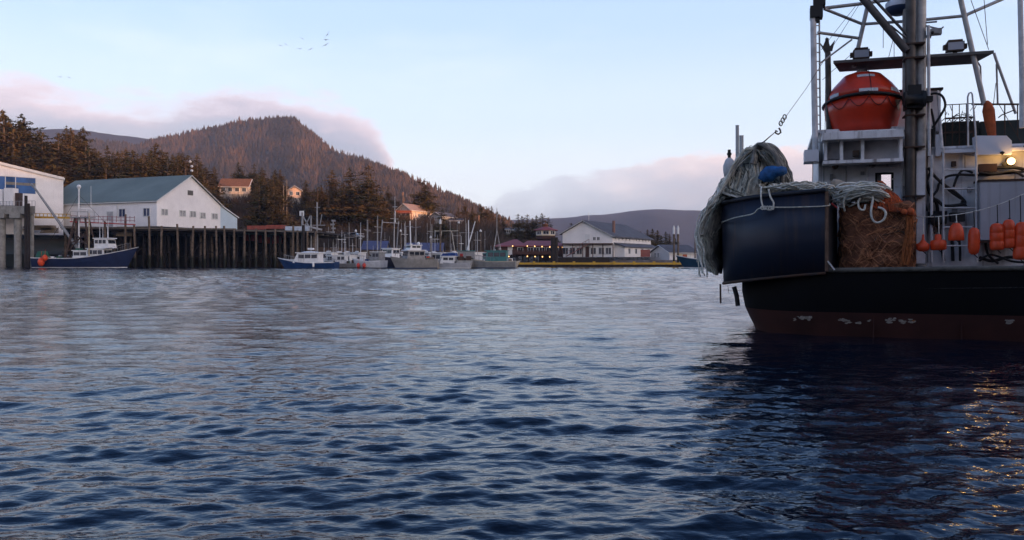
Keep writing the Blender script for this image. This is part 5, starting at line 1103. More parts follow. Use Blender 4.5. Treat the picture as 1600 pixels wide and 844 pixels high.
# ------------------------------------------------------------------ the big boat at the right
S_ = math.tan(R(18)); SQ = math.sqrt(1 + S_ * S_)
FW = Vector((math.cos(R(18)), -math.sin(R(18)), 0)); INB = Vector((math.sin(R(18)), math.cos(R(18)), 0)); UP = Vector((0, 0, 1))
P0 = Vector((4.83, 16.91, 0))
def BL(u, w_, z): return P0 + FW * u + INB * w_ + UP * z
def BP(px, py, off=0.0):
    k = (px - CX) / F_PX; Y = (18.48 + off * SQ) / (1 + S_ * k); return Vector((k * Y, Y, CAMH + (HOR - py) / F_PX * Y))
RZ = R(-18)
def pbox(b, px0, py0, px1, py1, off, th, mi=0):
    """upright box whose outer face covers the given stretch of the plane `off` metres inboard, th thick inboard"""
    a, c = BP(px0, (py0 + py1) / 2, off), BP(px1, (py0 + py1) / 2, off); m_ = (px0 + px1) / 2; zt, zb_ = BP(m_, py0, off).z, BP(m_, py1, off).z
    q = [Vector((a.x, a.y, zb_)), Vector((c.x, c.y, zb_)), Vector((c.x, c.y, zb_)) + INB * th, Vector((a.x, a.y, zb_)) + INB * th]
    b.frame8(q, [v + UP * (zt - zb_) for v in q], mi); return b
def ptube(b, pts, r, n=8, mi=0, r2=None): return b.tube([BP(*p) for p in pts], r, n, mi, r2)
M_hullk = mat('black_hull_paint', (.004, .004, .005), .7, var=.3, scale=1.2, spec=.15)
M_boot = mat('red_antifouling', (.060, .017, .012), .7, var=.35, scale=1.2)
M_bul = mat('navy_bulwark_paint', (.017, .026, .048), .38, var=.35, scale=1.3, c2=(.022, .024, .040), streak=.3, bump=.35, bscale=1.1)
M_house = mat('grimy_white_house_paint', (.78, .76, .76), .5, var=.30, scale=2.2, streak=.8)
M_house2 = mat('cleaner_white_paint', (.74, .74, .78), .5, var=.12, scale=2, streak=.2)
M_rusty = mat('rusty_trim', (.16, .10, .07), .8, var=.5, scale=5)
M_greasy = mat('greasy_mast_steel', (.085, .075, .070), .5, metal=.3, var=.4, scale=4)
M_pole = mat('weathered_alloy_pole', (.42, .41, .40), .5, metal=.3, var=.3, scale=5)
M_wpole = mat('chalky_white_pole', (.68, .66, .65), .6, var=.3, scale=5, streak=.3)
M_rope = mat('grey_green_rope', (.66, .63, .52), .9, var=.4, scale=12)
M_rope2 = mat('pale_line', (.80, .77, .67), .9, var=.35, scale=12)
M_web = mat('grey_green_webbing', (.48, .45, .37), .95, var=.5, scale=7, bump=.8, bscale=40)
M_netb = mat('rust_brown_netting', (.28, .115, .060), .95, var=.5, scale=9, bump=.9, bscale=50)
M_nets = mat('rust_net_strand', (.55, .23, .11), .95, var=.5, scale=9)
M_raft = mat('orange_grp_shell', (.62, .045, .014), .33, var=.18, scale=3.5, c2=(.48, .035, .014))
bb_ = thing('fishing_vessel', 'big black-hulled fishing vessel with navy stern bulwark and grimy white deckhouse filling the right side', 'fishing vessel', tuple(P0))
# hull
def outline(z, ov=0.0):
    """plan outline at height z: list of (u, w), from near-side bow round the stern to the far-side bow"""
    k = sstep(-0.6, 0.85, z); aft = lerp(.45, -.02, k) - ov; Bm = 5.4; r = 1.5; n0 = lerp(.22, 0.0, k) - ov * .3
    pts = []
    for i in range(9): s = i / 8; u = lerp(19, 11, s); f = ((u - 11) / 8); pts.append((u, n0 + (Bm / 2 - .1) * f ** 1.8))
    for u in (9, 7, 5, 3.5, 2.6): pts.append((u, n0))
    for i in range(9): a = R(90) * i / 8; pts.append((aft + r - r * math.sin(a), n0 + r - r * math.cos(a)))
    for i in range(9): a = R(90) * i / 8; pts.append((aft + r - r * math.cos(a), Bm - n0 - r + r * math.sin(a)))
    for u in (2.6, 3.5, 5, 7, 9): pts.append((u, Bm - n0))
    for i in range(9): s = i / 8; u = lerp(11, 19, s); f = ((u - 11) / 8); pts.append((u, Bm - n0 - (Bm / 2 - .1) * f ** 1.8))
    return pts
def sheer(u): return 1.30 + .016 * max(0, u) + .0085 * max(0, u - 6) ** 2 - .10 * max(0, 1 - u)
lev = [-.8, -.2, .05, .30, .50, .52, .85, None, None]
rows = []
for i, z in enumerate(lev):
    zz = z if z is not None else (1.1 if i == 7 else 1.3); ol = outline(zz); rows.append([BL(u, w_, z if z is not None else (lerp(.85, sheer(u), .6) if i == 7 else sheer(u))) for u, w_ in ol])
n = len(rows[0]); vs = [v for r_ in rows for v in r_]; b = MB()
for i in range(len(rows) - 1):
    fs = [(i * n + j, (i + 1) * n + j, (i + 1) * n + j + 1, i * n + j + 1) for j in range(n - 1)]
    o = len(b.v)
    if i == 0: b.v += vs
    for f in fs: b.f.append(f); b.m.append(1 if i < 4 else 0); b.sm.append(True)
b.build('hull', [M_hullk, M_boot], bb_)
b = MB(); dk_ = [v - UP * .35 for v in rows[-1]]; b.add(dk_, [tuple(range(len(dk_)))], 0); b.build('deck', M_deck, bb_)
b = MB(); b.tube([v + UP * .03 for v in rows[-1]], .055, 6); b.build('rail_cap', mat('worn_rail_cap', (.13, .12, .10), .8, var=.5, scale=6), bb_)
# scraped paint patches on the boot stripe: real flakes of bare primer
rg = random.Random(31); M_flake = mat('bare_primer_patch', (.34, .29, .24), .8, var=.4, scale=20); M_flo = mat('orange_primer_patch', (.34, .12, .03), .8)
b = MB()
def flake(px, py, s_, mi=0):
    c = BP(px, py, .0); z = c.z; k = sstep(-0.6, 0.85, z); n0 = lerp(.22, 0, k); c = BP(px, py, n0) - INB * .006; c.z = z
    m_ = rg.randint(6, 9); pts = []
    for j in range(m_): a = 6.283 * j / m_; rr = s_ * rg.uniform(.5, 1.2); pts.append(c + FW * math.cos(a) * rr * 1.5 + UP * math.sin(a) * rr * .7)
    b.prism(pts, -INB * .003, mi)
for px, py, k in [(1252, 497, 9), (1262, 498, 8), (1238, 499, 4), (1316, 500, 6), (1326, 503, 6), (1355, 500, 2), (1393, 500, 8), (1388, 503, 4), (1408, 503, 4), (1425, 502, 7), (1578, 503, 6), (1583, 501, 3), (1340, 504, 3)]:
    b = MB()
    for _ in range(k): flake(px + rg.uniform(-5, 5), py + rg.uniform(-2.5, 2.5), rg.uniform(.012, .04), 1 if px == 1425 and _ == 0 else 0)
    b.build('scraped_patch', [M_flake, M_flo], bb_)
b = MB()
for px in (1365, 1502): p_ = BP(px, 512, .1); b.box(Vector((p_.x, p_.y, .25)) - INB * .03, (.02, .05, .5), RZ)
b.build('plate_seam', M_boot, bb_)
# stern bulwark: tall plate wrapping the stern
uend = (BP(1290, 300, -.08) - P0).dot(FW)
def bul_outline(z):
    k = sstep(1.0, 2.9, z); aft = -.42 - .06 * k; r = 1.35; pts = []; n0 = -.08
    pts.append((uend, n0)); pts.append((lerp(uend, aft + r, .5), n0))
    for i in range(13): a = R(90) * i / 12; pts.append((aft + r - r * math.sin(a), n0 + r - r * math.cos(a)))
    for i in range(13): a = R(90) * i / 12; pts.append((aft + r - r * math.cos(a), 5.5 - r + r * math.sin(a)))
    pts.append((uend, 5.5)); return pts
def bul_z(u, top):
    t = max(0, min(1, (u + .45) / (uend + .45))); return lerp(2.80, 2.97, t ** .8) if top else lerp(1.02, 1.30, t ** .7)
def ring(z, dz, inn=0.0):
    out = []
    for u, w_ in bul_outline(z):
        cu, cw = uend, 2.7
        v = Vector((cu - u, cw - w_)); L = v.length; 
        if inn and L > 0: u += v.x / L * inn; w_ += v.y / L * inn
        out.append(BL(u, w_, dz(u)))
    return out
b = MB(); A0_ = ring(1.0, lambda u: bul_z(u, False)); A1_ = ring(2.0, lambda u: lerp(bul_z(u, False), bul_z(u, True), .5)); A2_ = ring(2.9, lambda u: bul_z(u, True)); m_ = len(A0_)
I2 = ring(2.9, lambda u: bul_z(u, True), .05); I0 = ring(1.0, lambda u: bul_z(u, False), .05)
b.v += A0_ + A1_ + A2_ + I2 + I0
for k in range(4):
    for j in range(m_ - 1): b.f.append((k * m_ + j, (k + 1) * m_ + j, (k + 1) * m_ + j + 1, k * m_ + j + 1)); b.m.append(0); b.sm.append(k != 2)
for j in range(m_ - 1): b.f.append((4 * m_ + j, j, j + 1, 4 * m_ + j + 1)); b.m.append(0); b.sm.append(False)
b.build('bulwark', M_bul, bb_)
b = MB(); b.tube([v + UP * .02 for v in A2_], .05, 8); b.build('bulwark_rail', mat('dark_top_rail', (.018, .020, .028), .5, var=.4), bb_)
b = MB(); b.tube([v for v in A0_], .035, 6); b.build('lower_strake', M_steel, bb_)
# end plate with rusty edge
b = MB(); e0 = BL(uend, -.08, 1.34); e1 = BL(uend, -.08, 2.97)
b.frame8([e0, e0 + FW * .04, e0 + FW * .30 + INB * 1.1, e0 + FW * .26 + INB * 1.1], [e1, e1 + FW * .04, e1 + FW * .30 + INB * 1.1 - UP * .2, e1 + FW * .26 + INB * 1.1 - UP * .2]); b.build('bulwark_end_plate', mat('dark_inner_plate', (.03, .03, .035), .7, var=.4), bb_)
b = MB(); b.bar(e0 - INB * .01 + FW * .02, e1 - INB * .01 + FW * .02, .06, .04); b.build('rusty_edge', M_rusty, bb_)
b = MB(); b.tube([BP(1293, 408, -.1), BP(1304, 422, -.12)], .018, 5); b.build('strut', M_wpole, bb_)
b = MB(); b.tube([BP(1125.5, 444, .9), BP(1126, 474, .9)], .02, 6); b.build('drain_pipe', M_steel, bb_); b = MB(); b.tube([BP(1137, 446, .9), BP(1139, 459, .9)], .006, 4); b.build('stub_line', M_steel, bb_)
b = MB(); ptube(b, [(1147, 448, .5), (1151, 462, .5), (1153, 478, .5)], .05, 6); b.build('exhaust_pipe', M_black, bb_)
# deckhouse: near wall with a see-through window port, other walls
W0 = 1.9; DEP = 2.9; t_w = .07
xl_, xr_ = 1279, 1800; topz = BP(1380, 206, W0).z; zb_ = 1.0; top2 = BP(1520, 231, W0).z; us = (BP(1452, 0, W0) - P0).dot(FW)
win = (1370, 272.5, 1393, 297)
zwt, zwb = BP(1381, win[1], W0).z, BP(1381, win[3], W0).z
ua = (BP(xl_, 0, W0) - P0).dot(FW); uw0 = (BP(win[0], 0, W0) - P0).dot(FW); uw1 = (BP(win[2], 0, W0) - P0).dot(FW); ub = 12.0
def lbox(b, u0, u1, w0, w1, z0, z1, mi=0):
    q = [BL(u0, w0, z0), BL(u1, w0, z0), BL(u1, w1, z0), BL(u0, w1, z0)]; b.frame8(q, [v + UP * (z1 - z0) for v in q], mi)
b = MB()
um = uw0 + 1.0  # split: lower aft house, taller part forward
zt2 = BP(1520, 236, W0).z
lbox(b, ua, uw0, W0, W0 + t_w, zb_, topz); lbox(b, uw0, uw1, W0, W0 + t_w, zb_, zwb); lbox(b, uw0, uw1, W0, W0 + t_w, zwt, topz); lbox(b, uw1, us, W0, W0 + t_w, zb_, topz); lbox(b, us, ub, W0, W0 + t_w, zb_, top2)
b.build('house_wall', M_house, bb_)['label'] = 'near side wall with a small port'
W1 = W0 + DEP; d_ = (BP(1381, 285, W0) - Vector((0, 0, CAMH))); f_ = (W0 + DEP) 
pn = BP(1381, 285, W1); uo = (pn - P0).dot(FW)
b = MB(); oz0, oz1 = pn.z - .5, pn.z + .6
lbox(b, ua, uo - .5, W1, W1 + t_w, zb_, topz); lbox(b, uo - .5, uo + .5, W1, W1 + t_w, zb_, oz0); lbox(b, uo - .5, uo + .5, W1, W1 + t_w, oz1, topz); lbox(b, uo + .5, us + .6, W1, W1 + t_w, zb_, topz) if us + .6 > uo + .5 else None; lbox(b, max(us + .6, uo + .5), ub, W1, W1 + t_w, zb_, top2); b.build('house_wall', M_house, bb_)
b = MB(); lbox(b, ua + .002, ua + t_w, W0 + t_w, W1, zb_, topz); lbox(b, ub - t_w, ub - .002, W0 + t_w, W1, zb_, top2); lbox(b, us - t_w, us - .002, W0 + t_w, W1, top2 - .3, topz); b.build('house_end_wall', M_house, bb_)
b = MB(); lbox(b, ua - .12, us + .05, W0 - .12, W1 + .15, topz + .003, topz + .09); lbox(b, us + .052, ub + .1, W0 - .02, W1 + .15, top2 + .003, top2 + .05); b.build('house_roof', M_house, bb_)
b = MB(); u_ = .035
fr0, fr1, fz0, fz1 = uw0, uw1, zwb, zwt
lbox(b, fr0 - u_, fr0, W0 - .03, W0 + .09, fz0 - u_, fz1 + u_); lbox(b, fr1, fr1 + u_, W0 - .03, W0 + .09, fz0 - u_, fz1 + u_); lbox(b, fr0, fr1, W0 - .03, W0 + .09, fz1, fz1 + u_); lbox(b, fr0, fr1, W0 - .03, W0 + .09, fz0 - u_, fz0)
b.build('port_frame', M_black, bb_)
b = MB(); lbox(b, fr0 + .001, lerp(fr0, fr1, .32), W0 + .03, W0 + .05, fz0, fz1); b.build('port_curtain', mat('grey_curtain', (.18, .18, .20)), bb_)
b = MB(); lbox(b, (BP(1356, 0, W0) - P0).dot(FW), uw0 - .04, W0 - .035, W0 - .003, 1.0, BP(1381, 262, W0).z); lbox(b, uw1 + .04, (BP(1408, 0, W0) - P0).dot(FW), W0 - .035, W0 - .003, 1.0, BP(1381, 262, W0).z); lbox(b, uw0 - .04, uw1 + .04, W0 - .035, W0 - .003, 1.0, zwb - .04); lbox(b, uw0 - .04, uw1 + .04, W0 - .035, W0 - .003, zwt + .04, BP(1381, 262, W0).z); b.build('cabin_door', M_house2, bb_); 
b = MB(); pts = [(1356, 264, W0 - .04), (1356, 408, W0 - .04)]; 
for pa, pb_ in (((1355, 262), (1355, 410)), ((1409, 262), (1409, 410)), ((1355, 261.5), (1409, 261.5))): b.bar(BP(*pa, W0 - .05), BP(*pb_, W0 - .05), .03)
for px, py in ((1396, 280), (1400, 292)): p_ = BP(px, py, W0 - .06); b.box(p_, (.06, .03, .03), RZ)
b.build('door_coaming', M_house, bb_)
# trunk beams and under-raft structure on the upper aft part
b = MB()
pbox(b, 1285, 205, 1412, 216, W0 - .75, .85)
b.build('raft_platform', M_house, bb_)
b = MB()
for px in (1290, 1315, 1348, 1408): pbox(b, px - 2.5, 216, px + 2.5, 250, W0 - .55, .5)
pbox(b, 1286, 249, 1412, 254, W0 - .6, .55); b.build('platform_bracket', M_house, bb_)
b = MB(); pbox(b, 1292, 216, 1313, 249, W0 - .30, .02); pbox(b, 1317, 216, 1346, 249, W0 - .30, .02); pbox(b, 1350, 216, 1406, 249, W0 - .30, .02); b.build('recess_panel', mat('dark_recess_panel', (.42, .40, .41), .8, var=.4), bb_)
b = MB(); p_ = BP(1337, 240, W0 - .4); b.box(p_, (.12, .2, .12), RZ); b.build('deck_fitting', M_steel, bb_); b = MB(); b.ball(BP(1305, 260, W0 - .15), .07, 8); b.build('deck_fitting', M_steel, bb_)
b = MB(); lbox(b, ua - .32, ua - .02, W0 - .5, W0 + .1, BP(1270, 256, W0).z, BP(1270, 238, W0).z); b.build('corner_box', M_house2, bb_)
b = MB(); ptube(b, [(1412, 217, W0 - .3), (1417, 245, W0 - .25), (1414, 290, W0 - .1)], .05, 6); b.build('buttress_pipe', M_pole, bb_)
# wheelhouse / stack block behind the mast
b = MB(); pbox(b, 1402, 142, 1470, 206, W0 + 1.0, 1.4); b.build('stack_casing', M_house2, bb_); b = MB(); pbox(b, 1398, 138.5, 1474, 142, W0 + .95, 1.5); b.build('stack_cap', M_steel, bb_)
# aft-upper bulkhead of dark green-grey panels between mast and ladder
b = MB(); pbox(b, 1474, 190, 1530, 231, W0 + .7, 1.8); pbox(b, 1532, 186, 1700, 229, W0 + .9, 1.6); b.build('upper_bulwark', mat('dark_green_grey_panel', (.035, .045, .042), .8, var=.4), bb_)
b = MB(); pbox(b, 1474, 231.5, 1660, 236, W0 - .25, .22); b.build('upper_deck_edge', M_house2, bb_)
b = MB(); pl = [BP(1525, 212, W0 - .3), BP(1573, 212, W0 - .3), BP(1581, 220, W0 - .3), BP(1581, 241, W0 - .3), BP(1527, 242, W0 - .3)]; b.prism(pl, INB * .35); b.build('spray_shield', mat('clean_white_panel', (.72, .74, .80), .5, var=.08), bb_)
b = MB(); p_ = BP(1566, 238, W0 - .34); b.lathe(p_, [(.01, -.06), (.05, 0), (.01, .02)], 8); b.build('drain_cone', M_black, bb_)
# main mast
b = MB(); zb0 = 1.0
q0, q1 = BP(1421, 400, W0 - .35), BP(1424, -260, W0 - .35); b.tube([Vector((q0.x, q0.y, zb0)), q1], .105, 12); b.build('mast', M_greasy, bb_)['label'] = 'dark greasy spar'
b = MB(); q0, q1 = BP(1438, 400, W0 - .15), BP(1438, -260, W0 - .15); b.tube([Vector((q0.x, q0.y, zb0)), q1], .12, 12); b.build('mast', M_pole, bb_)['label'] = 'pale alloy spar'
b = MB(); pbox(b, 1411, -60, 1417, 150, W0 - .1, .12); b.build('mast_ladder_rail', M_pole, bb_)
b = MB(); pbox(b, 1416, 142, 1444, 168, W0 - .6, .45); p_ = BP(1430, 155, W0 - .65); b.lathe(p_ - FW * .22, [(.17, 0), (.17, .05), (.10, .06), (.10, .36), (.17, .37), (.17, .42)], 14, M=Matrix.Rotation(RZ, 3, 'Z') @ Matrix.Rotation(R(90), 3, 'Y')); pbox(b, 1419, 132, 1440, 142, W0 - .5, .3); pbox(b, 1443, 150, 1458, 158, W0 - .55, .2); b.build('winch', M_black, bb_)
for py in (66, 88, 178, 228, 305): b = MB(); pbox(b, 1414, py, 1446, py + 2.2, W0 - .47, .40); b.build('mast_band', M_steel, bb_)
b = MB(); ptube(b, [(1347, -4, W0 - .4), (1417, 80, W0 - .45)], .085, 8); ptube(b, [(1356, -12, W0 - .35), (1424, 62, W0 - .4)], .03, 6); ptube(b, [(1392, 40, W0 - .42), (1416, 60, W0 - .42)], .02, 5); b.build('boom', M_greasy, bb_)
b = MB(); ptube(b, [(1452, 244, W0 - .3), (1450.5, 40, W0 - .3)], .034, 8); b.build('standpipe', M_wpole, bb_)
b = MB(); ptube(b, [(1456, 242, W0 - .3), (1455, 410, W0 - .3)], .03, 8); b.build('standpipe', M_wpole, bb_)
# aft posts and gantry
b = MB(); ptube(b, [(1274.5, 256, W0 - .4), (1272.5, 150, W0 - .4), (1270.5, 18, W0 - .4)], .065, 9); b.build('gantry_post', M_wpole, bb_)
b = MB(); ptube(b, [(1282, 250, W0 - .1), (1280, 20, W0 - .1)], .02, 6)
for py in range(40, 250, 14): ptube(b, [(1271, py, W0 - .4), (1281, py, W0 - .1)], .013, 5)
b.build('post_ladder', M_pole, bb_)
b = MB(); pbox(b, 1266, 8, 1286, 26, W0 - .5, .3); p_ = BP(1280, 0, W0 - .35); b.box(p_, (.25, .3, .3), RZ); pbox(b, 1268, 25, 1280, 33, W0 - .45, .2); b.build('head_block', M_black, bb_)
b = MB(); ptube(b, [(1295.5, 212, W0 + .1), (1293.5, 82, W0 + .1)], .065, 9); ptube(b, [(1294, 84, W0 + .1), (1292, 60, W0 + .1)], .04, 6); b.build('davit_post', M_greasy, bb_)
b = MB(); pl = [BP(1281, 66, W0 + .05), BP(1286, 72, W0 + .05), BP(1292, 57, W0 + .05), BP(1297, 72, W0 + .05), BP(1305, 62, W0 + .05), BP(1301, 78, W0 + .05), BP(1289, 81, W0 + .05)]; b.prism(pl, INB * .12); b.build('davit_head', M_greasy, bb_)
b = MB(); ptube(b, [(1360, -10, W0 + .2), (1334, 105, W0 + .2)], .05, 8); b.build('gantry_leg', M_pole, bb_)
b = MB(); ptube(b, [(1287, 13, W0 - .2), (1345, 6, W0), (1400, -2, W0)], .04, 8); ptube(b, [(1288, 14, W0 - .3), (1348, 38, W0 + .2)], .035, 8); ptube(b, [(1278, 51, W0 - .35), (1343, 60, W0 + .2)], .035, 8); ptube(b, [(1346, 38, W0 + .2), (1420, 33, W0 + .1)], .035, 8); ptube(b, [(1445, 31, W0), (1505, 25, W0), (1512, 24, W0)], .035, 8); ptube(b, [(1506, 25, W0), (1568, -2, W0 + .3)], .035, 8); ptube(b, [(1280, 100, W0 - .3), (1331, 62, W0 + .1)], .022, 6); b.build('gantry_brace', M_pole, bb_)
b = MB(); ptube(b, [(1499, -10, W0), (1538, 164, W0)], .055, 9); b.build('gantry_leg', M_pole, bb_)
b = MB(); ptube(b, [(1594, -10, W0 - .9), (1597, 130, W0 - .9), (1597, 200, W0 - .9)], .05, 9); b.build('corner_post', M_wpole, bb_)
b = MB(); ptube(b, [(1553, 83, W0 + .3), (1557, 95, W0 + .3), (1587, 178, W0 + .4)], .03, 7); ptube(b, [(1557, 100, W0 + .3), (1559, 164, W0 + .4)], .02, 6); ptube(b, [(1527, 96, W0 + .6), (1532, 104, W0 + .6), (1533, 135, W0 + .6)], .02, 6); b.build('awning_strut', M_pole, bb_)
# light platform under the gantry (a flat plank seen from below)
b = MB()
l0, l1 = BP(1302, 96, W0 + .1), BP(1553, 81, W0 + .1); zp = 0
def plat(pa, pb, oa, ob, th=.06):
    a0, c0_ = BP(*pa, oa), BP(*pb, oa); a1, c1 = a0 + INB * (ob - oa), c0_ + INB * (ob - oa); b.frame8([a0, c0_, c1 - FW * .2, a1 + FW * .2], [v + UP * th for v in (a0, c0_, c1 - FW * .2, a1 + FW * .2)])
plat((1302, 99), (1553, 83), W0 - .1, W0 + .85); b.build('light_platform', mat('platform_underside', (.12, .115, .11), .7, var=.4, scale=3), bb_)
for (x0, x1, y0, y1, of) in ((1331, 1360, 76, 95, W0 + .2), (1477, 1507, 64, 83, W0 + .1)):
    b = MB(); c_ = BP((x0 + x1) / 2, (y0 + y1) / 2, of); b.box(c_, (.34, .20, .20), RZ); b.box(c_ + UP * .12, (.28, .16, .05), RZ); b.box(c_ - FW * .20, (.06, .12, .10), RZ); b.box(c_ + FW * .20, (.06, .12, .10), RZ); b.box(c_ - UP * .13, (.08, .08, .08), RZ)
    fl = b.build('floodlight', M_steel, bb_); b = MB(); b.box(c_ - INB * .103, (.30, .012, .16), RZ); b.build('lens', mat('floodlight_glass', (.42, .44, .50), .15, var=.1), fl)
b = MB(); c_ = BP(1404, 12, W0 + .1); b.lathe(c_, [(.10, -.17), (.20, -.13), (.27, -.02), (.27, .08)], 18); b.build('radome', mat('radome_blue', (.03, .06, .14), .5), bb_); b = MB(); b.lathe(c_, [(.272, .0), (.272, .10), (.18, .2), (.02, .22)], 18); b.build('radome_cap', M_house2, bb_)
b = MB(); c_ = BP(1462, 50, W0 - .2); b.box(c_, (.22, .14, .13), RZ); b.box(c_ - INB * .08, (.10, .03, .10), RZ); ptube(b, [(1445, 40, W0 - .2), (1470, 46, W0 - .25), (1474, 42, W0 - .3)], .018, 6); ptube(b, [(1440, 36, W0 - .2), (1464, 34, W0 - .2)], .02, 6); ptube(b, [(1447, 57, W0 - .2), (1455, 58, W0 - .2)], .03, 6); b.build('camera_bracket', M_alup, bb_)
b = MB(); b.ball(BP(1457, 51, W0 - .34), .035, 8); b.build('camera_eye', M_black, bb_)
# radar mast bits hung on wires
for a_, c_ in [((1347, 0, W0), (1260, 138, .3)), ((1260, 138, .3), (1218, 196, -.1)), ((1338, 8, W0), (1283, 78, W0 - .2)), ((1517, 0, W0), (1545, 78, W0)), ((1537, -8, W0), (1543, 70, W0)), ((1380, 45, W0), (1380, 75, W0)), ((1396, 60, W0), (1388, 92, W0)), ((1397, 60, W0), (1397, 92, W0)), ((1330, 85, W0), (1285, 125, W0)), ((1559, 160, W0), (1600, 230, W0)), ((1289, 214, W0 - .2), (1290, 120, W0 - .2)), ((1270, 256, W0 - .2), (1269, 300, W0 - .2)), ((1214, 204, -.1), (1194, 222, .2)), ((1214, 204, -.1), (1190, 224, .3)), ((1552, 165, W0), (1556, 130, W0))]: b = MB(); ptube(b, [a_, c_], .007, 4); b.build('rigging', M_steel, bb_)
b = MB(); pts = [BP(1224, 186, -.1), BP(1221, 191, -.1), BP(1223, 196, -.1)]; 
for k in range(3): c_ = BP(1226 - 3 * k, 183 + 5 * k, -.1); b.tube([c_ + Vector((math.cos(a) * .035, 0, math.sin(a) * .05)) for a in [i * 6.283 / 10 for i in range(11)]], .012, 6)
b.tube([BP(1215, 206, -.1), BP(1212, 204, -.1), BP(1212, 208, -.1), BP(1216, 210, -.1), BP(1220, 207, -.1), BP(1219, 203, -.1), BP(1217, 200, -.1)], .018, 7); b.build('hook', M_steel, bb_)
# ladder to the upper deck and hand hoops
b = MB()
for x0, x1, y0 in ((1474, 1474, 150), (1526, 1525, 146)): ptube(b, [(x0, 410, W0 - .35), (x1, 231, W0 - .35)], .022, 8)
for py in (265, 295, 325, 355, 384): ptube(b, [(1474, py, W0 - .35), (1525.5, py, W0 - .35)], .017, 6)
b.build('ladder', M_wpole, bb_)
b = MB(); ptube(b, [(1513, 231, W0 - .3), (1512, 152, W0 - .3), (1514, 146, W0 - .3), (1517, 144.5, W0 - .3), (1519, 147, W0 - .3), (1524, 200, W0 - .3), (1525, 232, W0 - .3)], .018, 7); ptube(b, [(1465, 142, W0), (1472, 232, W0 - .2)], .03, 7); b.build('hand_hoop', M_wpole, bb_)
b = MB(); ptube(b, [(1465, 142, W0), (1470, 240, W0)], .02, 6); pbox(b, 1462, 210, 1470, 244, W0 - .1, .1); b.build('fire_pipe', M_house2, bb_)
b = MB(); ptube(b, [(1518, 163, W0), (1592, 163, W0)], .02, 6); ptube(b, [(1585, 172, W0), (1565, 180, W0), (1560, 184, W0)], .013, 5)
for px in (1570, 1590): ptube(b, [(px, 163, W0), (px, 213, W0)], .014, 5)
b.build('upper_rail', M_steel, bb_)
# locker, work lamp, hoses
b = MB(); pbox(b, 1532, 283, 1600, 375, W0 - .5, .46); b.build('locker', mat('clean_locker_white', (.42, .42, .45), .5, var=.12, scale=1.5, streak=.3), bb_)
b = MB(); pbox(b, 1532, 376.5, 1600, 379, W0 - .52, .5); b.build('locker_trim', M_steel, bb_); b = MB(); pbox(b, 1530, 280, 1602, 283, W0 - .52, .5); b.build('locker_trim', M_steel, bb_)
lamp = thing('work_lamp', 'lit round work lamp glowing warm on the deckhouse above the white locker', 'lamp', tuple(BP(1580, 252, W0 - .2)))
b = MB(); lc_ = BP(1580, 252, W0 - .22); b.ball(lc_, .075, 10); b.build('bulb', mat('lit_lamp_bulb', (1, .8, .55), emit=((1.0, .60, .24), 4.5)), lamp)
b = MB(); b.lathe(lc_ + INB * .03, [(.09, 0), (.10, .06), (.04, .12), (.03, .2)], 12, M=Matrix.Rotation(RZ, 3, 'Z') @ Matrix.Rotation(R(-90), 3, 'X')); b.build('lamp_housing', M_steel, lamp)
ll = bpy.data.lights.new('work_lamp_light', 'POINT'); ll.energy = 6; ll.specular_factor = .06; ll.color = (1, .55, .18); ll.shadow_soft_size = .08; lo = bpy.data.objects.new('work_lamp_light', ll); col.objects.link(lo); lo.parent = lamp; lo.location = -INB * .14 + UP * .02
b = MB(); c_ = BP(1569, 257, W0 - .12); b.lathe(c_, [(.05, 0), (.05, .08)], 12, M=Matrix.Rotation(RZ, 3, 'Z') @ Matrix.Rotation(R(90), 3, 'X')); b.build('horn', M_black, bb_)
b = MB(); pbox(b, 1530, 256, 1558, 268, W0 - .2, .12); b.build('cable_bundle', M_steel, bb_)
b = MB(); hs = MB()
hoses = [[(1475, 408), (1466, 352), (1464, 320), (1452, 300), (1447, 270), (1449, 235), (1457, 200)], [(1457, 200), (1470, 180), (1477, 165), (1472, 150), (1460, 146), (1449, 150)], [(1455, 330), (1456, 310), (1464, 298), (1468, 286), (1480, 276), (1500, 273), (1530, 274), (1560, 272), (1600, 268)], [(1456, 335), (1454, 320), (1462, 312), (1472, 320), (1480, 322), (1500, 320), (1508, 316), (1492, 300), (1474, 288), (1460, 275), (1450, 262)], [(1470, 284), (1486, 300), (1504, 312)], [(1490, 292), (1496, 276), (1505, 266), (1520, 270)], [(1530, 265), (1560, 262), (1585, 262), (1600, 265)], [(1530, 270), (1556, 272), (1582, 268), (1600, 276)], [(1450, 245), (1455, 225), (1460, 200), (1455, 170)], [(1530, 402), (1550, 408), (1575, 402), (1600, 404)], [(1540, 380), (1544, 398), (1560, 412)], [(1530, 408), (1548, 398), (1580, 408), (1600, 410)], [(1486, 360), (1488, 384), (1489, 408)], [(1497, 362), (1500, 388), (1500, 408)], [(1456, 262), (1444, 300), (1448, 330)]]
rg = random.Random(5)
for i, h_ in enumerate(hoses):
    pts = [BP(x, y, W0 - .08 - .04 * (i % 4)) for x, y in h_]
    sm = []
    for j in range(len(pts) - 1):
        p0_, p1_, p2_, p3_ = pts[max(j - 1, 0)], pts[j], pts[j + 1], pts[min(j + 2, len(pts) - 1)]
        for k in range(5):
            t = k / 5; sm.append(.5 * ((2 * p1_) + (p2_ - p0_) * t + (2 * p0_ - 5 * p1_ + 4 * p2_ - p3_) * t * t + (-p0_ + 3 * p1_ - 3 * p2_ + p3_) * t ** 3))
    sm.append(pts[-1]); hs = MB(); hs.tube(sm, .026 if i % 3 else .034, 6); hs.build('hose', M_black, bb_)
b = MB(); pbox(b, 1453, 330, 1480, 350, W0 - .25, .2); pbox(b, 1486, 332, 1508, 346, W0 - .3, .2); b.ball(BP(1462, 344, W0 - .3), .14, 8); b.build('hydraulic_pump', M_black, bb_)
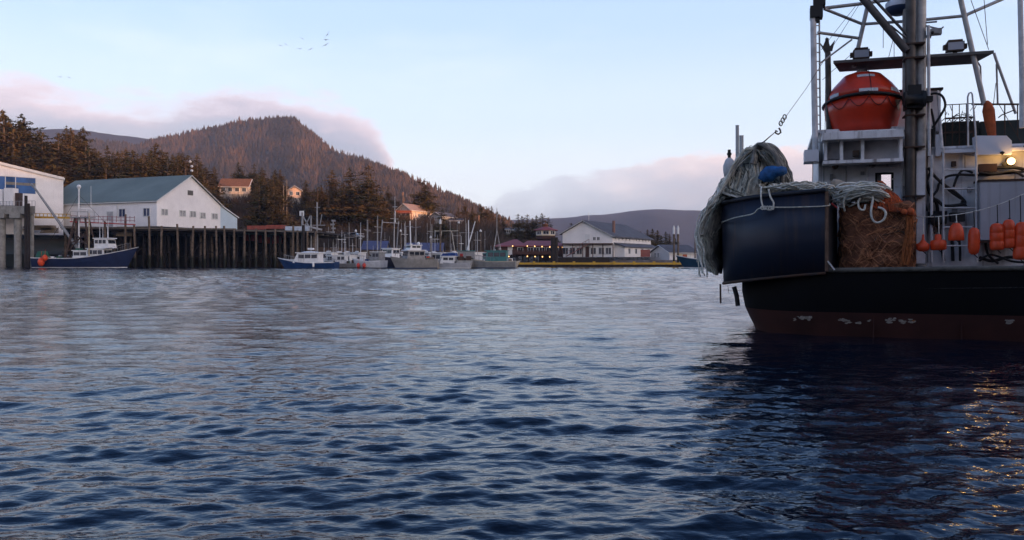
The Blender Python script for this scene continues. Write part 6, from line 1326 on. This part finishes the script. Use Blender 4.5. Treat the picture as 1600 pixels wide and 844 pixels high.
pl = MB(); pl.prism([BP(1500, 322, W0 - .2), BP(1512, 322, W0 - .2), BP(1504, 311, W0 - .2)], INB * .1); pl.build('valve_handle', M_black, bb_)
for x, y0, y1 in ((1287, 256, 300), (1322, 256, 290), (1420, 262, 400), (1450, 262, 410), (1508, 240, 262), (1586, 268, 282)):
    b = MB(); ptube(b, [(x, y0, W0 - .03), (x, y1, W0 - .03)], .012, 5); b.build('conduit', M_pole, bb_)
for x, y, w_, h_ in ((1297, 272, 5, 9), (1345, 268, 6, 5), (1418, 300, 5, 7), (1487, 252, 7, 8), (1512, 292, 5, 8), (1488, 326, 8, 6)):
    b = MB(); pbox(b, x, y, x + w_, y + h_, W0 - .07, .068); b.build('junction_box', M_alup if w_ != 7 else M_steel, bb_)
b = MB(); pbox(b, 1432, 235, 1446, 412, W0 - .28, .14); b.build('pipe_casing', M_house, bb_)
# upper deck: wire crates with mesh
ck = thing('crab_pot', 'stack of dark mesh pots on the upper deck left of the hand hoop', 'crab pot', tuple(BP(1500, 231, W0 + .5)))
b = MB(); c0_ = BP(1476, 228, W0 + .3)
for i in range(3):
    zz = BP(1490, 228 - i * 22, W0 + .3).z
    for j in range(5): a_ = Vector((*BP(1477 + j * 11, 200, W0 + .3).xy, zz)); b.bar(a_, a_ + UP * .3, .014); b.bar(a_, a_ + INB * .7, .012)
    a_ = Vector((*BP(1477, 200, W0 + .3).xy, zz)); c_ = Vector((*BP(1521, 200, W0 + .3).xy, zz)); b.bar(a_, c_, .018); b.bar(a_ + UP * .29, c_ + UP * .29, .018)
b.build('pot_frame', M_steel, ck); b = MB()
rg = random.Random(8)
for i in range(90):
    a_ = BP(rg.uniform(1477, 1521), rg.uniform(172, 228), W0 + .3 + rg.uniform(0, .6)); c_ = a_ + FW * rg.uniform(-.2, .2) + UP * rg.uniform(-.15, .15); b.tube([a_, c_], .008, 3)
b.build('mesh', mat('dark_green_mesh', (.03, .045, .04), .9), ck)
b = MB(); b.lathe(BP(1549, 205, W0), [(.02, -.25), (.10, -.16), (.12, .0), (.15, .25), (.16, .45), (.10, .60), (.03, .66)], 10, sx=.8, sy=.6, M=Matrix.Rotation(R(-8), 3, 'Y')); tag(b.build('survival_suit', mat('faded_orange_fabric', (.45, .10, .03), .85, var=.35, scale=6, bump=.5)), 'faded orange survival suit hung on the upper rail', 'suit')
# ------------------------------------------------------------------ orange enclosed rescue boat seen end on
rb = thing('rescue_boat', 'orange covered rescue boat with black gunwale fender on the platform above the deckhouse', 'rescue boat', tuple(BP(1347, 206, W0)))
cx_ = (BP(1347, 180, W0)); Yc = W0 + .45
def RBp(x, y, z): return BP(1347, 0, Yc).xy.to_3d() + FW * x + INB * y + UP * z
zof = lambda py: BP(1347, py, Yc - .6).z
half = (BP(1410, 0, W0) - BP(1284.5, 0, W0)).length / 2 * 1.0
def rb_ring(hw, z, fy, nn_=40, e=2.3, sag=0.0):
    out = []
    for j in range(nn_):
        a = 6.283 * j / nn_; ca, sa = math.cos(a), math.sin(a); r_ = (abs(ca) ** e + abs(sa) ** e) ** (-1 / e); out.append(RBp(hw * ca * r_, fy * sa * r_, z - sag * (ca * r_) ** 2))
    return out
def rb_skin(levels, m, name, e=2.3):
    b = MB(); n_ = 40
    for hw, z, fy, sg in levels: b.v += rb_ring(hw, z, fy, n_, e, sg)
    for i in range(len(levels) - 1):
        for j in range(n_): b.f.append((i * n_ + j, i * n_ + (j + 1) % n_, (i + 1) * n_ + (j + 1) % n_, (i + 1) * n_ + j)); b.m.append(0); b.sm.append(True)
    k = len(levels) - 1; b.f.append(tuple(range(n_))[::-1]); b.m.append(0); b.sm.append(False); b.f.append(tuple(range(k * n_, k * n_ + n_))); b.m.append(0); b.sm.append(False)
    return b.build(name, m, rb)
zg = zof(152); zt_ = zof(110); zl = zof(207)
rb_skin([(half * .80, zl, .75, 0), (half * .86, lerp(zl, zg, .2), .85, 0), (half * .95, lerp(zl, zg, .6), .98, 0), (half * .985, zg, 1.03, .07)], M_raft, 'hull')
rb_skin([(half * .99, zg + .01, 1.05, .07), (half * .92, lerp(zg, zt_, .32), .98, .06), (half * .76, lerp(zg, zt_, .62), .82, .05), (half * .58, lerp(zg, zt_, .88), .62, .04), (half * .50, zt_ - .015, .52, .02), (half * .40, zt_ + .01, .42, .01)], M_raft, 'canopy')
b = MB(); rg_ = rb_ring(half * 1.0, zg + .005, 1.06, 48, 2.3, .07); b.tube(rg_ + rg_[:2], .032, 8); b.build('gunwale_fender', M_black, rb)
b = MB(); b.lathe(RBp(0, 0, zt_), [(.26, .0), (.24, .05), (.12, .10), (.10, .14)], 16); b.build('hatch', M_house2, rb)
M_tape = mat('reflective_tape', (.55, .55, .55), .35, var=.25, scale=14)
def on_skin(x, f, top=True):   # point on the near face
    lv = [(0, 1.05, .99), (.32, .98, .92), (.62, .82, .76), (.88, .62, .58), (1.0, .52, .5)] if top else [(0, 1.03, .985), (.4, .98, .95), (.8, .85, .86), (1, .75, .8)]
    fy = interp(f, [(a, c) for a, c, _ in lv]); hw = interp(f, [(a, c) for a, _, c in lv]) * half; r_ = max(0, 1 - (abs(x) / hw) ** 2.3) ** (1 / 2.3)
    z = lerp(zg, zt_, f) if top else lerp(zg, zl, f); return RBp(x, -fy * r_ - .008, z - .06 * (x / hw) ** 2)
b = MB()
for x0, x1, f0, f1 in ((-.16, .22, .08, .20), (-.17, .19, .72, .84), (-.72, -.56, .08, .22), (.5, .66, .16, .3)):
    g0 = [on_skin(lerp(x0, x1, k / 6), f0) for k in range(7)]; g1_ = [on_skin(lerp(x0, x1, k / 6), f1) for k in range(7)]; b.add(g0 + g1_ + [v - INB * .006 for v in g0 + g1_], [(14 + k, 15 + k, 22 + k, 21 + k) for k in range(6)] + [(k, k + 1, k + 15, k + 14) for k in range(6)] + [(k + 7, k + 21, k + 22, k + 8) for k in range(6)])
b.build('reflective_tape', M_tape, rb)
b = MB(); b.tube([on_skin(.08, f / 8) for f in range(0, 9)], .008, 5); b.build('canopy_seam', M_black, rb)
b = MB()
for xa, xb in ((-.7, -.36), (-.36, .04), (.04, .42), (.42, .72)):
    b.tube([on_skin(lerp(xa, xb, k / 8), .06 + .26 * math.sin(math.pi * k / 8), False) - INB * .012 for k in range(9)], .008, 5)
b.build('grab_line', mat('dark_grab_line', (.08, .03, .03), .9), rb)
b = MB(); b.ball(on_skin(.02, .02) - INB * .03, .04, 8); b.box(on_skin(.02, .04) - INB * .03, (.16, .04, .03), RZ); b.build('latch', M_steel, rb)
b = MB(); g0 = [on_skin(.58, .12, False), on_skin(.70, .08, False), on_skin(.70, .38, False), on_skin(.66, .34, False)]; b.add([v - INB * .008 for v in g0], [(0, 1, 2, 3)]); b.build('worn_patch', mat('scuffed_grp', (.45, .28, .18), .6, var=.4, scale=15), rb)
b = MB(); pbox(b, 1300, 203.5, 1400, 206, W0 - .5, 1.2); b.build('cradle', M_house, rb)
# ------------------------------------------------------------------ nets
def heap(name, fn, nu, nv, m, parent=None, label=None, cat=None):
    b = MB(); vs = [fn(i / nu, j / nv) for j in range(nv + 1) for i in range(nu + 1)]
    b.v += vs
    for j in range(nv):
        for i in range(nu): a = j * (nu + 1) + i; b.f.append((a, a + 1, a + nu + 2, a + nu + 1)); b.m.append(0); b.sm.append(True)
    return b
def wig(p, amp, fr=3.0, sd=0.0): return p + Vector((mnoise.noise(p * fr + Vector((sd, 0, 0))), mnoise.noise(p * fr + Vector((0, sd + 7, 0))), mnoise.noise(p * fr + Vector((0, 0, sd + 13))))) * amp
sn = thing('net_pile', 'huge heap of grey-green seine net and lines spilling over the stern bulwark', 'fishing net', tuple(BL(.6, 1.5, 1.2)))
# heap body: dome resting inside the bulwark, profile taken from its own height along u
hp = [(-.6, 3.05), (-.4, 3.35), (-.2, 3.6), (0.0, 3.8), (.2, 3.96), (.36, 3.98), (.55, 3.62), (.75, 3.3), (1.0, 3.12), (1.7, 3.04)]
def heapf(s, t):       # s along u, t across w
    u = lerp(-.55, 1.66, s); a = math.pi * t; w_ = .32 + 1.9 * (1 - math.cos(a)); h_ = interp(u, hp); z = 2.3 + (h_ - 2.3) * math.sin(a) ** .5
    if w_ < 1.35 and z < 2.99: u = max(u, -.30 + 1.35 - math.sqrt(max(0, 1.35 ** 2 - (1.35 - w_) ** 2)))
    return wig(BL(u, w_, z), .14, 2.2)
b = heap('web', heapf, 46, 30, M_web); b.build('web_heap', M_web, sn)
# the part hanging over the stern
hang = [(2.95, -.48, .10), (2.8, -.62, .22), (2.5, -.78, .32), (2.1, -.86, .34), (1.75, -.84, .30), (1.45, -.78, .20), (1.25, -.72, .08)]
def hangf(s, t):
    k = t * (len(hang) - 1); i = min(int(k), len(hang) - 2); f = k - i; z = lerp(hang[i][0], hang[i + 1][0], f); u0 = lerp(hang[i][1], hang[i + 1][1], f); th = lerp(hang[i][2], hang[i + 1][2], f)
    a = 2 * math.pi * s; return wig(BL(u0 + .14 + math.cos(a) * (th * .6 + .04), 2.1 + math.sin(a) * (1.35 - .4 * t), z), .12, 2.6)
b = heap('h', hangf, 30, 26, M_web); b.build('hanging_web', M_web, sn)
rg = random.Random(77)
def strand(pts, r, m, parent, name='line', sub=True):
    b = MB(); b.tube(pts, r, 5); return b.build(name, m, parent)
def smooth(pts, k=5):
    sm = []
    for j in range(len(pts) - 1):
        p0_, p1_, p2_, p3_ = pts[max(j - 1, 0)], pts[j], pts[j + 1], pts[min(j + 2, len(pts) - 1)]
        for q in range(k): t = q / k; sm.append(.5 * ((2 * p1_) + (p2_ - p0_) * t + (2 * p0_ - 5 * p1_ + 4 * p2_ - p3_) * t * t + (-p0_ + 3 * p1_ - 3 * p2_ + p3_) * t ** 3))
    sm.append(pts[-1]); return sm
# lines draped from the top over the stern and down
for i in range(74):
    e = rg.uniform(-.5, 1.0); w_ = rg.uniform(.2, 2.0)
    zb1 = rg.uniform(1.15, 2.2); k = rg.random()
    ua_, wa_ = rg.uniform(.1, 1.1), rg.uniform(.5, 2.0)
    p_ = [BL(ua_, wa_, interp(ua_, hp) + .06), BL(lerp(ua_, -.45, .45), lerp(wa_, w_, .5), interp(lerp(ua_, -.45, .45), hp) + .10), BL(-.52, w_, 2.95 + rg.uniform(-.1, .12)), BL(-.70 - rg.uniform(0, .12), w_ + rg.uniform(-.1, .1), 2.6), BL(-.95 + rg.uniform(-.02, .12), w_ + rg.uniform(-.15, .15), 2.15), BL(-.86 + rg.uniform(-.08, .12), w_ + rg.uniform(-.2, .2), max(1.15, zb1))]
    p_ = [wig(q, .07, 4, i) for q in smooth(p_, 5)]; strand(p_, rg.uniform(.008, .021), rg.choice([M_rope, M_rope, M_rope2, M_web]), sn)
for i in range(80):    # lines lying across the heap, near side
    u0 = rg.uniform(-.3, 1.55); du = rg.uniform(-.9, .9); w0 = rg.uniform(.1, .9); p_ = []
    for k in range(6): t = k / 5; u = max(-.45, min(1.62, u0 + du * t)); z = lerp(2.85, interp(u, hp), math.sin(t * math.pi * .9 + .15) * rg.uniform(.7, 1.0)) + .06; p_.append(BL(u, .25 + w0 * .3 + .55 * (z - 2.8) + .1 * t, z))
    strand([wig(q, .09, 4, i + 50) for q in smooth(p_, 4)], rg.uniform(.008, .019), rg.choice([M_rope, M_rope2, M_web]), sn)
# the tall fold of net at the top
for i in range(9):
    o_ = .05 * i; p_ = [BP(1176 + i, 255, .4 + o_), BP(1178 + i * 1.2, 236, .5 + o_), BP(1186 + i * 1.4, 226, .5 + o_), BP(1197 + i * 1.8, 230, .5 + o_), BP(1210 + i * 1.8, 246, .5 + o_), BP(1219 + i * 2.0, 268, .5 + o_), BP(1224 + i * 2.0, 290, .5 + o_)]
    strand([wig(q, .05, 6, i) for q in smooth(p_)], .042 - .002 * i, M_web if i % 2 else mat('pale_fold_webbing', (.24, .23, .21), .95, var=.4, scale=8, bump=.7, bscale=50), sn, 'net_fold')
def heap_out(s, t, k):
    p_ = heapf(s, t); c_ = BL(.5, 2.1, 2.6); return p_ + (p_ - c_).normalized() * k
M_dkl = mat('dark_green_line', (.10, .115, .095), .95, var=.5, scale=10); M_tan = mat('tan_line', (.62, .54, .40), .95, var=.4, scale=10)
for i in range(88):    # lines fanning from the crown down the side that faces the float
    s0, s1 = rg.uniform(.34, .50), rg.uniform(.02, .95); te = rg.uniform(.05, .2); n_ = 12; p_ = []
    for k in range(n_ + 1): q = k / n_; p_.append(wig(heap_out(max(.005, min(.995, lerp(s0, s1, q ** .7) + .02 * math.sin(q * 9 + i))), lerp(.5, te, q), rg.uniform(.015, .02) + .02 * (i % 3)), .05, 5, i))
    strand(smooth(p_, 3), rg.uniform(.007, .019), [M_rope, M_rope2, M_dkl, M_tan, M_rope][i % 5], sn)
b = MB()
for i in range(420):
    s0, t0 = rg.uniform(.02, .98), rg.uniform(.06, .55); ds, dt = rg.uniform(-.07, .07), rg.uniform(-.07, .07)
    b.tube([heap_out(min(.99, max(.01, s0 + ds * q)), min(.6, max(.05, t0 + dt * q + .02 * math.sin(q * 5))), .03) for q in (0, .35, .7, 1)], rg.uniform(.004, .009), 4)
for i in range(300):
    s0, t0 = rg.uniform(.35, 1.0), rg.uniform(.02, .95); ds, dt = rg.uniform(-.04, .04), rg.uniform(.03, .16); p_ = []
    for q in (0, .35, .7, 1): v = hangf((s0 + ds * q) % 1, min(.99, t0 + dt * q)); p_.append(v - INB * .03 - FW * .02)
    b.tube(p_, rg.uniform(.004, .012), 4)
o_ = b.build('fine_mesh', M_rope, sn); o_['kind'] = 'stuff'
# coil of heavy line lying along the bulwark top, near edge
for i in range(26):
    c_ = BP(rg.uniform(1205, 1300), rg.uniform(290, 298), rg.uniform(.15, .7)); rx, ry = rg.uniform(.15, .42), rg.uniform(.06, .2); n_ = 14; a0 = rg.uniform(0, 6.28); an_ = rg.uniform(3.5, 6.3)
    strand([wig(c_ + FW * math.cos(a0 + an_ * k / n_) * rx + INB * math.sin(a0 + an_ * k / n_) * ry + UP * (.04 * math.sin(a0 * 3 + k) + .03), .04, 5, i) for k in range(n_ + 1)], .018, rg.choice([M_rope, M_rope2]), sn)
b = MB(); b.lathe(BP(1202, 272, .3), [(.02, -.22), (.12, -.15), (.16, 0), (.14, .12), (.10, .22), (.03, .26)], 12, M=Matrix.Rotation(R(70), 3, 'Y') @ Matrix.Rotation(R(20), 3, 'X')); b.v = [wig(v, .07, 7) for v in b.v]
c_ = BP(1218, 268, .25); b.lathe(c_, [(.02, -.15), (.09, -.1), (.11, .05), (.07, .14)], 10, M=Matrix.Rotation(R(80), 3, 'Y'))
tag(b.build('blue_bundle', mat('blue_plastic_bundle', (.02, .13, .36), .5, var=.5, scale=8, bump=.4)), 'crumpled bright blue plastic bundle tucked into the top of the grey net heap', 'bundle')
b = MB(); c_ = BP(1139.5, 264, .6); b.lathe(c_, [(.03, -.20), (.11, -.16), (.135, -.02), (.13, .08), (.085, .2), (.04, .24)], 18); fl_ = b.build('white_float', M_wpole); tag(fl_, 'white pear-shaped float with black neck at the left of the net heap', 'float')
b = MB(); b.tube([c_ + UP * .22, c_ + UP * .42], .035, 8); b.lathe(c_ + UP * .3, [(.05, 0), (.05, .05)], 8); nk = b.build('float_neck', M_black, None, loc=ORIG[fl_]); nk.parent = fl_; nk.location = (0, 0, 0)
for px, ty, r_, lb in ((1152, 196, .037, 'taller pale pipe sticking up out of the net heap'), (1158.5, 212, .046, 'shorter thicker pale pipe beside the taller one in the net heap')):
    b = MB(); ptube(b, [(px, 275, .8), (px, ty, .8)], r_, 12); b.lathe(BP(px, ty, .8), [(r_, -.02), (r_ + .008, 0), (r_ * .7, .003)], 12); tag(b.build('pipe', mat('chalky_grey_pvc', (.48, .48, .47), .6, var=.2)), lb, 'pipe')
# rope tied round the bulwark
lr_ = thing('lashing_line', 'pale green rope lashed round the outside of the navy bulwark with a knot', 'rope', tuple(BP(1190, 325, -.15)))
pts = [BL(-.46, 1.4, BP(1120, 347, 0).z), BL(-.40, .72, BP(1121, 345, 0).z), BL(-.12, .18, BP(1137, 340, 0).z), BL(.25, -.07, BP(1155, 335, 0).z), BP(1190, 325, -.12), BP(1240, 324, -.12), BP(1291, 322, -.12), BP(1296, 318, .1)]
b = MB(); b.tube(smooth(pts, 6), .014, 6); b.build('line', M_rope, lr_)
b = MB(); b.tube(smooth([BP(1190, 292, .1), BP(1189, 302, -.12), BP(1190, 315, -.13), BP(1194, 325, -.14), BP(1205, 328, -.14), BP(1209, 318, -.13), BP(1204, 308, -.13), BP(1201, 296, -.1)]), .018, 6)
for k in range(5): c_ = BP(1191 + k * 4, 325, -.15); b.tube([c_ + FW * math.cos(a) * .03 + UP * math.sin(a) * .035 for a in [i * 6.283 / 8 for i in range(9)]], .013, 5)
b.build('knot', M_rope2, lr_)
# brown net bin on the side deck
nb2 = thing('brown_net_stack', 'bulging cube of rust-brown netting stacked on the side deck by the bulwark end', 'fishing net', tuple(BP(1368, 418, .6)))
cB = BP(1368, 0, .95); cB.z = 0; zB0, zB1 = 1.0, BP(1368, 316, .3).z; hwB = (BP(1426, 0, .3) - BP(1311, 0, .3)).length / 2 * .97
def binf(s, t):
    a = 2 * math.pi * s; ca, sa = math.cos(a), math.sin(a); r_ = (abs(ca) ** 6 + abs(sa) ** 6) ** (-1 / 6); bul = 1 + .03 * math.sin(t * 3.1) - .035 * (t > .95)
    if t > .93: bul *= 1 - (t - .93) * 2.5
    return wig(cB + FW * ca * r_ * hwB * bul + INB * sa * r_ * .62 * bul + UP * lerp(zB0, zB1, min(1, t / .95)), .07, 4.5)
b = heap('x', binf, 60, 26, M_netb); b.build('net_body', M_netb, nb2)
rg = random.Random(12)
for i in range(95):
    s0, t0 = rg.uniform(.46, 1.04), rg.uniform(.03, .93); L = rg.uniform(.04, .16); sl = rg.choice([-1, 1]) * rg.uniform(.3, 1.6); cur = rg.uniform(-1, 1); p_ = []
    for k in range(7): q = k / 6; v = binf((s0 + L * q) % 1, max(0, min(.93, t0 + sl * L * q + cur * .12 * math.sin(q * 3.1)))); ctr = Vector((cB.x, cB.y, v.z)); p_.append(v + (v - ctr).normalized() * .012)
    strand(p_, rg.uniform(.007, .016), rg.choice([M_nets, M_nets, M_netb, mat('dull_brown_strand', (.13, .075, .05), .95)]), nb2, 'strand')
b = MB()
for i in range(620):
    s0, t0 = rg.uniform(.46, 1.04), rg.uniform(.02, .93); L = rg.uniform(.01, .04); sl = rg.choice([-1, 1]) * rg.uniform(1.0, 4.5); p_ = []
    for k in range(4): q = k / 3; v = binf((s0 + L * q) % 1, max(0, min(.93, t0 + sl * L * q))); ctr = Vector((cB.x, cB.y, v.z)); p_.append(v + (v - ctr).normalized() * .02)
    b.tube(p_, rg.uniform(.004, .009), 4)
o_ = b.build('fine_strands', M_nets, nb2); o_['kind'] = 'stuff'
cor = mat('orange_selvage', (.42, .13, .04), .95, var=.5, scale=10, bump=.7, bscale=60)
for i in range(6): strand([wig(q, .03, 6, i) for q in smooth([BP(1418 + i * 1.6, 338, .25 + .02 * i), BP(1416 + i * 2.0, 365, .22), BP(1411 + i * 2.2, 390, .2), BP(1408 + i * 2, 414, .22)])], .022, cor, nb2, 'selvage')
# orange mesh draped on the top right of the stack
om = thing('orange_mesh', 'bright orange netting draped over the top right corner of the brown net stack', 'netting', tuple(BP(1395, 320, .5)))
prof = [(1366, 318), (1370, 286), (1376, 283), (1392, 299), (1405, 312), (1418, 324), (1427, 330), (1428, 336), (1418, 338)]
def omf(s, t):
    x = lerp(1356, 1429, s); yt = interp(x, [(1356, 306), (1366, 300), (1371, 284), (1377, 283), (1400, 307), (1427, 329), (1429, 333)]); yb = interp(x, [(1356, 316), (1366, 326), (1400, 331), (1418, 337), (1429, 338)])
    y = lerp(yb, yt, math.sin(t * math.pi / 2) ** .8); o2 = .25 + .75 * t ** 1.4; return wig(BP(x, y, o2), .05, 6)
b = heap('o', omf, 30, 14, None); b.build('mesh_body', mat('orange_netting', (.45, .085, .025), .95, var=.6, scale=14, bump=1.0, bscale=60, c2=(.10, .05, .03)), om)
b = MB()
for i in range(240):
    s0, t0 = rg.random(), rg.random(); p_ = [omf(min(1, max(0, s0 + rg.uniform(-.05, .05))), min(1, max(0, t0 + rg.uniform(-.12, .12)))) - INB * .012 + UP * .01 for k in range(3)]; b.tube(p_, .007, 4)
b.ball(BP(1423, 330, .25), .07, 7); b.ball(BP(1413, 331, .22), .06, 7); o_ = b.build('mesh_strands', mat('bright_orange_strand', (.68, .15, .05), .95, var=.4), om); o_['kind'] = 'stuff'
# rope coil on the stack
rc = thing('rope_coil', 'loose coil of heavy grey-green rope heaped on the brown net stack', 'rope', tuple(BP(1340, 300, .5)))
for i in range(48):
    c_ = BP(rg.uniform(1322, 1362), rg.uniform(287, 312), rg.uniform(.15, .8)); rx = rg.uniform(.18, .42); tl = rg.uniform(-.5, .3); n_ = 22; p_ = []
    for k in range(n_ + 1): a = 6.283 * k / n_ * rg.uniform(.98, 1.02); p_.append(wig(c_ + FW * math.cos(a) * rx + INB * math.sin(a) * rx * .5 + UP * (math.sin(a) * .05 - abs(math.cos(a)) ** 2 * .13 + tl * .1 * math.cos(a)), .035, 4, i))
    for q in p_:
        d2 = (BP(1340, 0, .5).xy.to_3d()); 
    strand(p_, .018, rg.choice([M_rope, M_rope, M_rope2, M_web]), rc, 'loop')
strand(smooth([BP(1362, 292, .2), BP(1364, 310, .12), BP(1361, 330, .1), BP(1363, 342, .1), BP(1370, 348, .1), BP(1380, 344, .1), BP(1384, 334, .1), BP(1380, 327, .12), BP(1372, 324, .15)]), .024, M_rope2, rc, 'loop')
strand(smooth([BP(1320, 330, .15), BP(1318, 318, .12), BP(1322, 305, .12), BP(1335, 293, .2), BP(1350, 288, .3)]), .022, M_rope, rc, 'loop')
strand(smooth([BP(1352, 320, .12), BP(1350, 328, .1), BP(1343, 326, .1), BP(1341, 316, .12), BP(1347, 305, .15)]), .022, M_rope2, rc, 'loop')
for i in range(12):
    p_ = [BP(1292 + rg.uniform(0, 8), 300 + rg.uniform(-5, 5), .4), BP(1302, 310 + rg.uniform(-8, 6), .4), BP(1312, 320 + rg.uniform(-14, 4), .35), BP(1325, 318 + rg.uniform(-12, 2), .3)]; strand([wig(q, .05, 5, i) for q in smooth(p_)], .016, rg.choice([M_rope, M_rope2]), rc, 'loop')
b = MB(); a_ = BP(1301, 286, .6); c_ = BP(1326, 297, .5); q_ = (c_ - a_).normalized().to_track_quat('Z', 'X').to_matrix(); L = (c_ - a_).length; b.lathe(a_, [(.03, -.03), (.09, -.01), (.115, .05), (.12, L)], 14, M=q_); tag(b.build('cork_float', mat('buff_cork', (.42, .33, .24), .8, var=.4, scale=8)), 'buff cylindrical float lying between the bulwark end and the rope coil', 'float')
b = MB(); b.tube([BP(1299, 318, .1), BP(1308, 325, .05)], .02, 6); tag(b.build('red_strap', M_red), 'short red strap at the top of the bulwark end', 'strap')
# ------------------------------------------------------------------ line of orange buoys
bl = thing('buoy_line', 'thin sagging line strung along the deckhouse carrying the orange buoys', 'rope', tuple(BP(1500, 335, .6)))
lp = [(1430, 338, .9), (1455, 339, .7), (1480, 337, .6), (1510, 333, .5), (1540, 326, .5), (1570, 316, .5), (1602, 302, .5)]
b = MB(); b.tube(smooth([BP(*p) for p in lp]), .009, 5); b.build('line', M_rope2, bl)
def buoy(px, py0, py1, wpx, kind, label, off=.45):
    c = BP(px, py1, off); zt_b = BP(px, py0, off).z; H = zt_b - c.z; r_ = wpx / 2 / F_PX * c.y
    root = thing('orange_buoy', label, 'buoy', tuple(c), 'orange buoys hanging along the deckhouse')
    pr = {'cone': [(.55, 0), (.95, .10), (1, .22), (1, .42), (.55, .52), (.22, .68), (.16, .98)], 'tee': [(.75, 0), (1, .06), (1, .55), (.85, .62), (.42, .66), (.42, .92), (.3, 1)],
          'bell': [(.90, 0), (.98, .04), (.95, .30), (.88, .60), (.70, .84), (.45, .95), (.40, 1)], 'pill': [(.4, 0), (.8, .08), (1, .25), (1, .75), (.8, .92), (.4, 1)],
          'ribbed': [(.6, 0), (.92, .03), (1, .10), (1, .30), (.95, .32), (.95, .345), (1, .36), (1, .62), (.95, .64), (1, .66), (.95, .85), (.7, .96), (.3, 1)]}[kind]
    b = MB(); b.lathe(c, [(a * r_, z * H) for a, z in pr], 18, M=Matrix.Rotation(R(rnd.uniform(-3, 3)), 3, 'Y')); b.build('buoy_body', M_orange, root)
    b = MB(); zl_ = interp(px, [(p[0], BP(px, p[1], off).z) for p in lp]); b.tube([c + UP * (H - .01), c + UP * H + FW * .01, Vector((c.x, c.y, zl_))], .010, 5); b.tube([c + UP * (H + .02) + FW * math.cos(a) * .02 + INB * math.sin(a) * .02 for a in [k * 6.283 / 6 for k in range(7)]], .008, 4); b.build('lanyard', M_rope2 if kind in ('cone', 'tee', 'bell') else M_black, root)
    b = MB(); b.tube([c + UP * .01, c - UP * .03 + FW * .04, c - UP * .06 + FW * .07], .010, 5); b.build('tail', M_black, root)
for a in [(1442, 366, 393, 19, 'cone', 'leftmost orange buoy, small with a pointed neck'), (1466.5, 366, 391, 23, 'tee', 'squat orange buoy with a stubby neck, second from the left'), (1494, 349, 376, 23.5, 'bell', 'bell-shaped orange buoy in front of the ladder'), (1521.5, 356, 398, 17, 'pill', 'long rounded orange buoy just right of the ladder'), (1558, 349, 391, 20.5, 'ribbed', 'long ribbed orange buoy against the white locker'), (1577, 343, 388, 17.5, 'ribbed', 'slim ribbed orange buoy, highest of those on the locker'), (1594, 347, 406, 21, 'ribbed', 'largest orange buoy at the right edge of the photo')]: buoy(*a)
b = MB()
for px in (1460, 1466): ptube(b, [(px, 337, .6), (px, 360, .6)], .006, 4)
b.ball(BP(1460.5, 364, .6), .022, 6); b.build('dropper', M_steel, bl)
